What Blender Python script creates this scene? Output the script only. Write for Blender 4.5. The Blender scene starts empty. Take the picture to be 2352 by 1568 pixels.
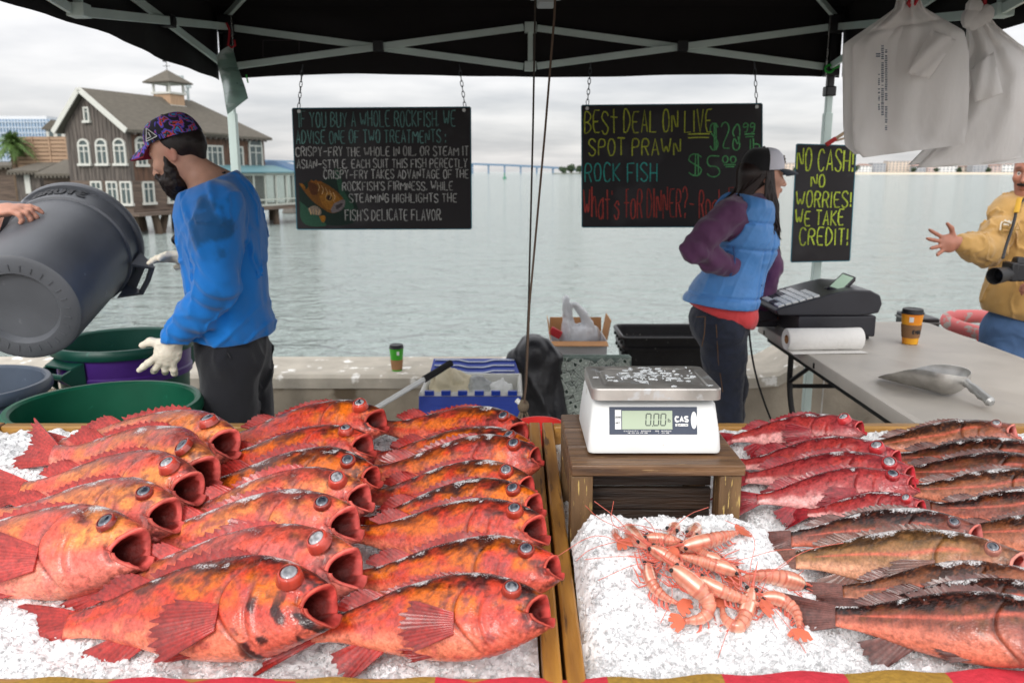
import bpy, bmesh, math, random
import numpy as np
from mathutils import Vector, Matrix

random.seed(7)
RNG = np.random.default_rng(11)
C = bpy.context.scene.collection
SC = bpy.context.scene
rad = math.radians

# ------------------------------------------------------------------ camera
CAM_H, PITCH, FPX = 1.52, rad(11.6), 1900.0      # focal length in pixels of a 2352 px wide picture
cam_d = bpy.data.cameras.new("camera")
cam_d.sensor_width = 36.0
cam_d.lens = 36.0 * FPX / 2352.0
cam_d.clip_start, cam_d.clip_end = 0.05, 20000
cam_d.dof.use_dof = True
cam_d.dof.focus_distance = 1.75
cam_d.dof.aperture_fstop = 6.3
cam = bpy.data.objects.new("camera", cam_d)
cam.location = (0, 0, CAM_H)
cam.rotation_euler = (math.pi / 2 - PITCH, 0, 0)
C.objects.link(cam)
SC.camera = cam

# ------------------------------------------------------------------ sky, sun, exposure
SUN_EL, SUN_AZ = rad(33), rad(200)      # soft sun behind the photographer (azimuth clockwise from +Y)
w = bpy.data.worlds.new("World"); SC.world = w; w.use_nodes = True
nt = w.node_tree; N = nt.nodes; K = nt.links; N.clear()
def wn(t, **kw):
    n = N.new(t)
    for k, v in kw.items(): setattr(n, k, v)
    return n
wo = wn('ShaderNodeOutputWorld'); bg = wn('ShaderNodeBackground'); bg.inputs['Strength'].default_value = 0.1
sky = wn('ShaderNodeTexSky', sky_type='NISHITA', sun_disc=False)
sky.sun_elevation = SUN_EL; sky.sun_rotation = SUN_AZ
tc = wn('ShaderNodeTexCoord'); sep = wn('ShaderNodeSeparateXYZ'); K.new(tc.outputs['Generated'], sep.inputs[0])
def wmath(op, a, b=None, c=None):
    n = wn('ShaderNodeMath', operation=op)
    for i, x in enumerate((a, b, c)):
        if x is None: continue
        if isinstance(x, (int, float)): n.inputs[i].default_value = x
        else: K.new(x, n.inputs[i])
    return n.outputs[0]
zc = wmath('MAXIMUM', sep.outputs[2], 0.0)
den = wmath('ADD', zc, 0.12)
cx = wmath('DIVIDE', sep.outputs[0], den); cy = wmath('DIVIDE', sep.outputs[1], den)
comb = wn('ShaderNodeCombineXYZ'); K.new(cx, comb.inputs[0]); K.new(cy, comb.inputs[1])
no1 = wn('ShaderNodeTexNoise'); no1.inputs['Scale'].default_value = 0.85; no1.inputs['Detail'].default_value = 6
no1.inputs['Roughness'].default_value = 0.5; K.new(comb.outputs[0], no1.inputs['Vector'])
ramp = wn('ShaderNodeValToRGB'); K.new(no1.outputs['Fac'], ramp.inputs[0])
cr = ramp.color_ramp
cr.elements[0].position = 0.36; cr.elements[0].color = (5.7, 5.75, 6.0, 1)
cr.elements[1].position = 0.66; cr.elements[1].color = (9.0, 8.8, 8.75, 1)
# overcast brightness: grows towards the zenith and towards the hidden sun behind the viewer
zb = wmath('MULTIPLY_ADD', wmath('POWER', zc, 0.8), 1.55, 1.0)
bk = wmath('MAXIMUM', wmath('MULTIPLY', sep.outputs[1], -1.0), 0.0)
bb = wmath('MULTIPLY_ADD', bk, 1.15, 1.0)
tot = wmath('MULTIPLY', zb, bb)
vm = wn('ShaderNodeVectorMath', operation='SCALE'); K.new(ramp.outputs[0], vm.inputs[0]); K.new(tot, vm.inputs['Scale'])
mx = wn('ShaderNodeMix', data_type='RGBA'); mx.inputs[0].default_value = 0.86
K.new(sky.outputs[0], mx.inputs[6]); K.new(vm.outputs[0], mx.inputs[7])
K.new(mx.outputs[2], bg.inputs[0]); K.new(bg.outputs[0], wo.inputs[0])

sl = bpy.data.lights.new("sun", 'SUN'); sl.energy = 1.5; sl.angle = rad(16); sl.color = (1, 0.96, 0.91)
sun = bpy.data.objects.new("sun", sl); C.objects.link(sun)
sd = Vector((math.sin(SUN_AZ) * math.cos(SUN_EL), math.cos(SUN_AZ) * math.cos(SUN_EL), math.sin(SUN_EL)))
sun.rotation_euler = sd.to_track_quat('Z', 'Y').to_euler()
SC.view_settings.view_transform = 'Standard'; SC.view_settings.look = 'None'
SC.view_settings.exposure = 0.0; SC.view_settings.gamma = 1.0
SC.render.engine = 'CYCLES'
SC.cycles.use_denoising = True
SC.cycles.max_bounces = 7; SC.cycles.transparent_max_bounces = 12
SC.cycles.caustics_reflective = False; SC.cycles.caustics_refractive = False

# ------------------------------------------------------------------ helpers: pixel -> world
ct, st = math.cos(PITCH), math.sin(PITCH)
def ray(px, py):
    a, b = (px - 1176) / FPX, (784 - py) / FPX
    return np.array([a, ct + b * st, -st + b * ct])
def PY(px, py, Y):                      # the point of that pixel's ray at distance Y
    r = ray(px, py); t = Y / r[1]
    return np.array([r[0] * t, Y, CAM_H + r[2] * t])
def PZ(px, py, z):                      # ... at height z
    r = ray(px, py); t = (z - CAM_H) / r[2]
    return np.array([r[0] * t, r[1] * t, z])
def PPL(px, py, z0, sl_):               # ... on the plane z = z0 + sl*Y
    r = ray(px, py); t = (z0 - CAM_H) / (r[2] - sl_ * r[1])
    return np.array([r[0] * t, r[1] * t, CAM_H + r[2] * t])

# ------------------------------------------------------------------ helpers: noise
def _hash(i, j, k, seed):
    n = (i * 374761393 + j * 668265263 + k * 2147483647 + seed * 974634541) & 0xffffffff
    n = ((n ^ (n >> 13)) * 1274126177) & 0xffffffff
    n = (n ^ (n >> 16)) & 0xffff
    return n.astype(np.float64) / 32767.5 - 1.0
def vnoise(p, seed=0):
    p = np.asarray(p, float); f = np.floor(p); q = p - f; f = f.astype(np.int64)
    q = q * q * (3 - 2 * q); out = 0
    for a in (0, 1):
        for b in (0, 1):
            for c in (0, 1):
                wgt = (q[..., 0] if a else 1 - q[..., 0]) * (q[..., 1] if b else 1 - q[..., 1]) * (q[..., 2] if c else 1 - q[..., 2])
                out = out + wgt * _hash(f[..., 0] + a, f[..., 1] + b, f[..., 2] + c, seed)
    return out
def fbm(p, oct=3, seed=0, gain=0.5):
    p = np.asarray(p, float); s = 0; a = 1.0
    for o in range(oct):
        s = s + a * vnoise(p * (2.0 ** o) + 17.3 * o, seed + o); a *= gain
    return s
def sstep(a, b, x):
    t = np.clip((np.asarray(x, float) - a) / (b - a), 0, 1); return t * t * (3 - 2 * t)
def lin(c):
    c = np.asarray(c, float) / 255.0
    return np.where(c <= 0.04045, c / 12.92, ((c + 0.055) / 1.055) ** 2.4)
def lerp(a, b, t): return a + (b - a) * t

# ------------------------------------------------------------------ helpers: objects
def root_off(o):
    v = Vector((0, 0, 0))
    while o is not None:
        v += o.location; o = o.parent
    return np.array(v)
def tag(o, label=None, cat=None, group=None, kind=None):
    if label: o['label'] = label
    if cat: o['category'] = cat
    if group: o['group'] = group
    if kind: o['kind'] = kind
    return o
def thing(name, loc, label, cat, group=None, rotz=0.0):
    o = bpy.data.objects.new(name, None); o.empty_display_size = 0.1
    o.location = [float(x) for x in loc]; o.rotation_euler = (0, 0, rotz)
    C.objects.link(o)
    return tag(o, label, cat, group)

class MB:
    """collects shapes and links them as one mesh object"""
    def __init__(s): s.v = []; s.f = []; s.m = []; s.c = []; s.n = 0
    def add(s, v, f, mi=0, col=None):
        v = np.asarray(v, float).reshape(-1, 3)
        s.v.append(v)
        s.f.extend([tuple(int(i) + s.n for i in q) for q in f])
        s.m.extend([mi] * len(f))
        if col is None: cc = np.ones((len(v), 4))
        else:
            col = np.asarray(col, float)
            if col.ndim == 1: col = np.tile(col, (len(v), 1))
            cc = np.ones((len(v), 4)); cc[:, :col.shape[1]] = col
        s.c.append(cc); s.n += len(v); return s
    def box(s, c, size, R=None, mi=0, col=None, taper=1.0):
        h = np.array(size) / 2.0
        v = np.array([[x, y, z] for z in (-1, 1) for y in (-1, 1) for x in (-1, 1)], float)
        v[4:, :2] *= taper
        v = v * h
        if R is not None: v = v @ np.array(R).T
        return s.add(v + np.array(c), [(0, 2, 3, 1), (4, 5, 7, 6), (0, 1, 5, 4), (2, 6, 7, 3), (0, 4, 6, 2), (1, 3, 7, 5)], mi, col)
    def rings(s, R, cap0=True, cap1=True, mi=0, col=None, closed=True):
        """R: (n,m,3) rings joined in order"""
        R = np.asarray(R, float); n, m = R.shape[:2]; f = []
        mm = m if closed else m - 1
        for i in range(n - 1):
            for j in range(mm):
                k = (j + 1) % m
                f.append((i * m + j, i * m + k, (i + 1) * m + k, (i + 1) * m + j))
        if cap0: f.append(tuple(range(m - 1, -1, -1)))
        if cap1: f.append(tuple((n - 1) * m + j for j in range(m)))
        if col is not None and np.asarray(col).ndim == 3: col = np.asarray(col).reshape(n * m, -1)
        return s.add(R.reshape(-1, 3), f, mi, col)
    def tube(s, pts, r, n=8, mi=0, col=None, flat=1.0, up=None, caps=True):
        pts = np.asarray(pts, float); k = len(pts)
        r = np.broadcast_to(np.asarray(r, float), (k,))
        T = np.gradient(pts, axis=0); T /= np.linalg.norm(T, axis=1, keepdims=True) + 1e-12
        u = np.array(up, float) if up is not None else (np.array([0, 0, 1.0]) if abs(T[0][2]) < 0.9 else np.array([1.0, 0, 0]))
        rings = []
        for i in range(k):
            u = u - T[i] * np.dot(u, T[i]); u /= np.linalg.norm(u) + 1e-12
            b = np.cross(T[i], u)
            a = np.arange(n) * 2 * math.pi / n
            rings.append(pts[i] + r[i] * (np.cos(a)[:, None] * u * flat + np.sin(a)[:, None] * b))
        return s.rings(rings, caps, caps, mi, col)
    def cyl(s, a, b, r0, r1=None, n=16, mi=0, col=None):
        return s.tube([a, b], [r0, r0 if r1 is None else r1], n, mi, col)
    def bar(s, a, b, w_, h_, up=(0, 0, 1), mi=0, col=None):
        """rectangular bar from a to b"""
        a = np.array(a, float); b = np.array(b, float); t = b - a; L = np.linalg.norm(t); t /= L
        u = np.array(up, float); u -= t * np.dot(u, t); u /= np.linalg.norm(u); x = np.cross(u, t)
        return s.box((a + b) / 2, (w_, L, h_), np.stack([x, t, u], 1), mi, col)
    def lathe(s, prof, n=32, M=None, mi=0, col=None, cap0=False, cap1=False):
        a = np.arange(n) * 2 * math.pi / n
        R = np.array([[[r * math.cos(t), r * math.sin(t), z] for t in a] for r, z in prof])
        if M is not None: R = R @ np.array(M)[:3, :3].T + np.array(M)[:3, 3]
        return s.rings(R, cap0, cap1, mi, col)
    def grid(s, G, mi=0, col=None, flip=False):
        G = np.asarray(G, float); n, m = G.shape[:2]; f = []
        for i in range(n - 1):
            for j in range(m - 1):
                q = (i * m + j, i * m + j + 1, (i + 1) * m + j + 1, (i + 1) * m + j)
                f.append(q[::-1] if flip else q)
        if col is not None and np.asarray(col).ndim == 3: col = np.asarray(col).reshape(n * m, -1)
        return s.add(G.reshape(-1, 3), f, mi, col)
    def sheet(s, A, B, mi=0, col=None):
        """closed thin shell between two grids of the same shape"""
        A = np.asarray(A, float); B = np.asarray(B, float); n, m = A.shape[:2]; o = n * m; f = []
        I = lambda i, j: i * m + j
        for i in range(n - 1):
            for j in range(m - 1):
                f.append((I(i, j), I(i, j + 1), I(i + 1, j + 1), I(i + 1, j)))
                f.append((o + I(i, j), o + I(i + 1, j), o + I(i + 1, j + 1), o + I(i, j + 1)))
        for i in range(n - 1):
            f.append((I(i, 0), I(i + 1, 0), o + I(i + 1, 0), o + I(i, 0)))
            f.append((I(i + 1, m - 1), I(i, m - 1), o + I(i, m - 1), o + I(i + 1, m - 1)))
        for j in range(m - 1):
            f.append((I(0, j + 1), I(0, j), o + I(0, j), o + I(0, j + 1)))
            f.append((I(n - 1, j), I(n - 1, j + 1), o + I(n - 1, j + 1), o + I(n - 1, j)))
        if col is not None:
            col = np.asarray(col)
            if col.ndim == 3: col = np.concatenate([col.reshape(o, -1)] * 2)
        return s.add(np.concatenate([A.reshape(-1, 3), B.reshape(-1, 3)]), f, mi, col)
    def ball(s, c, r, n=16, m=10, mi=0, col=None, R=None):
        r = np.broadcast_to(np.asarray(r, float), (3,))
        th = np.linspace(0.02, math.pi - 0.02, m)
        a = np.arange(n) * 2 * math.pi / n
        G = np.array([[[math.sin(t) * math.cos(b), math.sin(t) * math.sin(b), math.cos(t)] for b in a] for t in th]) * r
        if R is not None: G = G @ np.array(R).T
        return s.rings(G[::-1] + np.array(c), True, True, mi, col)
    def flip(s):
        s.f = [q[::-1] for q in s.f]; return s
    def build(s, name, mats, parent=None, smooth=35, bevel=None, seg=2, local=False, loc=None):
        V = np.concatenate(s.v) if s.v else np.zeros((0, 3))
        if not isinstance(mats, (list, tuple)): mats = [mats]
        off = np.zeros(3)
        if parent is not None and not local: off = root_off(parent)
        if loc is not None: off = np.array(loc, float)
        V = V - off
        me = bpy.data.meshes.new(name)
        lt = np.array([len(q) for q in s.f], dtype=np.int32); ls = np.concatenate([[0], np.cumsum(lt)[:-1]]).astype(np.int32)
        li = np.fromiter((i for q in s.f for i in q), dtype=np.int32, count=int(lt.sum()))
        me.vertices.add(len(V)); me.vertices.foreach_set('co', V.astype(np.float32).ravel())
        me.loops.add(len(li)); me.loops.foreach_set('vertex_index', li)
        me.polygons.add(len(lt)); me.polygons.foreach_set('loop_start', ls); me.polygons.foreach_set('loop_total', lt)
        me.polygons.foreach_set('material_index', np.array(s.m, dtype=np.int32))
        for m_ in mats: me.materials.append(m_)
        ca = me.color_attributes.new('Col', 'FLOAT_COLOR', 'POINT')
        ca.data.foreach_set('color', np.concatenate(s.c).astype(np.float32).ravel())
        me.update(calc_edges=True); me.validate()
        me.polygons.foreach_set('use_smooth', np.ones(len(me.polygons), dtype=bool) if smooth else np.zeros(len(me.polygons), dtype=bool))
        if smooth and smooth < 180: me.set_sharp_from_angle(angle=rad(smooth))
        o = bpy.data.objects.new(name, me); C.objects.link(o)
        if parent is not None: o.parent = parent
        elif loc is not None: o.location = [float(x) for x in loc]
        if bevel:
            b = o.modifiers.new('bevel', 'BEVEL'); b.width = bevel; b.segments = seg; b.limit_method = 'ANGLE'; b.angle_limit = rad(40)
            b.harden_normals = False
        return o

def rotm(axis, ang):
    return np.array(Matrix.Rotation(ang, 3, Vector(axis)))
def frame(o, x, y, z):
    M = np.eye(4); M[:3, 0] = x; M[:3, 1] = y; M[:3, 2] = z; M[:3, 3] = o; return M
def axis_frame(o, zdir, up=(0, 0, 1)):
    z = np.array(zdir, float); z /= np.linalg.norm(z); u = np.array(up, float)
    if abs(np.dot(u, z)) > 0.97: u = np.array([0, 1.0, 0])
    x = np.cross(u, z); x /= np.linalg.norm(x); return frame(o, x, np.cross(z, x), z)

# ------------------------------------------------------------------ helpers: materials
_mats = {}
def mat(name, col=(0.5, 0.5, 0.5), rough=0.6, metal=0.0, var=0.15, vscale=8.0, bump=0.0, bscale=60.0, attr=False,
        coat=0.0, sss=0.0, trans=0.0, ior=1.45, spec=0.5, stretch=None, col2=None, rvar=0.1, alpha=1.0, emit=None, sheen=0.0,
        space='Object', detail=4, spots=None):
    """procedural material: colour from noise between two tones (times the colour attribute), noisy roughness, noise bump"""
    m = bpy.data.materials.new(name); m.use_nodes = True; t = m.node_tree; n = t.nodes; l = t.links
    b = n['Principled BSDF']
    tcn = n.new('ShaderNodeTexCoord'); mp = n.new('ShaderNodeMapping'); l.new(tcn.outputs[space], mp.inputs[0])
    if stretch: mp.inputs['Scale'].default_value = stretch
    nz = n.new('ShaderNodeTexNoise'); nz.inputs['Scale'].default_value = vscale; nz.inputs['Detail'].default_value = detail
    l.new(mp.outputs[0], nz.inputs['Vector'])
    c = np.array(col, float)
    if col2 is None: ca, cb = c * (1 - var), np.minimum(c * (1 + var), 1)
    else: ca, cb = c, np.array(col2, float)
    rp = n.new('ShaderNodeValToRGB'); rp.color_ramp.elements[0].position = 0.3; rp.color_ramp.elements[1].position = 0.7
    rp.color_ramp.elements[0].color = (*ca, 1); rp.color_ramp.elements[1].color = (*cb, 1)
    l.new(nz.outputs['Fac'], rp.inputs[0]); out = rp.outputs[0]
    if attr:
        at = n.new('ShaderNodeVertexColor'); at.layer_name = 'Col'
        mm = n.new('ShaderNodeMix'); mm.data_type = 'RGBA'; mm.blend_type = 'MULTIPLY'; mm.inputs[0].default_value = 1
        l.new(out, mm.inputs[6]); l.new(at.outputs[0], mm.inputs[7]); out = mm.outputs[2]
    if spots:                            # (colour, scale, threshold): stains with a shape of their own
        sn = n.new('ShaderNodeTexNoise'); sn.inputs['Scale'].default_value = spots[1]; sn.inputs['Detail'].default_value = 6
        l.new(mp.outputs[0], sn.inputs['Vector'])
        sr = n.new('ShaderNodeMapRange'); sr.inputs[1].default_value = spots[2]; sr.inputs[2].default_value = spots[2] + 0.06
        l.new(sn.outputs['Fac'], sr.inputs[0])
        mm = n.new('ShaderNodeMix'); mm.data_type = 'RGBA'; l.new(sr.outputs[0], mm.inputs[0]); l.new(out, mm.inputs[6]); mm.inputs[7].default_value = (*spots[0], 1); out = mm.outputs[2]
    l.new(out, b.inputs['Base Color'])
    if rvar:
        mr = n.new('ShaderNodeMapRange'); mr.inputs[3].default_value = max(rough - rvar, 0.02); mr.inputs[4].default_value = min(rough + rvar, 1)
        l.new(nz.outputs['Fac'], mr.inputs[0]); l.new(mr.outputs[0], b.inputs['Roughness'])
    else: b.inputs['Roughness'].default_value = rough
    b.inputs['Metallic'].default_value = metal; b.inputs['IOR'].default_value = ior
    b.inputs['Specular IOR Level'].default_value = spec
    b.inputs['Coat Weight'].default_value = coat; b.inputs['Coat Roughness'].default_value = 0.08
    b.inputs['Transmission Weight'].default_value = trans; b.inputs['Alpha'].default_value = alpha
    if sss:
        b.inputs['Subsurface Weight'].default_value = sss; b.inputs['Subsurface Radius'].default_value = (1, 0.4, 0.25); b.inputs['Subsurface Scale'].default_value = 0.01
    if sheen: b.inputs['Sheen Weight'].default_value = sheen
    if emit: b.inputs['Emission Color'].default_value = (*emit[:3], 1); b.inputs['Emission Strength'].default_value = emit[3]
    if bump:
        bn = n.new('ShaderNodeTexNoise'); bn.inputs['Scale'].default_value = bscale; bn.inputs['Detail'].default_value = 5
        l.new(mp.outputs[0], bn.inputs['Vector'])
        bp = n.new('ShaderNodeBump'); bp.inputs['Strength'].default_value = bump; bp.inputs['Distance'].default_value = 0.01
        l.new(bn.outputs['Fac'], bp.inputs['Height']); l.new(bp.outputs[0], b.inputs['Normal'])
    return m
S = lambda r, g, b_: tuple(float(x) for x in lin((r, g, b_)))
M_black_plastic = mat('black_plastic', S(26, 26, 29), 0.45, var=0.3, bump=0.05)
M_white_plastic = mat('white_plastic', S(222, 224, 222), 0.4, var=0.05, spots=(S(170, 160, 140), 30, 0.68))
M_steel = mat('steel', S(175, 175, 172), 0.25, 1.0, var=0.12, vscale=20, rvar=0.12)
M_alu = mat('painted_alu', S(204, 222, 216), 0.45, var=0.06)
M_rope = mat('rope', S(52, 46, 40), 0.9, var=0.3, vscale=200)
M_wood = mat('raw_wood', S(120, 85, 50), 0.7, var=0.4, vscale=6, stretch=(30, 2, 30), bump=0.3, bscale=8)

# ------------------------------------------------------------------ helpers: stroke lettering
GL = dict(A='002640|1232', B='00062645442303|2342412000', C='453616040210304 1', D='00062644422000', E='46060040|0333', F='460600|0333',
    G='4536160402103041 4323', H='0006|4046|0343', I='2026', J='46411001', K='0006|460340', L='060040', M='0006224640', N='00064046',
    O='1002041636444230 10', P='00063645443303', Q='100204163644423010|2240', R='00063645443303|2340', S='45361605044241301001', T='0646|2620',
    U='060110304146', V='062046', W='0610243046', X='0046|0640', Y='062346|2320', Z='06460040', a='433413020110304 2|4440', b='0600|0110304142330301'
    , h='0600|02143440', t='2620|0444', s='433413034241301001', c='433413030110304 1', k='0600|440240', o='10010314344341301 0', r='0400|02143443',
    f='462620|0343', i='2420|2526', l='2620', n='0400|02143440')
GL.update({'0': '100204163644423010', '1': '152620', '2': '05163645440040', '3': '0516364544334342302001', '4': '36024 2|3630'.replace(' ', ''),
    '5': '460603334241301001', '6': '4516040110304132 02', '7': '064610', '8': '13041536454331130110304133', '9': '441304163645443010',
    '$': '45361605044241301001|1'+'7'+'1'+'9', '!': '2622|2120', '?': '05163645442322|2120', "'": '2625', '.': '1011', ',': '2110', '-': '0343', ':': '2423|2120', '/': '0046'})
GL['$'] = '45361605044241301001|2026|3036'
def chaikin(p, n=2):
    for _ in range(n):
        if len(p) < 3: return p
        q = [p[0]]
        for a, b in zip(p[:-1], p[1:]):
            q += [a * 0.75 + b * 0.25, a * 0.25 + b * 0.75]
        q.append(p[-1]); p = np.array(q)
    return p
def strokes(text, x0, x1, y0, y1, jit=0.25, rnd=None, gap=1.6):
    """polylines of handwriting filling the box x0..x1, y0..y1"""
    rnd = rnd or random.Random(3); out = []; adv = 0.0; cells = []
    for ch in text:
        if ch == ' ': adv += 2.6; continue
        wd = {'I': 0.5, '!': 0.5, "'": 0.5, '.': 0.6, ',': 0.6, 'l': .5, 'i': .5, ':': .6, 'M': 5, 'W': 5}.get(ch, 3.6)
        cells.append((ch, adv, wd)); adv += wd + gap
    sx = (x1 - x0) / max(adv - gap, 1e-6); sy = (y1 - y0) / 6.0
    for ch, a, wd in cells:
        g = GL.get(ch, GL.get(ch.upper(), '')).replace(' ', '')
        dy = rnd.uniform(-jit, jit); hs = rnd.uniform(0.93, 1.05)
        for pl in g.split('|'):
            if len(pl) < 4: continue
            p = np.array([[float(pl[i]), float(pl[i + 1])] for i in range(0, len(pl) - 1, 2)])
            if wd < 1: p[:, 0] -= 2 - wd / 2
            else: p[:, 0] *= wd / 4.0
            p = p + np.array([[rnd.uniform(-.13, .13), rnd.uniform(-.13, .13)] for _ in p])
            p = chaikin(p, 2 if len(p) > 4 else 1) if len(p) > 3 else p
            out.append(np.stack([x0 + sx * (a + p[:, 0]), y0 + sy * (dy + p[:, 1] * hs)], 1))
    return out
def chalk(mb, pls, T, wd, thick=0.0006, rnd=None, col=None, mi=0):
    """ribbons along polylines; T maps (u,v,h) -> world"""
    rnd = rnd or random.Random(5)
    for p in pls:
        if len(p) < 2: continue
        d = np.gradient(p, axis=0); d /= np.linalg.norm(d, axis=1, keepdims=True) + 1e-9
        nn = np.stack([-d[:, 1], d[:, 0]], 1)
        ww = wd * np.array([rnd.uniform(0.35, 0.62) for _ in p])[:, None]
        a, b = p + nn * ww, p - nn * ww
        h = rnd.uniform(0, 0.0003)
        up = np.array([[T(x, y, thick + h) for x, y in a], [T(x, y, thick + h) for x, y in b]])
        lo = np.array([[T(x, y, 0.0001) for x, y in a], [T(x, y, 0.0001) for x, y in b]])
        kk = rnd.uniform(.68, 1.15); gr = np.clip(kk * (1 + .35 * vnoise(np.stack([p[:, 0] * 60, p[:, 1] * 60, p[:, 0] * 0 + kk], 1))), .25, 1.2)
        mb.sheet(up, lo, mi, np.tile(gr[None, :, None], (2, 1, 3)) if col is None else col)
# ================================================================== SETTING
WATER_Z = -2.1
# --- paved quay
g = MB(); g.add([(-40, -12, 0), (40, -12, 0), (40, 5.2, 0), (-40, 5.2, 0)], [(0, 1, 2, 3)])
m_pave = mat('concrete_paving', S(120, 114, 106), 0.85, var=0.25, vscale=3, bump=0.2, bscale=40)
tag(g.build('pavement', m_pave), kind='structure')
# --- bay water
m = bpy.data.materials.new('bay_water'); m.use_nodes = True; t = m.node_tree; b = t.nodes['Principled BSDF']
b.inputs['Base Color'].default_value = (*lin((142, 154, 150)), 1); b.inputs['Roughness'].default_value = 0.09; b.inputs['IOR'].default_value = 1.33
gm = t.nodes.new('ShaderNodeNewGeometry')
prev = None
for sc_, stz, dist, det in ((0.07, (1, 1.8, 1), 1.2, 3), (0.6, (1, 1.6, 1), 1.25, 6), (2.6, (1, 1.4, 1), 0.5, 4)):
    mp = t.nodes.new('ShaderNodeMapping'); mp.inputs['Scale'].default_value = stz; mp.inputs['Rotation'].default_value = (0, 0, rad(-12 + 9 * sc_))
    t.links.new(gm.outputs['Position'], mp.inputs[0])
    nz = t.nodes.new('ShaderNodeTexNoise'); nz.inputs['Scale'].default_value = sc_; nz.inputs['Detail'].default_value = det; nz.inputs['Distortion'].default_value = 0.4
    t.links.new(mp.outputs[0], nz.inputs['Vector'])
    bp = t.nodes.new('ShaderNodeBump'); bp.inputs['Distance'].default_value = dist; bp.inputs['Strength'].default_value = 0.8
    t.links.new(nz.outputs['Fac'], bp.inputs['Height'])
    if prev: t.links.new(prev.outputs[0], bp.inputs['Normal'])
    prev = bp
t.links.new(prev.outputs[0], b.inputs['Normal'])
g = MB(); g.add([(-9000, 5.0, WATER_Z), (9000, 5.0, WATER_Z), (9000, 16000, WATER_Z), (-9000, 16000, WATER_Z)], [(0, 1, 2, 3)])
tag(g.build('water', m), kind='structure')
# --- sea wall
WALL_Y, WALL_Z = 4.89, 0.31
m_conc = mat('sea_wall_concrete', S(158, 148, 132), 0.9, var=0.22, vscale=5, bump=0.35, bscale=35, spots=(S(105, 92, 76), 2.6, 0.6))
m_conc_top = mat('sea_wall_capping', S(176, 169, 156), 0.88, var=0.15, vscale=7, bump=0.3, bscale=45, spots=(S(236, 234, 228), 9, 0.595))
sw = thing('sea_wall', (0, WALL_Y, 0), 'low concrete sea wall spotted with white bird droppings, along the water', 'wall')
def wall_run(xs, zs, parent):
    a = MB(); tp = MB()
    R = []; RT = []
    for x, z in zip(xs, zs):
        R.append([(x, WALL_Y, -2.4), (x, WALL_Y, z - 0.085), (x, WALL_Y + .06, z - 0.085), (x, WALL_Y + .5, z - .085), (x, WALL_Y + .5, -2.4)])
        RT.append([(x, WALL_Y - .015, z - 0.083), (x, WALL_Y - .015, z - .02), (x, WALL_Y + .01, z), (x, WALL_Y + .5, z), (x, WALL_Y + .53, z - .03), (x, WALL_Y + .53, z - .083)])
    a.rings(R, True, True); tp.rings(RT, True, True)
    a.build('wall_face', m_conc, parent, smooth=20); tp.build('capping', m_conc_top, parent, smooth=25)
wall_run([-14, -9.01, -9.0, -4.0, -2.0, 0, 1.45, 1.62, 1.82, 2.9], [WALL_Z] * 7 + [.325, .44, .44], sw)
wall_run([2.905, 7.0, 14], [.30, .30, .30], sw)

# --- far shore and bridge
m_sand = mat('far_sand', S(205, 190, 170), 0.9)
m_land = mat('far_land', S(105, 110, 100), 0.9, var=0.3, vscale=0.02)
def shore(x0, x1, Y, h, name, n=40, seed=1):
    a = MB(); xs = np.linspace(x0, x1, n)
    hh = h * (0.55 + 0.45 * fbm(np.stack([xs * .02, xs * 0, xs * 0], 1), 3, seed)) * np.minimum(1, np.minimum(xs - x0, x1 - xs) / 40 + .12)
    R = np.array([[(x, Y - 14, WATER_Z - .5), (x, Y - 3, WATER_Z + 1.0), (x, Y + 25, WATER_Z + 1.2 + z), (x, Y + 90, WATER_Z + 1.2 + z), (x, Y + 120, WATER_Z - .5)] for x, z in zip(xs, hh)])
    a.rings(R, True, True)
    return tag(a.build(name, m_land), kind='structure')
shore(300, 900, 1150, 2.0, 'far_shore_terrain', 60, 2)
shore(58, 110, 1120, 1.5, 'wooded_point_terrain', 20, 5)
a = MB(); xs = np.linspace(290, 910, 30)
a.rings([[(x, 1128, WATER_Z - .2), (x, 1129, WATER_Z + 1.9), (x, 1141, WATER_Z + 2.3), (x, 1142, WATER_Z - .2)] for x in xs]); tag(a.build('beach', m_sand), kind='structure')
shore(-420, -300, 1300, 9, 'distant_land_terrain', 20, 9)

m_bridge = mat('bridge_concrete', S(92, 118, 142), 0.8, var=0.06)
brt = thing('bridge', (0, 1300, WATER_Z), 'long pale blue road bridge on many piers far across the bay', 'bridge')
pp = [(520, 364), (610, 368), (700, 371), (800, 372), (900, 373), (1000, 374), (1085, 375.5), (1180, 379), (1290, 385), (1330, 390)]
px_ = np.arange(520, 1331, 9.25); py_ = np.interp(px_, [q[0] for q in pp], [q[1] for q in pp])
top = np.array([PY(x, y, 1300) for x, y in zip(px_, py_)])
d = MB(); d.rings([[(p[0], p[1] - 6, p[2] - 2.2), (p[0], p[1] - 6, p[2] + .6), (p[0], p[1] + 6, p[2] + .6), (p[0], p[1] + 6, p[2] - 2.2)] for p in top])
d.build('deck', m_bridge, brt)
for x in np.arange(530, 1290, 37):
    p = PY(x, np.interp(x, [q[0] for q in pp], [q[1] for q in pp]), 1300); d = MB()
    for dy in (-4, 4): d.box((p[0], 1300 + dy, (p[2] - 2 + WATER_Z) / 2), (2.2, 2, p[2] - 2 - WATER_Z))
    d.box((p[0], 1300, p[2] - 3), (3.0, 11, 1.6)); d.build('pier', m_bridge, brt)

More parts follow.
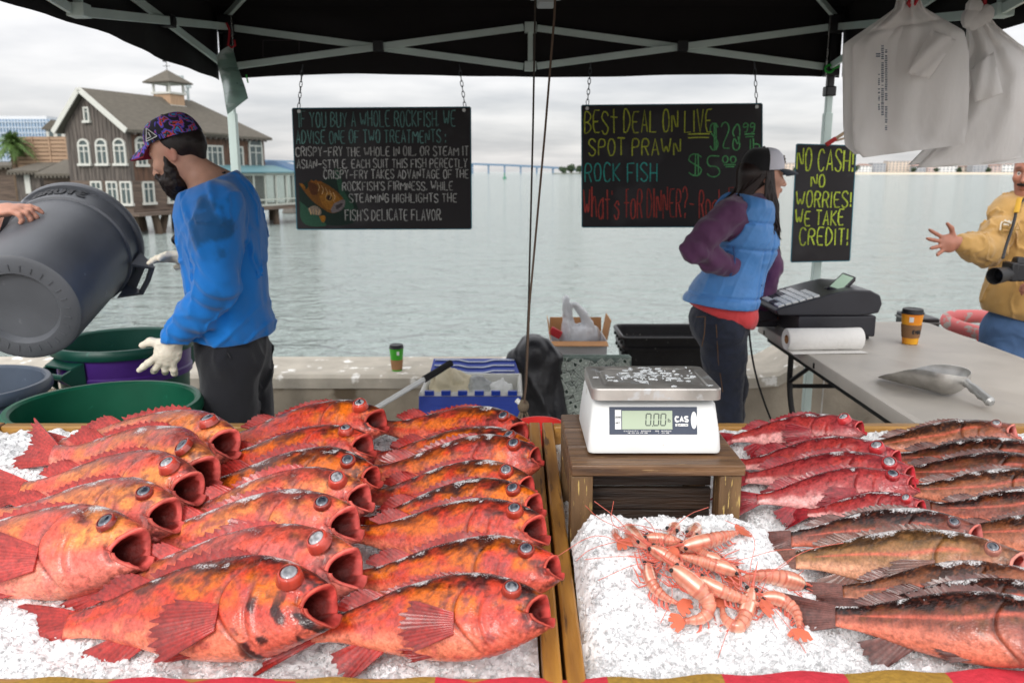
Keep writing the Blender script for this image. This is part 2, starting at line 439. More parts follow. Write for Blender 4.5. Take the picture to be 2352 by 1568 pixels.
# --- buildings and trees on the far shore
m_fars = [mat('far_stucco_%s' % n, S(*c), 0.9, var=0.08, vscale=.1) for n, c in (('beige', (206, 190, 174)), ('pink', (196, 176, 168)), ('grey', (166, 166, 168)), ('white', (224, 222, 218)))]
m_farglass = mat('far_glass', S(96, 106, 116), 0.3)
m_farroof = mat('far_roof', S(140, 118, 108), 0.9)
far_lab = ['low beige house', 'pinkish block of flats', 'grey flat roofed house', 'white villa', 'long beige apartment block', 'small grey house', 'tall pinkish block',
           'white row of houses', 'beige house with a hipped roof', 'grey block', 'pink villa', 'white house', 'beige block']
fb = [(1772, 1800, 378, 1, 1), (1803, 1826, 374, 0, 0), (1972, 2003, 380, 3, 1), (2006, 2036, 375, 2, 0), (2041, 2098, 370, 0, 0), (2102, 2128, 381, 2, 1), (2132, 2150, 373, 1, 0), (2156, 2200, 379, 3, 1),
      (2204, 2232, 382, 0, 1), (2236, 2270, 374, 2, 0), (2274, 2300, 380, 1, 1), (2303, 2330, 377, 3, 1), (2334, 2362, 381, 0, 1)]
places = ['on the far shore left of the no cash board', 'on the far shore touching the no cash board', 'on the far shore just right of the no cash board',
          'on the far shore under the front carrier bag', 'on the far shore, widest block under the carrier bags', 'on the far shore right of the widest block', 'on the far shore, narrowest and tallest of its row',
          'on the far shore above the outstretched hand', 'on the far shore right of the outstretched hand', 'on the far shore, dark block left of the man in yellow', 'on the far shore behind the shoulder of the man in yellow',
          'last but one on the far shore left of the yellow jacket', 'on the far shore behind the head of the man in yellow']
for i, (x0, x1, y, mi, rf) in enumerate(fb):
    Yd = 1165 + (i * 37) % 30
    A, B = PY(x0, y, Yd), PY(x1, y, Yd); z0 = WATER_Z + 1; W, H = B[0] - A[0], A[2] - z0; cx_ = (A[0] + B[0]) / 2
    r = thing('shore_building', (cx_, Yd, z0), far_lab[i] + ' ' + places[i], 'building', 'buildings on the far shore')
    q = MB(); q.box((cx_, Yd + 8, z0 + H / 2 - .5), (W, 16, H)); q.build('wall', m_fars[mi], r)
    q = MB()
    if rf: q.rings([[(A[0] - .6, Yd - .6, z0 + H - .5), (B[0] + .6, Yd - .6, z0 + H - .5), (B[0] + .6, Yd + 17, z0 + H - .5), (A[0] - .6, Yd + 17, z0 + H - .5)],
                    [(cx_ - W * .25, Yd + 8, z0 + H + 2.5), (cx_ + W * .25, Yd + 8, z0 + H + 2.5), (cx_ + W * .25, Yd + 8.1, z0 + H + 2.5), (cx_ - W * .25, Yd + 8.1, z0 + H + 2.5)]])
    else: q.box((cx_, Yd + 8, z0 + H - .1), (W + .6, 16.6, .8))
    q.build('roof', m_farroof if rf else m_fars[2], r, smooth=0)
    nf = max(1, int(H / 3.2)); nw = min(max(2, int(W / 4.5)), 9)
    for a_ in range(nf):
        for b_ in range(nw):
            q = MB(); q.box((A[0] + W * (b_ + .5) / nw, Yd, z0 + H * (a_ + .52) / nf - .3), (W / nw * .5, .3, H / nf * .42))
            q.build('window', m_farglass, r, smooth=0)

def leaf_ball(mb, c, r, n, size, rng, mi=0, squash=(1, 1, 1), shell=.45):
    d = rng.normal(size=(n, 3)); d /= np.linalg.norm(d, axis=1, keepdims=True)
    p = np.array(c) + d * np.array(squash) * r * (shell + (1 - shell) * rng.random((n, 1)) ** .6)
    u = rng.normal(size=(n, 3)); u /= np.linalg.norm(u, axis=1, keepdims=True); v = np.cross(u, rng.normal(size=(n, 3))); v /= np.linalg.norm(v, axis=1, keepdims=True)
    s_ = size * (0.6 + .8 * rng.random((n, 1)))
    V = np.stack([p - u * s_, p + v * s_ * .6, p + u * s_, p - v * s_ * .6], 1).reshape(-1, 3)
    shade = np.repeat(0.55 + .6 * rng.random(n), 4)
    mb.add(V, [(4 * i, 4 * i + 1, 4 * i + 2, 4 * i + 3) for i in range(n)], mi, np.stack([shade] * 3, 1))
m_leaf = mat('far_foliage', S(70, 88, 62), 0.8, var=0.3, vscale=.3, attr=True)
m_bark = mat('bark', S(92, 76, 60), 0.9, var=0.3, vscale=4, stretch=(6, 6, 1))
tl = [(1293, 384, 20, 'broad dark tree on the wooded point, leftmost beside the end of the bridge'), (1312, 378, 24, 'tallest dark tree on the wooded point beside the right board'),
      (1332, 381, 22, 'dark tree on the wooded point half behind the edge of the right board'), (1828, 384, 14, 'small green tree behind the edge of the no cash board'),
      (1966, 380, 18, 'rounded tree on the far shore against the edge of the no cash board'), (2100, 384, 12, 'small tree on the far shore in front of the gap beside the widest block'),
      (2152, 385, 13, 'small tree on the far shore beside the narrowest tall block'), (2202, 384, 14, 'rounded tree on the far shore between the white row and the hipped house'), (2272, 384, 14, 'rounded tree on the far shore right of the dark grey block')]
for i, (x, y, wpx, lab) in enumerate(tl):
    Yd = 1125 if x < 1400 else 1150
    T = PY(x, y, Yd); z0 = WATER_Z + 1.2; H = T[2] - z0; rr = wpx * Yd / FPX / 2
    r = thing('shore_tree', (T[0], Yd, z0), lab, 'tree', 'trees on the far shore')
    q = MB(); q.tube([(T[0], Yd, z0 - .6), (T[0] + .3, Yd, z0 + H * .6)], [.7, .3], 7); q.build('trunk', m_bark, r)
    q = MB(); rg = np.random.default_rng(i)
    for k in range(7): leaf_ball(q, (T[0] + rr * .55 * rg.uniform(-1, 1), Yd + rr * .4 * rg.uniform(-1, 1), z0 + H * (.62 + .25 * rg.uniform(-1, .6))), rr * .55, 90, rr * .16, rg)
    q.build('crown', m_leaf, r, smooth=0)
by = PZ(1159, 411, WATER_Z)
r = thing('channel_buoy', by, 'small green channel buoy floating on the bay right of the rockfish board', 'buoy')
q = MB(); q.lathe([(0.2, -.3), (1.0, -.2), (1.0, .6), (.8, .7), (.2, .8)], 14, frame(by, (1, 0, 0), (0, 1, 0), (0, 0, 1)), cap1=True); q.build('hull', mat('buoy_green', S(52, 120, 92), .5), r)
q = MB(); q.lathe([(.6, .75), (.22, 2.3), (.32, 2.4), (.32, 2.8), (.05, 3.0)], 10, frame(by, (1, 0, 0), (0, 1, 0), (0, 0, 1)), cap1=True); q.build('cage', mat('buoy_cage', S(60, 120, 96), .5), r)
jt = MB(); jg = np.random.default_rng(4)
for k in range(70):
    c = PY(664 + 22 * jg.random(), 421, 75); jt.ball((c[0] + jg.uniform(-.6, .6), 75 + jg.uniform(-2, 6), WATER_Z + jg.uniform(-.2, 1.0) * (1 - k / 90)), jg.uniform(.3, .7), 7, 5)
tag(jt.build('rock_revetment', mat('revetment_rock', S(96, 92, 86), .9, var=.3), smooth=0), kind='structure')

# ================================================================== RESTAURANT ON PILES
m_sidev = mat('weathered_boards_upright', S(58, 53, 50), 0.9, col2=S(108, 100, 93), vscale=3, stretch=(4, 4, .25), bump=.3, bscale=6)
m_sideh = mat('weathered_boards_level', S(66, 57, 51), 0.9, col2=S(118, 102, 90), vscale=3, stretch=(.25, .25, 5), bump=.3, bscale=6)
m_sider = mat('reddish_boards', S(60, 46, 39), 0.9, col2=S(110, 82, 66), vscale=3, stretch=(3, 3, .4), bump=.3, bscale=6)
m_shing = mat('roof_shingle', S(90, 85, 76), 0.95, var=.18, vscale=2.5, stretch=(1, 1, 6), bump=.3, bscale=8)
m_trim = mat('white_trim', S(188, 188, 180), .6, var=.06)
m_pane = mat('window_pane', S(72, 84, 84), .12, var=.2, vscale=.8)
m_teal = mat('teal_roof', S(82, 120, 126), .6, var=.1)
m_blue = mat('blue_roof', S(58, 90, 120), .6, var=.1)
m_pile = mat('tarred_pile', S(88, 74, 62), .95, var=.3, vscale=2, stretch=(3, 3, .5))
O0 = np.array([-21.7, 48.0, 0.0]); du = np.array([4.2, 12.0, 0]); LU = 12.7; du = du / np.linalg.norm(du); dv = np.array([-du[1], du[0], 0]); LV = 4.5
def W3(u, v, z): return O0 + du * u + dv * v + np.array([0, 0, z])
RU = np.stack([du, dv, np.array([0, 0, 1.0])], 1)
rest = thing('pier_restaurant', (O0[0], O0[1], WATER_Z), 'weathered wooden two storey restaurant with gabled roof and cupola on piles over the water', 'restaurant')
zE, zB, zM, zP, vP = 4.0, -0.75, 1.0, 6.0, 2.7
def wbox(mb, u0, u1, v0, v1, z0, z1, mi=0):
    mb.box(W3((u0 + u1) / 2, (v0 + v1) / 2, (z0 + z1) / 2), (u1 - u0, v1 - v0, z1 - z0), RU, mi)
q = MB(); wbox(q, .0, LU, .0, LV, zB, zM - .004); q.build('lower_wall', m_sideh, rest)
q = MB(); q.add([W3(0, 0, zM), W3(0, LV, zM), W3(0, LV, zE), W3(0, vP, zP - .1), W3(0, 0, zE), W3(.3, 0, zM), W3(.3, LV, zM), W3(.3, LV, zE), W3(.3, vP, zP - .1), W3(.3, 0, zE)],
    [(0, 4, 3, 2, 1), (5, 6, 7, 8, 9), (0, 1, 6, 5), (1, 2, 7, 6), (2, 3, 8, 7), (3, 4, 9, 8), (4, 0, 5, 9)])
for k in range(1, 16):
    v = LV * k / 16; zt = min(zE + (zP - zE) * min(v / vP, (LV - v) / (LV - vP)) - .12, 9); wbox(q, -.03, 0.002, v - .03, v + .03, zM + .02, zt)
q.build('gable_wall', m_sidev, rest, smooth=0)
q = MB(); wbox(q, .3, LU, .002, .3, zM, zE); wbox(q, LU - .3, LU, .3, LV, zM, zE); wbox(q, .3, LU - .3, LV - .3, LV, zM, zE); q.build('upper_wall', m_sider, rest, smooth=0)
ov = .42
q = MB(); tt = .16; uR = LU - 3.9
e0, e1 = W3(-ov, -ov, zE - .33), W3(LU + ov, -ov, zE - .33); r0, r1 = W3(-ov, vP, zP), W3(uR, vP, zP); b0, b1 = W3(-ov, LV + ov, zE - .33), W3(LU + ov, LV + ov, zE - .33)
up = np.array([0, 0, tt])
for quad in ([e0, e1, r1, r0], [r0, r1, b1, b0], [e1, b1, r1]):
    k = len(quad); q.add([p for p in quad] + [p + up for p in quad], [tuple(range(k - 1, -1, -1)), tuple(range(k, 2 * k))] + [(i, (i + 1) % k, (i + 1) % k + k, i + k) for i in range(k)])
rf = q.build('roof', m_shing, rest, smooth=0)
q = MB()
for a_, b_ in ((e0, r0), (b0, r0)):
    n_ = -du * .06; q.bar(a_ + n_ + up * .4, b_ + n_ + up * .4, .07, .3)
q.build('barge_boards', m_trim, rf)
q = MB()
for k in range(24): u = .2 + k * (LU) / 24; q.bar(W3(u, -.05, zE - .22), W3(u, -ov - .04, zE - .40), .1, .16)
q.build('rafter_ends', m_sidev, rf)
def window(face, c, wz, hz, arch=False, panes=2):
    """white framed window; face 'g' gable (c = v) or 'f' front facade (c = u); c, z of centre"""
    a0, z0 = c; fr = MB(); pn = MB()
    def bx(mb, x0, x1, za, zb, d0, d1):
        if face == 'g': wbox(mb, -d1, -d0, a0 + x0, a0 + x1, z0 + za, z0 + zb)
        else: wbox(mb, a0 + x0, a0 + x1, -d1, -d0, z0 + za, z0 + zb)
    w2, h2 = wz / 2, hz / 2; f = .1
    bx(fr, -w2, -w2 + f, -h2, h2, .02, .12); bx(fr, w2 - f, w2, -h2, h2, .02, .12); bx(fr, -w2 - .07, w2 + .07, -h2 - .14, -h2, .02, .2); bx(fr, -w2, w2, h2 - f, h2, .02, .118)
    for k in range(1, panes): x = -w2 + wz * k / panes; bx(fr, x - .035, x + .035, -h2, h2 - f, .02, .10)
    bx(fr, -w2, w2, h2 * .25, h2 * .25 + .05, .02, .09)
    bx(pn, -w2 + .02, w2 - .02, -h2 + .01, h2 - .02, .01, .05)
    if arch:
        A = np.linspace(0, math.pi, 11)
        for ro, ri, dd, mb in ((w2, w2 - .12, .12, fr), (w2 - .1, 0.001, .05, pn)):
            o_ = [(math.cos(t_) * ro, h2 + math.sin(t_) * ro * .8) for t_ in A]; i_ = [(math.cos(t_) * ri, h2 + math.sin(t_) * ri * .8) for t_ in A]
            P3 = (lambda x, z, d_: W3(-d_, a0 + x, z0 + z)) if face == 'g' else (lambda x, z, d_: W3(a0 + x, -d_, z0 + z))
            mb.sheet([[P3(x, z, dd) for x, z in o_], [P3(x, z, dd) for x, z in i_]], [[P3(x, z, .01) for x, z in o_], [P3(x, z, .01) for x, z in i_]])
    o_ = fr.build('window', m_trim, rest, smooth=0); pn.build('pane', m_pane, o_, smooth=0)
for v in (0.55, 1.85, 3.15): window('g', (v, 2.5), .86, 1.05, True)
for v in (0.35, 1.35, 2.5): window('g', (v, .35 - .0), .82, 1.25)
window('g', (vP, zP - 1.25), .42, .75, panes=1)
for u, wz in ((.9, .8), (2.6, .8), (4.1, .8), (5.5, .9), (7.3, 1.6), (9.6, 1.2)): window('f', (u, 2.55), wz, 1.25, wz < 1.0, 2 if wz < 1.5 else 3)
window('f', (11.6, 2.6), 1.5, 1.4, True, 2)
for u in (1.2, 3.2, 4.6): window('f', (u, .35), .9, 1.2)
# little dormer lip on the roof edge
q = MB(); a_, b_ = W3(6.0, -ov - .1, zE - .2), W3(8.2, -ov - .1, zE - .2); q.add([a_, b_, b_ + dv * 1.6 + up * 6, a_ + dv * 1.6 + up * 6, a_ + up * .8, b_ + up * .8, b_ + dv * 1.6 + up * 6.8, a_ + dv * 1.6 + up * 6.8],
    [(3, 2, 1, 0), (4, 5, 6, 7), (0, 1, 5, 4), (1, 2, 6, 5), (2, 3, 7, 6), (3, 0, 4, 7)]); q.build('eyebrow_roof', m_shing, rf, smooth=0)
# cupola
cuc = W3(6.7, vP, 0); cz = zP
cu = MB(); cu.box(cuc + [0, 0, cz - .05], (1.3, 1.3, .8), RU)
cup = cu.build('cupola', mat('cupola_boards', S(150, 122, 96), .8, col2=S(184, 154, 126), vscale=3, stretch=(5, 5, .4)), rest, smooth=0)
q = MB(); q.box(cuc + [0, 0, cz + .4], (1.5, 1.5, .12), RU); q.box(cuc + [0, 0, cz - .40], (1.42, 1.42, .14), RU)
for a_ in (-.62, .62):
    for b_ in (-.62, .62): q.box(cuc + RU @ np.array([a_, b_, cz + .72]) * [1, 1, 1], (.11, .11, .54), RU)
q.box(cuc + [0, 0, cz + 1.02], (1.5, 1.5, .1), RU); q.build('cupola_posts', m_trim, cup, smooth=0)
q = MB(); q.rings([[cuc + RU @ np.array([x * s_, y * s_, z]) for x, y in ((-1, -1), (1, -1), (1, 1), (-1, 1))] for s_, z in ((1.06, cz + 1.0), (1.08, cz + 1.08), (.03, cz + 1.86))]); q.build('cupola_roof', m_shing, cup, smooth=0)
q = MB(); q.tube([cuc + [0, 0, cz + 1.8], cuc + [0, 0, cz + 2.4]], .025, 6); q.bar(cuc + [-.22, 0, cz + 2.1], cuc + [.22, 0, cz + 2.1], .03, .03); q.ball(cuc + [-.08, 0, cz + 2.42], (.17, .04, .08), 8, 6); q.ball(cuc + [-.22, 0, cz + 2.54], (.06, .04, .08), 8, 6); q.ball(cuc + [.1, 0, cz + 2.5], (.06, .03, .1), 8, 6)
q.build('weathervane', M_black_plastic, cup)
q = MB(); vm_ = W3(8.5, vP, zP - .9); q.tube([vm_, vm_ + [0, 0, 1.9]], .09, 8); q.tube([vm_ + [-.4, 0, 2.4], vm_ + [-.2, 0, 1.6], vm_ + [0, 0, 1.5]], .06, 6); q.box(vm_ + [-.4, 0, 2.5], (.3, .3, .2)); q.box(vm_ + [.05, 0, 2.0], (.3, .3, .35)); q.build('vent_mast', mat('mast_grey', S(170, 180, 180), .5), rest)
# veranda with teal roof on the right end, deck, piles
q = MB(); wbox(q, 3.0, LU + 3.4, -2.1, -.004, zB - .28, zB - .02); wbox(q, LU + .004, LU + 3.4, -.004, LV, zB - .28, zB - .02); wbox(q, -.6, 3.0, -.9, -.004, zB - .22, zB - .05)
wbox(q, -.02, LU - .02, .02, LV - .02, zB - .3, zB - .004); q.build('deck', m_sideh, rest, smooth=0)
ver = MB()
for u in np.linspace(6.2, LU + 3.2, 9): wbox(ver, u - .07, u + .07, -1.97, -1.83, zB - .02, zM + .25)
for v in np.linspace(-1.4, LV - .1, 5): wbox(ver, LU + 3.13, LU + 3.27, v - .07, v + .07, zB - .02, zM + .25)
wbox(ver, 6.1, LU + 3.3, -1.99, -1.81, zM + .25, zM + .4); wbox(ver, 6.1, LU + 3.3, -1.98, -1.82, zB + .35, zB + .45); wbox(ver, 6.1, LU + 3.3, -1.98, -1.82, zB - .02, zB + .1)
vr = ver.build('veranda', mat('veranda_frame', S(178, 182, 172), .6), rest, smooth=0)
q = MB(); wbox(q, 6.2, LU + 3.2, -1.92, -1.89, zB + .1, zM + .25); q.build('veranda_glass', mat('veranda_pane', S(214, 222, 214), .05, trans=.85, var=.02, ior=1.1), vr, smooth=0)
q = MB(); q.add([W3(5.9, -2.3, zM + .42), W3(LU + 3.6, -2.3, zM + .42), W3(LU + 3.6, .0, zM + .85), W3(5.9, .0, zM + .85), W3(5.9, -2.3, zM + .5), W3(LU + 3.6, -2.3, zM + .5), W3(LU + 3.6, .0, zM + .95), W3(5.9, .0, zM + .95)],
    [(3, 2, 1, 0), (4, 5, 6, 7), (0, 1, 5, 4), (1, 2, 6, 5), (2, 3, 7, 6), (3, 0, 4, 7)]); q.build('veranda_roof', m_teal, vr, smooth=0)
q = MB(); q.rings([[W3(LU + .4, -2.36, zM + .5), W3(LU + 3.7, -2.36, zM + .5), W3(LU + 3.7, 3, zM + .5), W3(LU + .4, 3, zM + .5)], [W3(LU + 1.5, .3, zM + 1.3), W3(LU + 2.2, .3, zM + 1.3), W3(LU + 2.2, .8, zM + 1.3), W3(LU + 1.5, .8, zM + 1.3)]]); q.build('corner_roof', m_blue, vr, smooth=0)
pg = random.Random(2)
for (u, v, lean) in ((.2, .2, 0), (1.3, -.3, .5), (2.6, .1, -.9), (3.9, -.2, .1), (5.4, -1.6, 0), (8.4, -1.7, 0), (LU + 3.0, -1.8, 0), (LU + 3.0, 1.8, 0), (.2, 2.2, 0), (.2, 4.1, 0), (11.5, -1.5, 0), (3.2, 2.5, .3), (6, 2.4, 0), (9, 2.4, 0)):
    q = MB(); q.tube([W3(u + lean, v, WATER_Z - 1.2), W3(u, v, zB - .25)], [.27, .22], 9); q.build('pile', m_pile, rest)

# ================================================================== LEFT BACKGROUND
def blk(x0, x1, y0, y1, Y, dep, z0=None):
    A = PY(x0, y1, Y); B = PY(x1, y0, Y); za = A[2] if z0 is None else z0
    return np.array([(A[0] + B[0]) / 2, Y + dep / 2, (za + B[2]) / 2]), np.array([B[0] - A[0], dep, B[2] - za])
# glass tower block far away
Yh = 420
c_, s_ = blk(-40, 118, 274, 400, Yh, 60, WATER_Z)
ht = thing('glass_hotel', (c_[0], Yh, WATER_Z), 'blue glass hotel block behind the palm at the left edge', 'building')
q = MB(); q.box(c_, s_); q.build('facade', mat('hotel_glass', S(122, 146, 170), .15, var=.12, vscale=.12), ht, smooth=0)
q = MB()
for k in range(11): q.box((c_[0], Yh - .2, c_[2] - s_[2] / 2 + s_[2] * (k + .5) / 11), (s_[0] + .4, .6, .5))
for k in range(24): q.box((c_[0] - s_[0] / 2 + s_[0] * (k + .5) / 24, Yh - .3, c_[2]), (.35, .7, s_[2]))
q.build('facade_grid', mat('hotel_grid', S(176, 186, 196), .6), ht, smooth=0)
q = MB(); q.box((c_[0] - 2, Yh + 30, c_[2] + s_[2] / 2 + .9), (s_[0] - 6, 50, 1.8)); q.build('roof_parapet', mat('hotel_top', S(200, 200, 198), .7), ht, smooth=0)
# land they stand on
q = MB(); q.rings([[(-75, y, WATER_Z - 1), (-75, y, -.6), (x, y, -.6), (x + 1, y, WATER_Z - 1)] for y, x in ((56, -31.5), (60, -31), (80, -40))]); tag(q.build('headland_ground', m_land), kind='structure')
# slatted box building
c_, s_ = blk(46, 153, 314, 400, 58, 5, -.6)
sb = thing('slatted_building', (c_[0], 58, -.6), 'brown building clad in level timber slats left of the restaurant', 'building')
q = MB(); q.box(c_, s_)
q.build('wall', m_sider, sb, smooth=0)
q = MB()
for k in range(12): q.box((c_[0], 57.93, c_[2] + s_[2] / 2 - .12 - k * .26), (s_[0] + .06, .1, .21))
for k in range(4): q.box((c_[0] - s_[0] / 2 + s_[0] * (k / 3), 57.86, c_[2]), (.1, .08, s_[2]))
q.build('slat_cladding', mat('slat_wood', S(158, 132, 108), .85, var=.2, vscale=2, stretch=(.3, 1, 4)), sb, smooth=0)
# white roof lantern house behind it
c_, s_ = blk(108, 146, 292, 330, 66, 1.4)
lh = thing('white_lantern_house', (c_[0], 66, c_[2] - s_[2] / 2), 'little white gabled house with two windows above the slatted building', 'building')
q = MB(); q.box(c_, s_); q.build('wall', m_trim, lh, smooth=0)
x0, x1, zt = c_[0] - s_[0] / 2 - .2, c_[0] + s_[0] / 2 + .2, c_[2] + s_[2] / 2; xm = (x0 + x1) / 2 - .1
q = MB(); q.rings([[(x0, y, zt - .1), (xm, y, zt + .55), (x1, y, zt - .1), (x1, y, zt - .2), (x0, y, zt - .2)] for y in (65.8, 67.6)]); q.build('roof', m_shing, lh, smooth=0)
for xx in (c_[0] - .3, c_[0] + .32):
    q = MB(); q.box((xx, 65.98, c_[2] + .1), (.3, .05, .75)); q.build('window', m_pane, lh, smooth=0)
# low sheds
def shed(x0, x1, yr, ye, yb, Y, lab, wallmat):
    A, B = PY(x0, ye, Y), PY(x1, ye, Y); zr = PY(x0, yr, Y + 2.5)[2]; zb = -.6
    r = thing('wharf_shed', ((A[0] + B[0]) / 2, Y, zb), lab, 'shed')
    q = MB(); q.box(((A[0] + B[0]) / 2, Y + 1.6, (A[2] + zb) / 2), (B[0] - A[0] - .5, 3, A[2] - zb)); q.build('wall', wallmat, r, smooth=0)
    q = MB(); q.add([(A[0], Y - .4, A[2] - .1), (B[0], Y - .4, A[2] - .1), (B[0] - .3, Y + 2.7, zr), (A[0] + .3, Y + 2.7, zr), (A[0], Y - .4, A[2] + .05), (B[0], Y - .4, A[2] + .05), (B[0] - .3, Y + 2.7, zr + .15), (A[0] + .3, Y + 2.7, zr + .15)],
        [(3, 2, 1, 0), (4, 5, 6, 7), (0, 1, 5, 4), (1, 2, 6, 5), (2, 3, 7, 6), (3, 0, 4, 7)])
    for k in range(9): q.box((A[0] + (B[0] - A[0]) * (k + .5) / 9, Y - .42, A[2] - .14), (.12, .3, .14))
    q.build('roof', m_shing, r, smooth=0)
    return r, A, B
r_, A, B = shed(24, 96, 378, 394, 445, 55, 'low grey shed with a shingle roof under the slatted building', m_sidev)
q = MB(); wx = PY(62, 420, 54.98); q.box((wx[0], 55.06, wx[2] - .1), (.35, .08, 1.2)); q.build('window', m_trim, r_, smooth=0)
shed(88, 168, 372, 401, 445, 53, 'shed with a steep mossy shingle roof against the restaurant gable', m_sideh)
shed(-60, 40, 376, 382, 445, 60, 'dark timber shed at the left edge behind the tilted bin', m_sideh)
# palm
pb = PY(27, 330, 57); pz = pb[2]
pl = thing('palm_tree', (pb[0], 57, -.6), 'bushy green palm at the left edge in front of the glass hotel', 'tree')
q = MB(); q.tube([(pb[0] + .1, 57, -.6), (pb[0], 57, pz - .5), (pb[0], 57, pz)], [.2, .17, .2], 9); q.build('trunk', m_bark, pl)
q = MB(); rg = np.random.default_rng(6)
for k in range(60):
    az, el = rg.uniform(0, 2 * math.pi), rg.uniform(-.3, 1.35); L = rg.uniform(1.0, 1.45)
    d0 = np.array([math.cos(az) * math.cos(el), math.sin(az) * math.cos(el), math.sin(el)])
    tt_ = np.linspace(0, 1, 9); P_ = np.array([pb + d0 * L * t_ + np.array([0, 0, -.75 * t_ * t_ * L * (1 - .4 * el)]) for t_ in tt_]); P_[:, 1] += 0
    sd_ = np.cross(d0, [0, 0, 1.0]); sd_ /= np.linalg.norm(sd_) + 1e-6; sh = rg.uniform(.6, 1.2)
    for i in range(1, 9):
        for sg in (-1, 1):
            lw = .42 * math.sin(math.pi * min(1, tt_[i] * .8 + .12)); e = P_[i] + sd_ * sg * lw + (P_[i] - P_[i - 1]) * 1.0 + np.array([0, 0, -.12])
            q.add([P_[i - 1], P_[i], e], [(0, 1, 2)], 0, (sh * .9, sh, sh * .8))
q.build('crown', mat('palm_leaf', S(92, 116, 64), .6, var=.25, attr=True), pl, smooth=0)
# ================================================================== CANOPY TENT
m_canvas = mat('black_canvas', S(24, 21, 22), 0.85, var=.25, vscale=14, bump=.25, bscale=25)
TX0, TX1, TY1 = -1.47, 1.66, 4.5; TY0 = TY1 - 3.05; TCX, TCY = (TX0 + TX1) / 2, (TY0 + TY1) / 2
VB, VT = 2.0, 2.36
tent = thing('canopy_tent', (TCX, TCY, 0), 'black pop-up canopy with pale folding truss over the fish stall', 'canopy')
o_ = .07
def tent_pt(side, t, z):
    """point on the valance; sides run 0 rear, 1 right, 2 front, 3 left; slight sag and ripple"""
    cs = [(TX0 - o_, TY1 + o_), (TX1 + o_, TY1 + o_), (TX1 + o_, TY0 - o_), (TX0 - o_, TY0 - o_)]
    a, b = np.array(cs[side]), np.array(cs[(side + 1) % 4]); p = a + (b - a) * t
    n = np.array([(b - a)[1], -(b - a)[0]]); n = -n / np.linalg.norm(n)
    rip = .012 * math.sin(t * 23 + side) + .008 * math.sin(t * 51 + 2 * side)
    k = (VT - z) / (VT - VB)
    p = p + n * rip * k
    return np.array([p[0], p[1], z + (.012 * math.sin(t * 9 + side) + .02 * math.sin(math.pi * t)) * k])
for s_ in range(4):
    q = MB(); ts = np.linspace(0, 1, 41); zs = np.linspace(VB, VT, 6)
    G = np.array([[tent_pt(s_, t_, z) for t_ in ts] for z in zs]); cen = np.array([TCX, TCY, 0])
    G2 = G.copy(); d_ = (cen - G2) * [1, 1, 0]; G2 += d_ / np.linalg.norm(d_, axis=2, keepdims=True) * .004
    q.sheet(G, G2); q.build('valance', m_canvas, tent, smooth=60)
q = MB(); PK = np.array([TCX, TCY, 3.15])
for s_ in range(4):
    ts = np.linspace(0, 1, 25); G = []
    for k in np.linspace(0, 1, 14):
        row = []
        for t_ in ts:
            e = tent_pt(s_, t_, VT); p = e + (PK - e) * k
            sag = -.10 * math.sin(math.pi * k) * math.sin(math.pi * t_) * (1 - k * .5) + .012 * math.sin(t_ * 40 + k * 7) * math.sin(math.pi * k)
            row.append(p + [0, 0, sag])
        G.append(row)
    G = np.array(G); q.sheet(G + [0, 0, .004], G)
q.build('roof_cover', m_canvas, tent, smooth=60)
def post(x, y):
    q = MB(); q.box((x, y, 1.15), (.032, .032, 2.28), None); lg = q.build('leg', M_alu, tent, bevel=.003)
    q = MB(); q.box((x, y, .92), (.042, .042, 1.8)); q.build('outer_sleeve', M_alu, lg, bevel=.003)
    q = MB(); q.box((x, y, .006), (.12, .12, .012)); q.build('foot', M_alu, lg, bevel=.003)
    q = MB(); q.box((x, y, 2.26), (.075, .075, .09)); q.box((x, y, 2.04), (.07, .07, .07)); q.box((x, y, 1.93), (.055, .055, .05)); q.box((x, y, 2.1), (.036, .036, .36)); q.build('bracket', M_black_plastic, lg, bevel=.006)
    q = MB(); q.tube([(x + .035 * (1 if x < 0 else -1), y - .03, 2.0 + .3 * t_) for t_ in np.linspace(0, 1, 4)], .006, 8); q.build('lock_pin', M_steel, lg)
post(TX0, TY1); post(TX1, TY1); post(TX0, TY0); post(TX1, TY0)
def scissor(p0, p1, zt, zb, pivots=True):
    """an X of two flat bars between p0 and p1"""
    p0, p1 = np.array(p0), np.array(p1); t_ = (p1 - p0) / np.linalg.norm(p1 - p0); n = np.array([-t_[1], t_[0], 0]); e = t_ * .035
    T = lambda p, z: np.array([p[0], p[1], z])
    mid = T((p0 + p1) / 2, (zt + zb) / 2)
    for a, b, s_ in ((T(p0 + e, zt), T(p1 - e, zb), 1), (T(p0 + e, zb), T(p1 - e, zt), -1)):
        q = MB(); q.bar(a + n * s_ * .012, b + n * s_ * .012, .014, .034); q.build('truss_bar', M_alu, tent, bevel=.002)
    q = MB(); q.cyl(mid - n * .03, mid + n * .03, .02, n=12); q.box(mid - n * .025, (.05, .05, .05)) if abs(n[0]) < .5 else q.box(mid, (.05, .05, .05)); q.build('pivot', M_black_plastic, tent)
zt_, zb_ = 2.245, 2.055
ML = lambda a, b, t_: (a[0] + (b[0] - a[0]) * t_, a[1] + (b[1] - a[1]) * t_, 0)
cRL, cRR, cFL, cFR = (TX0, TY1, 0), (TX1, TY1, 0), (TX0, TY0, 0), (TX1, TY0, 0)
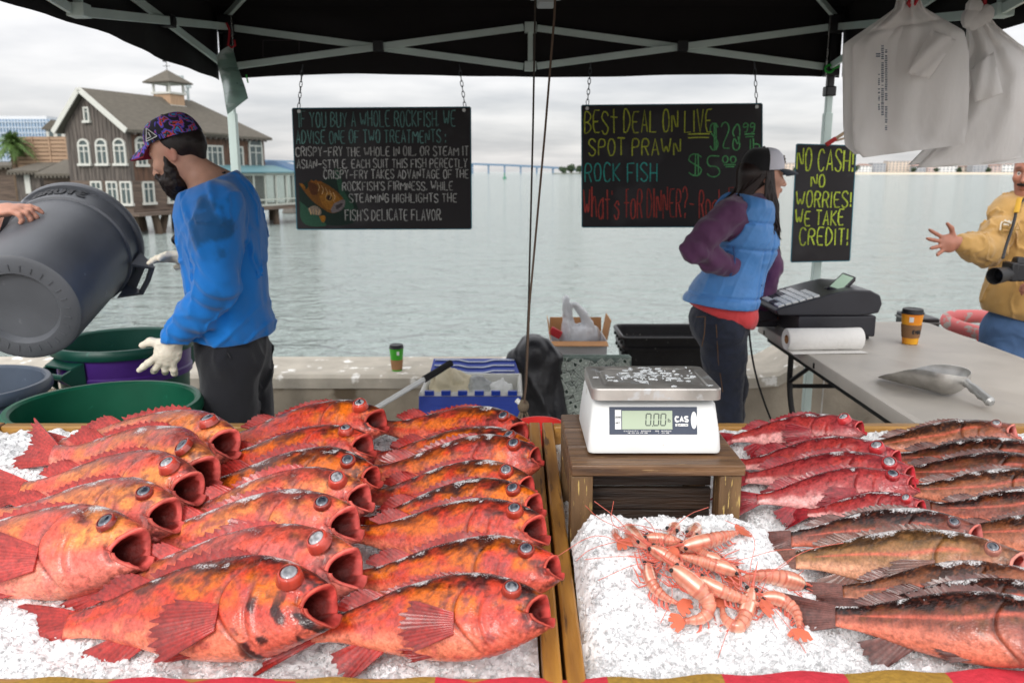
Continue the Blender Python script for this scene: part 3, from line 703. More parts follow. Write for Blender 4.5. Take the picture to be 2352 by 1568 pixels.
for a, b in ((cRL, cRR), (cRL, cFL), (cRR, cFR), (cFL, cFR)):
    scissor(a, ML(a, b, .5), zt_, zb_); scissor(ML(a, b, .5), b, zt_, zb_)
    m_ = ML(a, b, .5); q = MB(); q.box((m_[0], m_[1], (zt_ + zb_) / 2), (.026, .026, .24)); q.box((m_[0], m_[1], zt_), (.06, .06, .05)); q.box((m_[0], m_[1], zb_), (.06, .06, .045)); q.build('truss_joint', M_alu if a == cRL else M_alu, tent, bevel=.003)
q = MB(); q.tube([(TCX, TCY, 2.16), (TCX, TCY, 3.1)], .016, 10); q.build('center_pole', M_alu, tent)
hub_ = PY(1262, 2, TCY); q = MB(); q.box((TCX + .02, TCY, hub_[2] + .035), (.11, .09, .055)); q.box((TCX + .02, TCY, hub_[2] + .01), (.06, .13, .05)); q.cyl((TCX + .02, TCY, hub_[2] + .02), (TCX + .02, TCY, hub_[2] + .11), .022, n=12); q.build('center_hub', mat('grey_plastic', S(150, 156, 158), .5), tent, bevel=.006)
for p in ((TX0, TY1), (TX1, TY1), (TX0, TY0), (TX1, TY0)):
    q = MB(); q.bar((p[0], p[1], 2.3), (TCX + (p[0] - TCX) * .02, TCY + (p[1] - TCY) * .02, 3.04), .02, .03); q.build('rafter', M_alu, tent, bevel=.002)
# faint stitched patch and a green tie on the rear valance
q = MB(); pa = [PY(604, 93, TY1 + .03), PY(687, 93, TY1 + .03), PY(687, 132, TY1 + .03), PY(604, 132, TY1 + .03)]
for a, b in zip(pa, pa[1:] + pa[:1]): q.bar(a, b, .002, .003)
q.build('stitching', mat('grey_thread', S(70, 66, 68), .9), tent)
q = MB(); gc = PY(1905, 158, TY1 - .05); A_ = np.linspace(0, 2 * math.pi, 14)
q.tube([gc + [.022 * math.cos(t_), 0, .018 * math.sin(t_)] for t_ in A_], .006, 6); q.tube([gc + [.02, 0, 0], gc + [.05, -.01, .012]], .006, 6); q.build('green_tie', mat('green_cord', S(40, 170, 60), .6), tent)
q = MB(); gc = PY(566, 172, TY1 - .05); q.tube([gc, gc + [.002, 0, -.02], gc + [.006, 0, -.04]], .004, 6); q.build('green_tie', mat('green_cord_b', S(60, 200, 80), .6), tent)

# ================================================================== ROPES from the canopy
def rope(pts, r, name, lab, m_=M_rope):
    q = MB(); P_ = np.array(pts, float); out = []
    for a, b in zip(P_[:-1], P_[1:]): out += [a + (b - a) * t_ for t_ in np.linspace(0, 1, 6)[:-1]]
    out.append(P_[-1]); out = np.array(out); q.tube(out, r, 7); return tag(q.build(name, m_), lab, 'rope')
YR = 2.7
rp1 = rope([PY(1231, -40, YR), PY(1229, 20, YR), PY(1224, 300, YR), PY(1214, 700, YR), PY(1206, 880, YR), PY(1201, 925, YR)], .0032, 'hanging_rope', 'thin straight dark cord hanging from the canopy centre, the left of two')
rp2 = rope([PY(1276, -40, YR - .02), PY(1273, 40, YR - .02), PY(1252, 300, YR - .02), PY(1216, 700, YR - .02), PY(1209, 880, YR - .02), PY(1204, 925, YR - .02)], .0036, 'hanging_rope', 'brown cord slanting in from the right and joining the straight cord low down', mat('rope_brown', S(86, 70, 58), .9, vscale=200))
q = MB(); kp = PY(1202, 932, YR); q.ball(kp, (.02, .018, .024), 10, 8)
for dx, dy in ((-22, 50), (-8, 52), (14, 40), (28, 60)): q.tube([kp, PY(1202 + dx * .5, 932 + dy * .55, YR), PY(1202 + dx, 932 + dy, YR)], .005, 6)
q.tube([PY(1186, 918, YR), kp], .009, 8, 1); tag(q.build('rope_knot', [mat('rope_knot', S(104, 92, 76), .9, vscale=150), M_white_plastic]), 'knot of brown cord with loose ends above the back of the fish trays', 'knot')

# ================================================================== CHALKBOARDS
m_board = mat('chalkboard', S(38, 35, 37), 0.75, var=.22, vscale=5, spots=(S(52, 50, 52), 3, .56))
m_edge = mat('board_edge', S(40, 110, 128), .5)
m_chalks = {}
def cmat(c):
    if c not in m_chalks: m_chalks[c] = mat('chalk_%d_%d_%d' % c, S(*c), .95, var=.45, vscale=200, detail=3, attr=True)
    return m_chalks[c]
def board(name_lab, cat, corners, Y, group=None):
    TLc, TRc, BRc, BLc = [PY(x, y, Yy) for (x, y), Yy in zip(corners, Y)]
    r = thing('chalkboard', (TLc + TRc) / 2, name_lab, cat, group)
    nrm = np.cross(TRc - TLc, BLc - TLc); nrm /= np.linalg.norm(nrm)
    if nrm[1] > 0: nrm = -nrm
    def T(u, v, h): return (TLc * (1 - u) + TRc * u) * (1 - v) + (BLc * (1 - u) + BRc * u) * v + nrm * h
    q = MB(); q.sheet([[T(0, 0, 0), T(1, 0, 0)], [T(0, 1, 0), T(1, 1, 0)]], [[T(0, 0, -.006), T(1, 0, -.006)], [T(0, 1, -.006), T(1, 1, -.006)]])
    q.build('panel', m_board, r, smooth=0)
    q = MB()
    for (a, b) in (((0, 0), (1, 0)), ((0, 0), (0, 1)), ((1, 0), (1, 1)), ((0, 1), (1, 1))): q.bar(T(*a, -.0035), T(*b, -.0035), .0095, .005, up=nrm)
    q.build('edge_trim', m_edge, r, smooth=0)
    return r, T
def write(r, T, lines, box, asp, wd, seed=1, label=None):
    """lines: (text, x0, x1, ytop, ybot, colour) in the crop's pixels, box = crop extents of the board"""
    bx0, by0, bx1, by1 = box; rnd = random.Random(seed)
    for tx, x0, x1, ya, yb, c in lines:
        q = MB(); W_ = np.linalg.norm(T(1, 0, 0) - T(0, 0, 0)); H_ = np.linalg.norm(T(0, 1, 0) - T(0, 0, 0))
        f = lambda X, Yv, h: T(X / W_, 1 - Yv / H_, h)
        X0, X1 = (x0 - bx0) / (bx1 - bx0) * W_, (x1 - bx0) / (bx1 - bx0) * W_; Y1, Y0 = (1 - (ya - by0) / (by1 - by0)) * H_, (1 - (yb - by0) / (by1 - by0)) * H_
        if tx.startswith('_'):
            pl = [np.array([[X0, Y0], [(X0 + X1) / 2, Y0 + .002], [X1, Y0 + .001]])]
        else: pl = strokes(tx, X0, X1, Y0, Y1, .22, rnd)
        chalk(q, pl, f, wd, rnd=rnd); chalk(q, [p + np.array([.0016, .001]) for p in pl], f, wd * .45, thick=.0009, rnd=rnd)
        o = q.build('chalk_writing', cmat(c), r, smooth=0)
teal, gw, yel, gre, tq, red_, lime = (96, 140, 134), (172, 172, 168), (178, 186, 62), (84, 158, 98), (62, 172, 160), (168, 66, 58), (190, 208, 74)
b1, T1 = board('black chalkboard with pale rockfish cooking advice and a drawn orange fish', 'chalkboard', [(672, 250), (1080, 247), (1082, 525), (683, 526)], [4.42, 4.42, 4.42, 4.42])
L_ = [('IF YOU BUY A WHOLE ROCKFISH, WE', 130, 1350, 145, 262, teal), ('ADVISE ONE OF TWO TREATMENTS :', 105, 1275, 290, 388, teal), ('CRISPY-FRY THE WHOLE IN OIL, OR STEAM IT', 97, 1450, 418, 488, gw),
      ('ASIAN-STYLE. EACH SUIT THIS FISH PERECTLY', 102, 1440, 514, 582, gw), ('CRISPY-FRY TAKES ADVANTAGE OF THE', 310, 1450, 598, 665, gw), ("ROCKFISH'S FIRMNESS, WHILE", 455, 1325, 690, 758, gw),
      ('STEAMING HIGHLIGHTS THE', 505, 1355, 785, 853, gw), ("FISH'S DELICATE FLAVOR.", 470, 1240, 912, 998, gw)]
write(b1, T1, L_, (85, 120, 1468, 1065), 1, .0052, 4)
# the drawn fish
def board_poly(r, T, pts, box, col, h, name, label=None):
    bx0, by0, bx1, by1 = box; q = MB(); P_ = chaikin(np.array(pts + pts[:1], float), 2)[:-1]
    U = (P_[:, 0] - bx0) / (bx1 - bx0); V_ = (P_[:, 1] - by0) / (by1 - by0); n = len(P_)
    q.add([T(u, v, h) for u, v in zip(U, V_)] + [T(u, v, h - .0003) for u, v in zip(U, V_)], [tuple(range(n)), tuple(range(2 * n - 1, n - 1, -1))] + [(i, n + i, n + (i + 1) % n, (i + 1) % n) for i in range(n)])
    return q.build(name, cmat(tuple(int(x * .74) for x in col)), r, smooth=0)
bb1 = (85, 120, 1468, 1065)
for pts, col, h in (([(112, 730), (200, 660), (300, 700), (420, 560), (470, 600), (440, 700), (560, 830), (590, 1000), (420, 1050), (250, 1020), (110, 1000)], (40, 62, 52), .0004),
                    ([(395, 570), (440, 620), (455, 720), (480, 800), (560, 900), (470, 930), (430, 800)], (58, 104, 80), .0007), ([(112, 840), (180, 900), (300, 1000), (330, 1050), (112, 1040)], (60, 110, 86), .0007),
                    ([(112, 700), (135, 705), (170, 760), (195, 700), (240, 678), (300, 690), (380, 740), (445, 800), (472, 850), (455, 900), (400, 940), (340, 935), (290, 900), (220, 850), (170, 790), (135, 740)], (150, 98, 40), .0010),
                    ([(270, 800), (330, 760), (400, 780), (450, 840), (420, 900), (350, 920), (290, 880)], (190, 128, 48), .0013), ([(180, 690), (230, 690), (270, 740), (250, 800), (200, 790)], (112, 66, 36), .0013),
                    ([(385, 860), (470, 820), (475, 870), (440, 920), (370, 940), (350, 920)], (150, 140, 140), .0016), ([(395, 880), (455, 850), (450, 880), (400, 915)], (84, 76, 78), .0019),
                    ([(175, 900), (230, 870), (285, 910), (275, 960), (230, 950), (190, 940)], (176, 160, 140), .0013), ([(262, 960), (315, 955), (310, 1000), (285, 1020)], (196, 132, 40), .0013),
                    ([(112, 700), (140, 700), (165, 735), (150, 745)], (186, 124, 44), .0013), ([(195, 690), (215, 665), (225, 690), (250, 668), (262, 695), (290, 680), (300, 705), (240, 700)], (180, 112, 44), .0013)):
    board_poly(b1, T1, pts, bb1, col, h, 'chalk_drawing')
for rr, col, h in ((36, (206, 150, 70), .0016), (25, (92, 58, 36), .0019), (14, (24, 20, 22), .0022)):
    board_poly(b1, T1, [(348 + rr * math.cos(t_), 815 + rr * math.sin(t_)) for t_ in np.linspace(0, 2 * math.pi, 13)[:-1]], bb1, col, h, 'chalk_drawing')
q = MB(); W_ = np.linalg.norm(T1(1, 0, 0) - T1(0, 0, 0)); H_ = np.linalg.norm(T1(0, 1, 0) - T1(0, 0, 0)); rr = random.Random(8)
def b1f(x, y): return np.array([(x - 85) / 1383 * W_, (1 - (y - 120) / 945) * H_])
pls = [np.array([b1f(190 + 26 * k, 900 + 4 * k), b1f(200 + 20 * k, 950)]) for k in range(4)] + [np.array([b1f(260 + 30 * k, 700 + 18 * k), b1f(275 + 30 * k, 730 + 20 * k), b1f(262 + 30 * k, 765 + 20 * k)]) for k in range(5)]
chalk(q, pls, lambda X, Yv, h: T1(X / W_, 1 - Yv / H_, h + .0018), .003, rnd=rr); q.build('chalk_drawing', cmat((205, 170, 120)), b1, smooth=0)
b2, T2 = board('black chalkboard listing spot prawn and rock fish prices in yellow, green and red', 'chalkboard', [(1337, 243), (1750, 239), (1750, 520), (1338, 521)], [4.42] * 4)
bx2 = (103, 76, 1278, 870)
write(b2, T2, [('BESt DEAL ON LIVE', 120, 950, 108, 253, yel), ('_', 795, 935, 265, 265, yel), ('_', 795, 930, 288, 288, yel), ('SPOT PRAWN', 145, 745, 288, 398, yel), ('$28', 940, 1135, 195, 363, gre), ('99', 1155, 1232, 198, 255, gre),
    ('_', 1165, 1230, 268, 268, gre), ('_', 1170, 1225, 285, 285, gre), ('lb', 1200, 1262, 300, 368, gre), ('ROCK FISH', 120, 590, 447, 568, tq), ('$5', 800, 1000, 402, 538, gre), ('00', 1020, 1108, 408, 452, gre), ('_', 1030, 1105, 465, 465, gre), ('_', 1040, 1095, 478, 478, gre),
    ("What's foR DINNER?- Rock Fish", 110, 1195, 615, 812, red_)], bx2, 1, .0062, 9)
b3, T3 = board('narrow black chalkboard clipped to the canopy post, refusing cash in lime chalk', 'chalkboard', [(1831, 332), (1966, 336), (1951, 598), (1818, 601)], [4.38, 4.38, 4.36, 4.36])
# the third sign is a parallelogram: rows given straight in board units
def wr3(rows):
    for k, (tx, u0, u1, v0, v1) in enumerate(rows): write(b3, T3, [(tx, u0, u1, v0, v1, lime)], (0, 0, 1, 1), 1, .0072, 20 + k)
wr3([('NO CASH!', .01, .97, .035, .215), ('NO', .27, .5, .245, .35), ('WORRIES!', .03, .97, .395, .53), ('WE TAKE', .03, .86, .555, .685), ('CREDIT!', .12, .95, .715, .86)])
# chains
def chain(pa, pb, nm_lab):
    pa, pb = np.array(pa), np.array(pb); L = np.linalg.norm(pb - pa); n = int(L / .026); q = MB(); t_ = (pb - pa) / L
    for k in range(n):
        c = pa + (pb - pa) * (k + .5) / n; s_ = np.array([1.0, 0, 0]) if k % 2 else np.array([0, 1.0, 0]); s_ = s_ - t_ * np.dot(s_, t_); s_ /= np.linalg.norm(s_)
        A_ = np.linspace(0, 2 * math.pi, 11); q.tube([c + t_ * .017 * math.sin(a_) + s_ * .007 * math.cos(a_) for a_ in A_], .0022, 5, caps=False)
    tag(q.build('hanging_chain', mat('chain_metal', S(78, 80, 84), .35, .9)), nm_lab, 'chain', 'chains holding the chalkboards')
for (tx, ty, bx_, by_, lab) in ((695, 150, 686, 250, 'thin chain holding the left corner of the rockfish advice board'), (1055, 150, 1068, 247, 'thin chain holding the right corner of the rockfish advice board'),
                           (1357, 145, 1349, 241, 'thin chain holding the left corner of the price board'), (1733, 145, 1738, 239, 'thin chain holding the right corner of the price board')):
    chain(PY(tx, ty, 4.45), PY(bx_, by_, 4.43), lab)
for r_, T_, us in ((b1, T1, (.036, .965)), (b2, T2, (.028, .972))):
    for u in us:
        q = MB(); c = T_(u, .022, .0); n_ = T_(u, .022, .003) - c; n_ /= np.linalg.norm(n_); q.cyl(c - n_ * .002, c + n_ * .003, .009, n=14); q.build('eyelet', M_white_plastic, r_)
# short cords from the chains over the truss bars
for x0, y0, x1, y1 in ((700, 85, 695, 150), (1040, 82, 1055, 150), (1376, 75, 1357, 145), (1722, 72, 1733, 145)):
    pass
clip = thing('spring_clamp', PY(1912, 325, 4.3), 'red tipped spring clamp gripping the top of the no cash board', 'clamp')
a_, b_, c_ = PY(1897, 333, 4.34), PY(1920, 318, 4.33), PY(1975, 282, 4.3)
q = MB(); q.bar(a_, b_, .03, .022); q.build('jaw_tip', mat('clamp_red', S(176, 34, 34), .5), clip, bevel=.003)
q = MB(); q.bar(b_, c_, .022, .016); q.bar(b_ + [0, 0, -.012], c_ + [.02, 0, -.05], .022, .01); q.build('handle', mat('clamp_wood', S(186, 160, 130), .6), clip, bevel=.003)

# ================================================================== HANGING CARD AND CARRIER BAGS
m_pouch = mat('green_pouch', S(120, 150, 138), .3, var=.25, vscale=7, trans=.25, spots=(S(190, 205, 200), 4, .55), stretch=(1, 1, 3))
pc = [PY(497, 128, 4.2), PY(530, 103, 4.2), PY(570, 226, 4.16), PY(523, 263, 4.16)]
hp = thing('plastic_pouch', pc[1], 'crumpled green plastic pouch hanging by a red string from the canopy corner', 'pouch')
G = np.array([[(pc[0] * (1 - u) + pc[1] * u) * (1 - v) + (pc[3] * (1 - u) + pc[2] * u) * v + [0, -.012 * math.sin(u * 3.1) - .006 * math.sin(v * 9 + u * 4), 0] for u in np.linspace(0, 1, 9)] for v in np.linspace(0, 1, 15)])
q = MB(); q.sheet(G, G + [0, .005, 0]); q.build('sleeve', m_pouch, hp, smooth=60)
q = MB(); q.tube([PY(*p, 4.2) for p in ((520, 53), (527, 70), (526, 90), (524, 104), (532, 110), (540, 105), (538, 92))], .005, 6); q.build('red_string', mat('red_string', S(170, 30, 44), .7), hp)

m_bag = mat('thin_plastic_bag', S(240, 237, 234), .42, var=.05, vscale=8, bump=.6, bscale=24, stretch=(1.6, 1, .8))
_t = m_bag.node_tree; _n = _t.nodes; _tr = _n.new('ShaderNodeBsdfTranslucent'); _tr.inputs[0].default_value = (.93, .92, .91, 1); _mx = _n.new('ShaderNodeMixShader'); _mx.inputs[0].default_value = .55
_t.links.new(_n['Principled BSDF'].outputs[0], _mx.inputs[1]); _t.links.new(_tr.outputs[0], _mx.inputs[2]); _t.links.new(_mx.outputs[0], _n['Material Output'].inputs[0])
m_ink = mat('bag_ink', S(84, 92, 106), .6)
def tshirt_bag(outline, Y, name_lab, seed, flap, print_=None, hook=None):
    """outline: pixel polygon (left edge list, right edge list) from the knot down"""
    r = thing('carrier_bag', PY(hook[0], hook[1], Y), name_lab, 'plastic bag', 'carrier bags hanging from the canopy')
    Lp, Rp = outline; n = 60; mcols = 40
    tl = np.linspace(0, 1, n); li = np.linspace(0, 1, len(Lp)); ri = np.linspace(0, 1, len(Rp))
    Lx = np.stack([np.interp(tl, li, [p[k] for p in Lp]) for k in (0, 1)], 1); Rx = np.stack([np.interp(tl, ri, [p[k] for p in Rp]) for k in (0, 1)], 1)
    for layer, (dx, dyp, dY) in enumerate(((0, 0, 0), (-20, -7, .028))):
        A = []; B = []
        for i in range(n):
            ra = []; rb = []
            for j in range(mcols):
                u = j / (mcols - 1); px = Lx[i, 0] * (1 - u) + Rx[i, 0] * u; py = Lx[i, 1] * (1 - u) + Rx[i, 1] * u
                px += dx * sstep(.1, .5, tl[i]) * (1 if u < .5 else .2); py += dyp * tl[i]
                v = tl[i]; fold = .010 * math.sin(u * 17 + 5 * v + seed + layer) * (1 - .5 * v) + .018 * float(fbm([[u * 2.5 + layer, v * 2.2, seed]], 3, seed)[0]) * sstep(0, .35, v) + .02 * math.sin(math.pi * u)
                fold += .006 * abs(float(vnoise([[u * 6 + v * 3, v * 4 - u * 5, seed + layer]], seed)[0]))
                crease = -.010 * math.exp(-((v - (.33 - .05 * u)) / .018) ** 2)
                w_ = PY(px, py, Y + dY - fold - crease); ra.append(w_); rb.append(w_ + [0, .006, 0])
            A.append(ra); B.append(rb)
        q = MB(); q.sheet(A, B); q.build('bag_sheet', m_bag, r, smooth=80)
    fl = np.array(flap); q = MB()
    G = []
    for i in range(16):
        v = i / 15
        row = []
        for j in range(10):
            u = j / 9
            p = (fl[0] * (1 - u) + fl[1] * u) * (1 - v) + (fl[3] * (1 - u) + fl[2] * u) * v
            row.append(PY(p[0], p[1], Y - .055 - .012 * math.sin(u * 3.1) - .014 * math.sin(v * 3) + .006 * math.sin(u * 9 + v * 5)))
        G.append(row)
    q.sheet(G, np.array(G) + [0, .004, 0]); q.build('handle_loop', m_bag, r, smooth=80)
    if print_:
        rnd = random.Random(4); q = MB()
        for (x0, x1, y0, y1) in print_:
            k = 0
            y = y0
            while y < y1:
                h_ = rnd.uniform(2, 5)
                if rnd.random() < .86:
                    a_ = PY(x0 + .6 * rnd.random(), y, Y - .055); b_ = PY(x1 - .6 * rnd.random(), y + h_, Y - .055); q.box((a_ + b_) / 2, (abs(b_[0] - a_[0]), .0008, abs(a_[2] - b_[2]) * .75))
                y += h_ + .8
        q.build('printed_text', m_ink, r, smooth=0)
    q = MB(); hx, hy = hook
    q.tube([PY(hx + x, hy + y, Y - .02) for x, y in ((6, -110), (6, -40), (4, -10), (-4, 4), (-14, 8), (-18, 2), (-14, -6))], .006, 8); q.build('red_hook', mat('hook_red', S(160, 30, 40), .5), r)
    return r
tshirt_bag(([(2062, -8), (2056, 20), (2010, 60), (1956, 105), (1957, 200), (1958, 290), (1962, 340), (1984, 362)], [(2112, -6), (2122, 18), (2168, 45), (2215, 72), (2226, 120), (2226, 220), (2222, 290), (2214, 332)]), 2.72,
    'front white plastic carrier bag with a column of grey print, hanging under the canopy', 3, [(2140, 68), (2196, 92), (2134, 182), (2084, 168)], [(2024, 2030, 104, 262), (2032.5, 2038, 105, 300), (2017, 2021, 170, 250), (2012, 2022, 122, 130)], (2104, 6))
tshirt_bag(([(2226, 34), (2222, 60), (2228, 100), (2212, 200), (2190, 270), (2150, 340), (2108, 384), (2106, 386)], [(2268, 30), (2290, 60), (2340, 100), (2420, 150), (2440, 220), (2440, 290), (2430, 360), (2400, 372)]), 2.86,
    'rear white plastic carrier bag, unprinted, partly behind the front bag at the right edge', 8, [(2230, 160), (2282, 120), (2304, 215), (2240, 235)], None, (2257, 30))
q = MB(); rr = random.Random(3)
for k in range(9):
    c = PY(2240 + rr.uniform(-18, 34), 36 + rr.uniform(-20, 14), 2.83); q.ball(c, (.02 + .012 * rr.random(), .015, .03), 8, 6)
tag(q.build('bag_knot', m_bag), 'bunched knotted neck of the rear carrier bag', 'bag knot')

# ================================================================== FOLDING TABLE
TZ = .76
m_ttop = mat('table_laminate', S(176, 170, 161), .5, var=.12, vscale=4, rvar=.15, spots=(S(172, 166, 158), 5, .6))
tb = thing('folding_table', (1.72, 3.2, 0), 'grey folding table holding the cash register, with black metal legs', 'table')
def tpt(u, v, z): # u across 0..1, v along 0 (near) .. 1 (far)
    near, far = np.array([1.235, 1.9]), np.array([1.262, 4.22]); d_ = np.array([.88, -.01])
    p = near * (1 - v) + far * v + d_ * u; return np.array([p[0], p[1], z])
rim = []
for (u, v, cu, cv) in ((0, 0, 1, 1), (1, 0, -1, 1), (1, 1, -1, -1), (0, 1, 1, -1)):
    for k in range(6):
        a_ = k / 5 * math.pi / 2; r_ = .06; s_, c_ = math.sin(a_), math.cos(a_)
        if (u, v) in ((0, 0), (1, 1)): x_, y_ = 1 - s_, 1 - c_
        else: x_, y_ = 1 - c_, 1 - s_
        if (u, v) == (0, 0): x_, y_ = 1 - c_, 1 - s_; x_, y_ = 1 - math.sin(a_) if False else x_, y_
        rim.append((u, v, cu, cv, a_))
def rimpts(inset, z):
    out = []
    r_ = .06
    W_, L_t = .88, 2.32
    cs = [(r_, r_, math.pi), (W_ - r_, r_, 1.5 * math.pi), (W_ - r_, L_t - r_, 0), (r_, L_t - r_, .5 * math.pi)]
    for cx_, cy_, a0 in cs:
        for k in range(7):
            a_ = a0 + k / 6 * math.pi / 2; x = cx_ + (r_ - inset) * math.cos(a_); y = cy_ + (r_ - inset) * math.sin(a_); out.append(tpt(x / W_, y / L_t, z))
    return out
q = MB(); q.rings([rimpts(.012, TZ - .05), rimpts(0, TZ - .045), rimpts(0, TZ - .008), rimpts(.006, TZ), rimpts(.03, TZ), rimpts(.034, TZ - .0015)]); q.build('tabletop', m_ttop, tb, smooth=50)
m_leg = mat('black_enamel', S(24, 24, 26), .35)
q = MB(); q.bar(tpt(.05, .05, TZ - .066), tpt(.05, .95, TZ - .066), .025, .03); q.bar(tpt(.95, .05, TZ - .066), tpt(.95, .95, TZ - .066), .025, .03); q.build('apron_rail', m_leg, tb)
for v, s_ in ((.86, -1), (.16, 1)):
    for u in (.1, .9):
        q = MB(); p0 = tpt(u, v, TZ - .07); p1 = tpt(u, v, .48); p2 = tpt(u + (.03 if u < .5 else -.03), v + s_ * .02, .3); p3 = tpt(u + (-.03 if u < .5 else .03), v, .0)
        q.tube(chaikin(np.array([p0, p1, p2, p3]), 2), .014, 10); q.build('leg', m_leg, tb)
    q = MB(); q.tube([tpt(.1, v, .5), tpt(.9, v, .5)], .011, 8); q.tube([tpt(.1, v, .52), tpt(.14, v + s_ * .06, .62), tpt(.2, v + s_ * .12, .68)], .011, 8); q.build('leg_brace', m_leg, tb)
for v in (.62, .93):
    q = MB(); c = tpt(0, v, TZ - .028); q.box(c, (.006, .014, .022)); q.build('edge_clip', m_leg, tb)

# ================================================================== DISPLAY TRAYS, COVERED STALL TABLE
TR0, TRS = .735, .067                          # rim plane z = TR0 + TRS*Y
def rz(Y, d=0.0): return TR0 + TRS * Y + d
YF, YB = 1.045, 2.09
m_tray = mat('tray_wood', S(172, 122, 52), .5, col2=S(136, 92, 40), vscale=5, stretch=(10, 1.2, 10), bump=.25, bscale=9, spots=(S(92, 62, 36), 6, .62), coat=.2)
m_traye = mat('tray_wood_end', S(172, 128, 60), .5, col2=S(138, 98, 46), vscale=5, stretch=(1.2, 10, 10), bump=.25, bscale=9, coat=.2)
def tray(x0, x1, lab, lab2):
    r = thing('fish_tray', ((x0 + x1) / 2, (YF + YB) / 2, rz(1.6, -.1)), lab, 'tray', 'wooden display trays')
    wd = .028; h = .075
    for xa in (x0, x1 - wd):
        R = [[(xa, Y, rz(Y, -h)), (xa + wd, Y, rz(Y, -h)), (xa + wd, Y, rz(Y)), (xa, Y, rz(Y))] for Y in np.linspace(YF, YB, 7)]
        q = MB(); q.rings(R); q.build('side_board', m_tray, r, smooth=20, bevel=.004)
    for Y in (YF - .0, YB - wd):
        q = MB(); q.rings([[(x, Y, rz(Y, -h)), (x, Y + wd, rz(Y + wd, -h)), (x, Y + wd, rz(Y + wd, -.002)), (x, Y, rz(Y, -.002))] for x in np.linspace(x0 + wd + .001, x1 - wd - .001, 9)]); q.build('end_board', m_traye, r, smooth=20, bevel=.004)
    q = MB(); q.add([(x0 + wd, YF + .01, rz(YF, -h + .008)), (x1 - wd, YF + .01, rz(YF, -h + .008)), (x1 - wd, YB - .01, rz(YB, -h + .008)), (x0 + wd, YB - .01, rz(YB, -h + .008))] + [(x0 + wd, YF + .01, rz(YF, -h)), (x1 - wd, YF + .01, rz(YF, -h)), (x1 - wd, YB - .01, rz(YB, -h)), (x0 + wd, YB - .01, rz(YB, -h))],
        [(0, 1, 2, 3), (7, 6, 5, 4), (0, 4, 5, 1), (1, 5, 6, 2), (2, 6, 7, 3), (3, 7, 4, 0)]); q.build('bottom_board', m_tray, r, smooth=0)
    return r
SEAM = .076
tray(-1.36, SEAM - .003, 'left wooden tray full of big orange rockfish laid on crushed ice', '')
tray(SEAM + .003, 1.40, 'right wooden tray with prawns, the scale stand and dark brown fish on ice', '')
# stall table under the trays, draped with a striped cloth
st_ = thing('stall_table', (0, 1.6, 0), 'stall table under the fish trays, draped in a red and mustard striped cloth', 'table')
q = MB(); q.rings([[(-1.42, Y, rz(Y, -.115)), (1.46, Y, rz(Y, -.115)), (1.46, Y, rz(Y, -.079)), (-1.42, Y, rz(Y, -.079))] for Y in (YF + .03, YB + .02)]); q.build('tabletop', M_wood, st_, smooth=0)
for x in (-1.3, 1.34):
    for Y in (YF + .1, YB - .06):
        q = MB(); q.box((x, Y, rz(Y, -.115) / 2), (.05, .05, rz(Y, -.117))); q.build('leg', M_wood, st_)
m_clothr = mat('cloth_red', S(186, 44, 58), .85, var=.12, vscale=60, bump=.3, bscale=160)
m_clothm = mat('cloth_mustard', S(150, 116, 44), .85, var=.2, vscale=120, bump=.3, bscale=160)
q = MB()
# stripe limits where they show along the front rim, in pixels
lim = [-240, 0, 250, 680, 1000, 1395, 1658, 1940, 2172, 2420, 2700]
for k in range(len(lim) - 1):
    xa, xb = PPL(lim[k], 1562, TR0, TRS)[0], PPL(lim[k + 1], 1562, TR0, TRS)[0]
    ss = np.linspace(xa, xb, 10); prof = [(YF + .024, .001), (YF + .014, .0025), (YF - .004, .001), (YF - .012, .0), (YF - .016, -.02), (YF - .018, -.08), (YF - .02, -.3), (YF - .022, -.62)]
    rise = lambda x: .010 * sstep(.12, .45, x) + .012 * sstep(.4, 1.2, x)
    G = [[(x, y + .004 * math.sin(x * 31) * min(1, -z * 10), rz(YF, z) + .003 * math.sin(x * 47 + 1) + rise(x)) for x in ss] for y, z in prof]
    q.sheet(np.array(G) + [0, -.002, 0], np.array(G), 1 if k % 2 else 0)
q.build('striped_cloth', [m_clothr, m_clothm], st_, smooth=40)
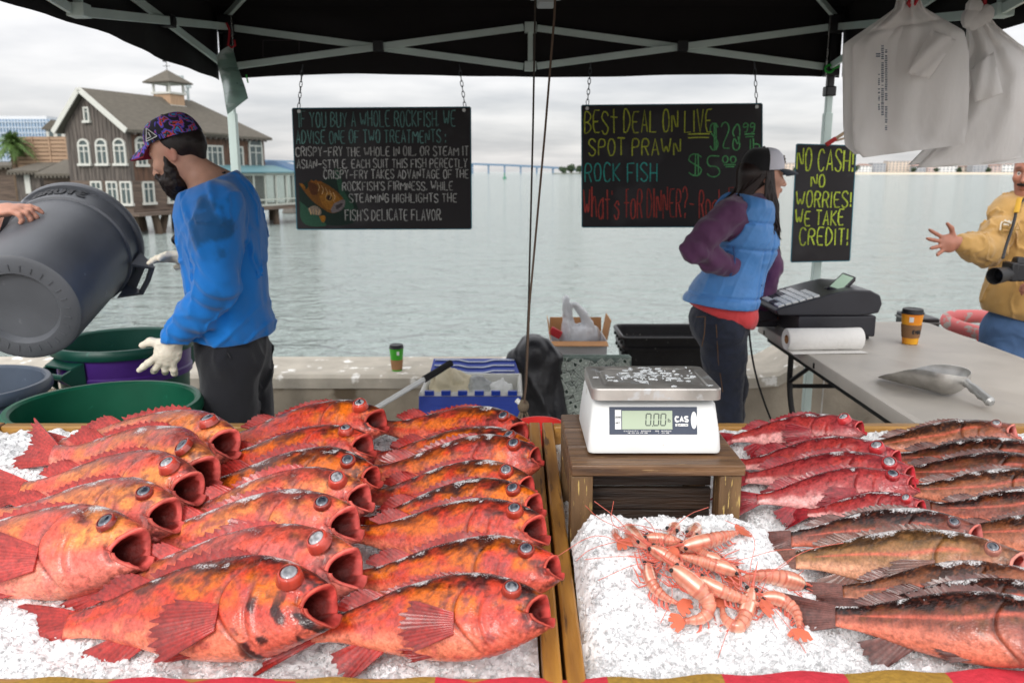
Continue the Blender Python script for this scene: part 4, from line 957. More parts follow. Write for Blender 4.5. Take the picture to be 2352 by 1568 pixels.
# ================================================================== FISH
def fish_material(name, rough=.3, scale_bump=.35):
    m = bpy.data.materials.new(name); m.use_nodes = True; t = m.node_tree; n = t.nodes; l = t.links; b = n['Principled BSDF']
    at = n.new('ShaderNodeVertexColor'); at.layer_name = 'Col'
    tcn = n.new('ShaderNodeTexCoord'); oi = n.new('ShaderNodeObjectInfo')
    ad = n.new('ShaderNodeVectorMath'); ad.operation = 'ADD'; l.new(tcn.outputs['Object'], ad.inputs[0])
    sc_ = n.new('ShaderNodeVectorMath'); sc_.operation = 'SCALE'; sc_.inputs[0].default_value = (7, 3, 5); l.new(oi.outputs['Random'], sc_.inputs['Scale']); l.new(sc_.outputs[0], ad.inputs[1])
    P_ = ad.outputs[0]
    mp = n.new('ShaderNodeMapping'); mp.inputs['Scale'].default_value = (1, 1, 1.5); l.new(P_, mp.inputs[0])
    n1 = n.new('ShaderNodeTexNoise'); n1.inputs['Scale'].default_value = 150; n1.inputs['Detail'].default_value = 5; n1.inputs['Roughness'].default_value = .65; l.new(P_, n1.inputs['Vector'])
    mr = n.new('ShaderNodeMapRange'); mr.inputs[1].default_value = .3; mr.inputs[2].default_value = .7; mr.inputs[3].default_value = .64; mr.inputs[4].default_value = 1.42; l.new(n1.outputs['Fac'], mr.inputs[0])
    vm_ = n.new('ShaderNodeVectorMath'); vm_.operation = 'SCALE'; l.new(at.outputs[0], vm_.inputs[0]); l.new(mr.outputs[0], vm_.inputs['Scale'])
    # scales
    vo = n.new('ShaderNodeTexVoronoi'); vo.inputs['Scale'].default_value = 230; l.new(mp.outputs[0], vo.inputs['Vector'])
    # bits of frost and melt water, wet highlights painted in with them (mask in the attribute's alpha)
    n2 = n.new('ShaderNodeTexNoise'); n2.inputs['Scale'].default_value = 420; n2.inputs['Detail'].default_value = 4; l.new(P_, n2.inputs['Vector'])
    m2 = n.new('ShaderNodeMath'); m2.operation = 'MULTIPLY_ADD'; m2.inputs[1].default_value = 1.0; l.new(n2.outputs['Fac'], m2.inputs[0])
    l.new(at.outputs['Alpha'], m2.inputs[2])
    fr = n.new('ShaderNodeMapRange'); fr.inputs[1].default_value = 1.08; fr.inputs[2].default_value = 1.3; l.new(m2.outputs[0], fr.inputs[0])
    n5 = n.new('ShaderNodeTexNoise'); n5.inputs['Scale'].default_value = 90; n5.inputs['Detail'].default_value = 6; n5.inputs['Roughness'].default_value = .7; l.new(P_, n5.inputs['Vector'])
    m5 = n.new('ShaderNodeMapRange'); m5.inputs[1].default_value = .54; m5.inputs[2].default_value = .66; m5.inputs[3].default_value = 1.0; m5.inputs[4].default_value = .6; l.new(n5.outputs['Fac'], m5.inputs[0])
    v5 = n.new('ShaderNodeVectorMath'); v5.operation = 'SCALE'; l.new(vm_.outputs[0], v5.inputs[0]); l.new(m5.outputs[0], v5.inputs['Scale'])
    mx_ = n.new('ShaderNodeMix'); mx_.data_type = 'RGBA'; l.new(fr.outputs[0], mx_.inputs[0]); l.new(v5.outputs[0], mx_.inputs[6]); mx_.inputs[7].default_value = (.72, .70, .70, 1)
    l.new(mx_.outputs[2], b.inputs['Base Color'])
    n3 = n.new('ShaderNodeTexNoise'); n3.inputs['Scale'].default_value = 28; n3.inputs['Detail'].default_value = 4; l.new(P_, n3.inputs['Vector'])
    rr_ = n.new('ShaderNodeMapRange'); rr_.inputs[1].default_value = .3; rr_.inputs[2].default_value = .7; rr_.inputs[3].default_value = rough - .14; rr_.inputs[4].default_value = rough + .22; l.new(n3.outputs['Fac'], rr_.inputs[0]); l.new(rr_.outputs[0], b.inputs['Roughness'])
    b.inputs['Specular IOR Level'].default_value = .32; b.inputs['Coat Weight'].default_value = .3; b.inputs['Coat Roughness'].default_value = .06; b.inputs['Coat IOR'].default_value = 1.35
    b.inputs['Subsurface Weight'].default_value = .05; b.inputs['Subsurface Radius'].default_value = (1, .3, .2); b.inputs['Subsurface Scale'].default_value = .006
    b1 = n.new('ShaderNodeBump'); b1.inputs['Strength'].default_value = scale_bump; b1.inputs['Distance'].default_value = .0012; l.new(vo.outputs['Distance'], b1.inputs['Height'])
    b2 = n.new('ShaderNodeBump'); b2.inputs['Strength'].default_value = .5; b2.inputs['Distance'].default_value = .003; l.new(n3.outputs['Fac'], b2.inputs['Height']); l.new(b1.outputs[0], b2.inputs['Normal'])
    b3 = n.new('ShaderNodeBump'); b3.inputs['Strength'].default_value = .5; b3.inputs['Distance'].default_value = .002; l.new(fr.outputs[0], b3.inputs['Height']); l.new(b2.outputs[0], b3.inputs['Normal'])
    l.new(b3.outputs[0], b.inputs['Normal'])
    return m
m_skin = fish_material('fish_skin')
m_fin = fish_material('fish_fin', .35, .1)
m_mouth = mat('fish_mouth', (1, 1, 1), .5, var=.3, vscale=60, attr=True, spec=.12, coat=.0, bump=.3, bscale=120)
m_eye = mat('fish_eye', (1, 1, 1), .14, var=.12, vscale=110, attr=True, coat=.4)

SX = [0, .06, .12, .2, .3, .42, .55, .66, .74, .82, .9, .96, 1.0]
SHAPES = {
    'rock': dict(u=[.046, .048, .056, .078, .112, .150, .176, .184, .174, .154, .118, .086, .058], l=[.046, .050, .062, .088, .120, .148, .164, .166, .158, .145, .122, .100, .078], w=[.016, .022, .030, .044, .064, .084, .098, .104, .102, .094, .078, .062, .05]),
    'brown': dict(u=[.046, .048, .055, .076, .108, .138, .156, .158, .146, .126, .094, .066, .042], l=[.046, .050, .060, .084, .112, .136, .148, .146, .134, .116, .096, .078, .062], w=[.014, .020, .028, .042, .060, .076, .086, .088, .084, .076, .062, .048, .036]),
    'crimson': dict(u=[.036, .038, .046, .068, .100, .136, .160, .164, .150, .128, .094, .058, .03], l=[.036, .040, .052, .078, .108, .132, .142, .140, .130, .116, .098, .080, .062], w=[.014, .018, .026, .040, .058, .074, .086, .090, .088, .082, .068, .054, .044]),
}
PAL = {
    'rock': dict(side=(184, 58, 38), belly=(218, 124, 96), back=(46, 22, 20), mott=(200, 98, 20), lilac=(164, 64, 66), lip=(182, 64, 58), fin=(146, 38, 32), finray=(92, 22, 24), eye=(184, 62, 44)),
    'pale': dict(side=(204, 82, 64), belly=(226, 144, 120), back=(86, 40, 38), mott=(214, 128, 62), lilac=(198, 98, 94), lip=(200, 84, 78), fin=(166, 52, 46), finray=(112, 30, 32), eye=(190, 70, 56)),
    'brown': dict(side=(134, 78, 50), belly=(216, 136, 108), back=(48, 28, 22), mott=(100, 58, 30), lilac=(168, 96, 82), lip=(196, 116, 108), fin=(104, 62, 54), finray=(60, 38, 34), eye=(176, 110, 100)),
    'olive': dict(side=(138, 96, 60), belly=(226, 164, 132), back=(62, 42, 26), mott=(112, 80, 36), lilac=(168, 108, 88), lip=(204, 130, 122), fin=(104, 66, 54), finray=(52, 34, 30), eye=(186, 120, 104)),
    'dark': dict(side=(112, 56, 42), belly=(208, 116, 92), back=(34, 19, 17), mott=(92, 52, 18), lilac=(140, 78, 70), lip=(180, 100, 94), fin=(94, 56, 50), finray=(50, 32, 30), eye=(150, 96, 92)),
    'crimson': dict(side=(156, 54, 54), belly=(218, 160, 152), back=(84, 16, 24), mott=(166, 52, 44), lilac=(150, 62, 70), lip=(176, 44, 52), fin=(140, 30, 38), finray=(84, 16, 24), eye=(190, 50, 54)),
}
HEADYAW = rad(12)
def make_fish(kind, pal, placed, L, label, group, seed, gape=.5, bulge=0.0, dark=1.0, eye_white=.4, n=120, mseg=84, streak=0.0, bend=None, pec=True, twist=0.0, cat='fish'):
    """one fish: local x runs tail base -> snout (0..1)*L, z dorsal, +y the side that faces up"""
    rg = np.random.default_rng(seed); sh = SHAPES[kind]; P = {k: lin(v) for k, v in PAL[pal].items()}; P['eye'] = P['eye'] * (.5 + .5 * bulge)
    rock = kind != 'brown'
    off = rg.uniform(-50, 50, 3)
    if bend is None: bend = rg.uniform(-.02, .09)
    t = np.concatenate([np.linspace(0, .6, int(n * .45), endpoint=False), np.linspace(.6, 1, n - int(n * .45))])
    ph = np.arange(mseg) * 2 * math.pi / mseg
    from_sx = lambda arr, x: np.interp(x, SX, arr)
    def smooth_prof(arr):
        xs = np.linspace(0, 1, 201); y = np.interp(xs, SX, arr); k = np.ones(21) / 21; yp = np.pad(y, 10, mode='edge'); return xs, np.convolve(yp, k, 'valid')
    pu, plo, pw = smooth_prof(sh['u']), smooth_prof(sh['l']), smooth_prof(sh['w'])
    X, PH = np.meshgrid(t, ph, indexing='ij')
    U = np.interp(X, *pu); Lo = np.interp(X, *plo); Wd = np.interp(X, *pw)
    cz_, sz_ = np.cos(PH), np.sin(PH)
    z = np.where(cz_ > 0, U * np.abs(cz_) ** .9, -Lo * np.abs(cz_) ** .9)
    y = Wd * np.sign(sz_) * np.abs(sz_) ** (.82 + .25 * (cz_ > 0) * np.abs(cz_))
    x = X.copy()
    # mouth rim: upper lip tip, corner, lower jaw tip
    g = gape * .52; bulge = bulge * .72
    cu = (cz_ + 1) / 2                                          # 1 at the top, 0 at the bottom
    tipx = np.where(cz_ > 0, .975, .99 + .02 * g - .02 * g * g)
    corner = .030 + .085 * min(g * 1.3, 1)
    rimx = tipx - corner * np.where(sz_ > 0, 1.1 * np.abs(sz_) ** 1.8, -.02 * np.abs(sz_))
    topz, cz0, botz = .050 + .012 * g, -.010 - .052 * g, -.045 - .095 * g
    rimz = np.where(cz_ > 0, cz0 + (topz - cz0) * np.abs(cz_), cz0 + (botz - cz0) * np.abs(cz_))
    rimw = .044 + .012 * g
    rimy = rimw * np.sign(sz_) * np.abs(sz_) ** .9
    tb_ = sstep(.70, 1.0, X) ** 1.25
    x = x * (1 - tb_) + rimx * tb_; z = z * (1 - tb_) + rimz * tb_; y = y * (1 - tb_) + rimy * tb_
    # surface relief along the outward normal direction (approximate)
    ny = sz_; nz_ = cz_
    zc_ = z
    xg = .615 + 4.2 * (zc_ + .005) ** 2 + .02 * sstep(-.02, -.12, zc_)
    side = np.clip(1.3 * np.abs(sz_), 0, 1)
    gill = sstep(xg - .006, xg + .004, x) * (1 - sstep(xg + .02, xg + .16, x)) * side * sstep(.14, .07, zc_)
    gap = np.exp(-((x - xg + .010) / .008) ** 2) * side * sstep(.13, .06, zc_)
    xp = .735 + 3.6 * (zc_ + .03) ** 2
    pre = np.exp(-((x - xp) / .012) ** 2) * side * sstep(.06, .02, zc_)
    preg = np.exp(-((x - xp + .022) / .008) ** 2) * side * sstep(.05, .01, zc_)
    maxm = np.exp(-((X - .955) / .030) ** 2) * sstep(.55, -.1, cz_) * sstep(-.75, -.35, cz_) * side
    maxg = np.exp(-((X - .885) / .016) ** 2) * sstep(.5, 0, cz_) * sstep(-.8, -.4, cz_) * side
    sock = np.exp(-(((x - .862) ** 2 + (zc_ - .07) ** 2) / .052 ** 2))
    folds = np.sin((zc_ * 1.0 + x * .55) * 260) * sstep(-.07, -.11, zc_) * sstep(.62, .68, x) * sstep(.93, .85, x)
    nn = fbm(np.stack([x * 9, y * 9, z * 12], -1) + off, 3, seed)
    rough_head = fbm(np.stack([x * 40, y * 30, z * 40], -1) + off, 2, seed + 3) * sstep(.6, .7, x)
    disp = .0085 * gill - .007 * gap + .004 * pre - .004 * preg + .010 * maxm - .006 * maxg + .006 * sock * side + .0018 * folds + .0035 * nn * sstep(0, .2, x) + .0016 * rough_head
    lip = np.exp(-((X - .992) / .012) ** 2); disp = disp + .007 * lip
    y = y + disp * ny; z = z + disp * nz_ * .6
    zr = np.where(z > 0, z / (U + 1e-6), z / (Lo + 1e-6))
    # ----- colour pattern
    q3 = np.stack([x, y, z], -1)
    n1 = fbm(q3 * np.array([7, 7, 10]) + off, 3, seed + 11); n2 = fbm(q3 * np.array([20, 20, 28]) + off, 3, seed + 12); n3 = fbm(q3 * 95 + off, 2, seed + 13); n4 = fbm(q3 * np.array([50, 60, 110]) + off, 2, seed + 14)
    c3 = lambda m_: m_[..., None]
    col = np.broadcast_to(P['side'], x.shape + (3,)).copy()
    col = lerp(col, P['belly'], c3(sstep(-.12, -.8, zr + .22 * n1) * .85 + .25 * sstep(.25, .6, n1) * sstep(.4, 0, zr)).clip(0, 1))
    if kind == 'brown':
        ll = .10 + .22 * sstep(.45, .7, x)
        col = lerp(col, P['mott'], c3(sstep(-.1, .5, zr + .5 * n2) * .8))
        col = lerp(col, P['back'], c3((sstep(.18, .62, zr + .30 * n1 + .18 * n2)).clip(0, 1)) * dark)
        col = lerp(col, P['side'] * .75, c3(sstep(.25, .5, n3) * sstep(-.55, -.1, zr) * .6))
        col = lerp(col, lin((196, 92, 72)), c3(np.exp(-((zr - ll) / .06) ** 2) * sstep(.05, .15, x) * sstep(.80, .70, x) * .8))
        col = lerp(col, P['lilac'], c3(sstep(.62, .72, x) * sstep(.2, -.3, zr + .2 * n1) * .7))
        col = lerp(col, P['lilac'] * .9, c3(sstep(.7, .95, x) * .45))
    elif kind == 'crimson':
        col = lerp(col, P['mott'], c3(sstep(.0, .4, n1) * .6)); col = lerp(col, P['back'], c3(sstep(.45, .95, zr + .25 * n2)))
        col = lerp(col, lin((226, 160, 156)), c3(sstep(-.1, -.6, zr + .35 * n2) * sstep(.7, .55, x) * .9))
        col = lerp(col, P['back'] * .7, c3(sstep(.3, .55, n3) * sstep(-.2, .5, zr) * .5)); col = lerp(col, P['lilac'], c3(sstep(.72, .85, x) * .5))
    else:
        org = sstep(-.45, .25, n1 + .35 * n2) * sstep(-.25, .05, zr) * sstep(1.0, .62, zr)
        col = lerp(col, P['mott'], c3(org * (.55 + .4 * dark)).clip(0, 1))
        col = lerp(col, P['lilac'], c3(sstep(.15, .5, n2 - .4 * n1) * .55))
        col = lerp(col, P['back'], c3((sstep(.28, .86, zr + .30 * n2 + .14 * n1) * (.42 + .62 * dark)).clip(0, 1)))
        col = lerp(col, P['back'] * 1.1, c3(sstep(.30 - .1 * dark, .62, n3 + .45 * n2) * sstep(-.05, .5, zr) * (.18 + .34 * dark)).clip(0, 1))
        col = lerp(col, P['back'] * 1.3, c3(sstep(.35, .6, n4) * sstep(-.5, .3, zr) * (.15 + .4 * dark)))
        hd = sstep(.68, .76, x)
        col = lerp(col, P['lip'], c3(hd * sstep(.25, -.25, zr + .25 * n1) * .55)); col = lerp(col, P['mott'] * 1.15, c3(hd * sstep(.05, .3, n1 + .2 * n2) * sstep(-.3, .1, zr) * .7))
        col = lerp(col, P['back'], c3(hd * sstep(.35, .7, zr + .35 * n2) * .8 * dark)); col = lerp(col, lin((40, 20, 22)), c3(hd * sstep(.5, .7, n2) * .45))
    col = lerp(col, P['lip'], c3(sstep(.955, .99, X) * .85)); col = lerp(col, P['back'], c3(sstep(.1, .4, n3 + n2) * sstep(.8, .9, X) * .55)); col = lerp(col, P['back'] * .8, c3((maxg * .55 + gap * .55 + preg * .3).clip(0, 1)))
    if streak: col = lerp(col, lin((24, 16, 18)), c3(streak * sstep(.25, .6, np.sin((x * 1.0 - 2.6 * zc_ ** 2 + .3 * zc_) * 62 + 2.2 * n1) * .6 + n2) * sstep(.65, .72, x) * sstep(.35, -.1, zr) * sstep(1.0, .9, X)))
    fro = (sstep(.5, .98, zr + .15 * n2) * .62 + .16 * sstep(.0, .6, n1 + n2) - .02) * sstep(.99, .9, X)
    col = np.concatenate([np.clip(col, 0.002, 1), c3(np.clip(fro, 0, 1))], -1)
    # ----- bend and placing
    def bendf(p):
        p = np.array(p, float); k = bend
        s_ = 1 - p[..., 0]
        
        q_ = sstep(.60, .92, p[..., 0]) * HEADYAW; dx_, dy_ = p[..., 0] - .62, p[..., 1].copy()
        p[..., 0], p[..., 1] = np.where(q_ > 0, .62 + dx_ * np.cos(q_) - dy_ * np.sin(q_), p[..., 0]), np.where(q_ > 0, dx_ * np.sin(q_) + dy_ * np.cos(q_), p[..., 1])
        p[..., 1] = -p[..., 1] + k * s_ ** 2; p[..., 2] = p[..., 2] + twist * np.clip(.4 - p[..., 0], 0, 1) ** 2
        return p * L
    root = bpy.data.objects.new('rockfish' if kind != 'crimson' else 'red_rockfish', None); C.objects.link(root)
    root.matrix_world = Matrix(placed.tolist()); tag(root, label, cat, group)
    G = np.stack([x, y, z], -1)
    mb = MB(); mb.rings(bendf(G), True, False, 0, col)
    mb.flip().build('body', m_skin, root, smooth=180, local=True)
    # mouth: lip roll and cavity
    R = np.stack([x[-1], y[-1], z[-1]], -1); cen = R.mean(0); cen[0] = .93
    rows = [R - np.array([.0, 0, 0])]; cols = [np.broadcast_to(P['lip'], (mseg, 3))]
    dirx = np.array([.012, 0, 0])
    rows.append(R + dirx * .7 + (R - cen) * .012); cols.append(np.broadcast_to(np.minimum(lerp(P['lip'], P['belly'], .35) * 1.1, 1), (mseg, 3)))
    rows.append(R + dirx * 1.1 + (cen - R) * .11); cols.append(np.broadcast_to(P['lip'] * 1.05, (mseg, 3)))
    rows.append(R + dirx * .5 + (cen - R) * .22); cols.append(np.broadcast_to(P['lip'] * .9, (mseg, 3)))
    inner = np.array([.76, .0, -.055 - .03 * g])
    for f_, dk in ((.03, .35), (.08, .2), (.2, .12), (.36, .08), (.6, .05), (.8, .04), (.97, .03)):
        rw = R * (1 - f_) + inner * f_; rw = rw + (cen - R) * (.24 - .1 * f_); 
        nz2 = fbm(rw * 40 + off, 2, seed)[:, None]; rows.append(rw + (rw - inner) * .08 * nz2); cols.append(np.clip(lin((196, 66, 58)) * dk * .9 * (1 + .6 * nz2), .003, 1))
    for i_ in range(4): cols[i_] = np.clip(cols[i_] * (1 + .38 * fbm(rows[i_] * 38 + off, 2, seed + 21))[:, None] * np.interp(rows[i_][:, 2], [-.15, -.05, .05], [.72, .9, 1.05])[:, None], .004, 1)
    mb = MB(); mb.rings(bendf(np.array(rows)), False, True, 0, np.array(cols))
    if g > .35:   # tongue
        a_ = np.linspace(0, 1, 8)
        TG = np.array([[(.80 + .13 * v, .028 * math.sin(u) * (1 - v * .35), -.075 - .055 * g * v + .012 * math.cos(u) - .01) for u in np.linspace(0, 2 * math.pi, 13)[:-1]] for v in a_]); mb.rings(bendf(TG), True, True, 0, lin((200, 110, 104)))
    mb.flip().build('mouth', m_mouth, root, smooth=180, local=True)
    # eye
    er = {'rock': .0315, 'brown': .027, 'crimson': .035}[kind] * (1 + .12 * bulge)
    iz = np.interp(.862, *pu) * .56; ey = np.interp(.862, *pw) * .84
    ec = np.array([.862, ey, iz])
    th = np.linspace(0, math.pi * .62, 15); aa = np.arange(26) * 2 * math.pi / 26
    rot = rotm((1, 0, 0), rad(20 + rg.uniform(0, 14))) @ rotm((0, 0, 1), rad(rg.uniform(-22, 2)))
    def eye_pt(tt, a_, r_, sq): return (rot @ np.array([math.sin(tt) * math.cos(a_) * r_, math.cos(tt) * r_ * sq, math.sin(tt) * math.sin(a_) * r_])) + ec
    mb = MB()
    ringpts = []; rc = []
    rw_ = .12 + .30 * bulge
    for (rr_, hh, cc) in ((1.22 + rw_, -.35, P['eye'] * .7), (1.14 + rw_ * .8, -.02, P['eye'] * .85), (1.08 + rw_ * .5, .16 + .50 * bulge, P['eye'] * 1.12), (1.02, .24 + .75 * bulge, P['eye'] * 1.05), (.95, .20 + .75 * bulge, P['eye'] * .5), (.90, .05, P['eye'] * .3)):
        ringpts.append([(rot @ np.array([math.cos(a_) * rr_ * er, hh * er, math.sin(a_) * rr_ * er])) + ec for a_ in aa])
        rc.append([np.clip(cc * (1 + .25 * float(vnoise([[math.cos(a_) * 3 + seed, math.sin(a_) * 3, rr_ * 4]])[0])), 0, 1) for a_ in aa])
    mb.rings(bendf(np.array(ringpts)), False, False, 0, np.array(rc)); eo = mb.flip().build('eye', m_eye, root, smooth=180, local=True)
    mb = MB(); er2 = er * .97; ball = []; bc = []
    wht, pup, iris = lin((206, 206, 208)), lin((26, 34, 48)), lin((108, 112, 124))
    for tt in th:
        row = []; rcol = []
        for a_ in aa:
            p_ = eye_pt(tt, a_, er2, .55 + .1 * bulge) + rot @ np.array([0, er * (-.10 + .62 * bulge), 0]); row.append(p_)
            r_ = math.sin(tt) if tt < math.pi / 2 else 1
            c_ = lerp(pup, iris, float(sstep(.60, .74, r_)) * .8); c_ = lerp(c_, wht * .7, float(sstep(.70, .80, r_)) * (.06 + .8 * eye_white)); c_ = lerp(c_, P['eye'] * .6, float(sstep(.84, .97, r_)))
            hz = eye_white * (.5 + .6 * float(fbm([[math.cos(a_) * r_ * 2.4 + seed, math.sin(a_) * r_ * 2.4, 1]], 2)[0])) * (1 if r_ < .85 else .3); c_ = lerp(c_, wht, min(max(hz, 0), .85)); rcol.append(c_)
        ball.append(row); bc.append(rcol)
    mb.rings(bendf(np.array(ball)), True, False, 0, np.array(bc)); mb.flip().build('eyeball', m_eye, eo, smooth=180, local=True)
    # ----- fins
    def fin(name, base, tip, nr, thick, jag=0.0, wave=.003, nv=9, cmul=1.0):
        """fan of rays between a base line and a tip line, both functions of u in 0..1"""
        us = np.linspace(0, 1, nr * 4 + 1); vs = np.linspace(0, 1, nv); A = []; B = []; Cc = []
        for v in vs:
            ra, rb, rc_ = [], [], []; frg = random.Random(seed * 7 + int(v * 0)); rag = [1 + .05 * math.sin(u_ * 31 + seed) + .06 * math.sin(u_ * 53 + 2 * seed) for u_ in us]
            for u in us:
                b_ = np.array(base(u)); tp_ = np.array(tip(u)); ridge = .5 + .5 * math.cos(u * nr * 2 * math.pi)
                e = (1 - jag * (1 - ridge)) * (rag[int(round(u * (len(us) - 1)))] if v > .5 else 1); p_ = b_ + (tp_ - b_) * v * e
                wv = wave * math.sin(u * 9 + seed) * v + .0014 * ridge * (1 - .4 * v); th_ = thick * (1 - .75 * v)
                ra.append(p_ + [0, wv + th_, 0]); rb.append(p_ + [0, wv - th_, 0])
                nz2 = float(vnoise([[u * 9 + seed, v * 4, 2]])[0]); cc = lerp(P['fin'] * (1.1 + .25 * nz2), P['finray'], .5 * ridge ** 2 * (.3 + .7 * v)); cc = lerp(cc, P['finray'] * .8, .45 * v * v); rc_.append([*np.clip(cc * cmul, .003, 1), 0.06])
            A.append(ra); B.append(rb); Cc.append(rc_)
        mb = MB(); mb.sheet(bendf(np.array(A)), bendf(np.array(B)), 0, np.array(Cc)); return mb.flip().build(name, m_fin, root, smooth=70, local=True)
    hp = .046 if kind != 'crimson' else .036
    tl_ = .19 if kind != 'brown' else .21; sp = .125 if kind != 'brown' else .10; tw = rg.uniform(-.02, .02)
    fin('tail_fin', lambda u: (.02, .0, hp * (2 * u - 1)), lambda u: (-tl_ * (.80 + .35 * abs(2 * u - 1) ** 1.5), .012 * math.sin(u * 5) + tw, sp * (2 * u - 1) * 1.02 + tw), 12, .0065, wave=.008, nv=11)
    uz = lambda xx: float(np.interp(xx, *pu)); lz = lambda xx: -float(np.interp(xx, *plo))
    dx0, dx1 = .66, .31
    hsp = (.026 if rock else .024) * rg.uniform(.5, 1.4)
    fin('spiny_dorsal_fin', lambda u: (dx0 + (dx1 - dx0) * u, 0, uz(dx0 + (dx1 - dx0) * u) - .008), lambda u: (dx0 + (dx1 - dx0) * u - .035, .008, uz(dx0 + (dx1 - dx0) * u) + hsp * (.55 + .45 * math.sin(math.pi * min(1, u * 1.15)))), 11, .0045, jag=.30, nv=6)
    fin('soft_dorsal_fin', lambda u: (.30 - .16 * u, 0, uz(.30 - .16 * u) - .008), lambda u: (.30 - .16 * u - .07, .012, uz(.30 - .16 * u) + (.045 if rock else .026) * math.sin(math.pi * (.18 + .74 * u))), 9, .0045, nv=8)
    fin('anal_fin', lambda u: (.32 - .13 * u, 0, lz(.32 - .13 * u) + .010), lambda u: (.32 - .13 * u - .10, .01, lz(.32 - .13 * u) - .10 * math.sin(math.pi * (.25 + .68 * u))), 7, .0045, nv=8)
    fin('pelvic_fin', lambda u: (.60 - .03 * u, .022, lz(.58) + .03), lambda u: (.44 - .06 * u, .035 + .02 * u, lz(.5) - .015 + .05 * u), 6, .0045, nv=8)
    if pec:
        pw_ = float(np.interp(.5, *pw)); ang = rg.uniform(-.06, .05)
        fin('pectoral_fin', lambda u: (.612, float(np.interp(.61, *pw)) * .97, -.005 - .085 * u), lambda u: (.612 - .21 * (.62 + .38 * math.sin(math.pi * (.12 + .8 * u))), pw_ * .9 + .03, -.005 + .05 - .20 * u + ang), 12, .005, wave=.004, nv=11, cmul=.92)
    return root
PECS = {'front', 'fin'}
EXY = {'rock': .862, 'brown': .862, 'crimson': .862}
def fish_at(kind, pal, eye, ped, label, group, seed, roll=46, lift=.062, eoff=0.0, **kw):
    """place a fish so that its eye and the end of its tail stem fall on those two pixels, lying on the tray's slope"""
    sh = SHAPES[kind]
    ped_x = 0.03
    h0 = lift
    E = PPL(eye[0], eye[1], TR0 + h0 + .035 + eoff, TRS); T_ = PPL(ped[0], ped[1], TR0 + h0 - .02, TRS)
    ca_, sa_ = math.cos(HEADYAW * .9), math.sin(HEADYAW * .9)
    Lfix = .8
    for _ in range(6):
        ax = E - T_; Lx = np.linalg.norm(ax); L = Lx / (Lfix if _ else .83); ax = ax / Lx
        a0 = rad(roll); up_away = np.array([0, math.cos(a0), math.sin(a0)]); D = up_away - ax * np.dot(up_away, ax); D /= np.linalg.norm(D); Nn = np.cross(D, ax)      # +y side
        iz = np.interp(.862, SX, sh['u']) * .56; ey = np.interp(.862, SX, sh['w']) * .86
        # the eye sits off the axis: move the axis end so that the eye itself is on its pixel
        ex2 = .62 + .242 * ca_ - ey * sa_; ey2 = .242 * sa_ + ey * ca_
        Eaxis_off = D * iz * L - Nn * ey2 * L; Lfix = (ex2 - ped_x)
        # axis passes through T_ and (Epix - offset)
        tgt = PPL(eye[0], eye[1], TR0 + h0 + .035 + eoff + Eaxis_off[2] * .6, TRS)
        E = tgt - Eaxis_off
    M = frame(T_ - ax * ped_x * L, ax, Nn, D)
    return make_fish(kind, pal, M, L, label, group, seed, **kw)
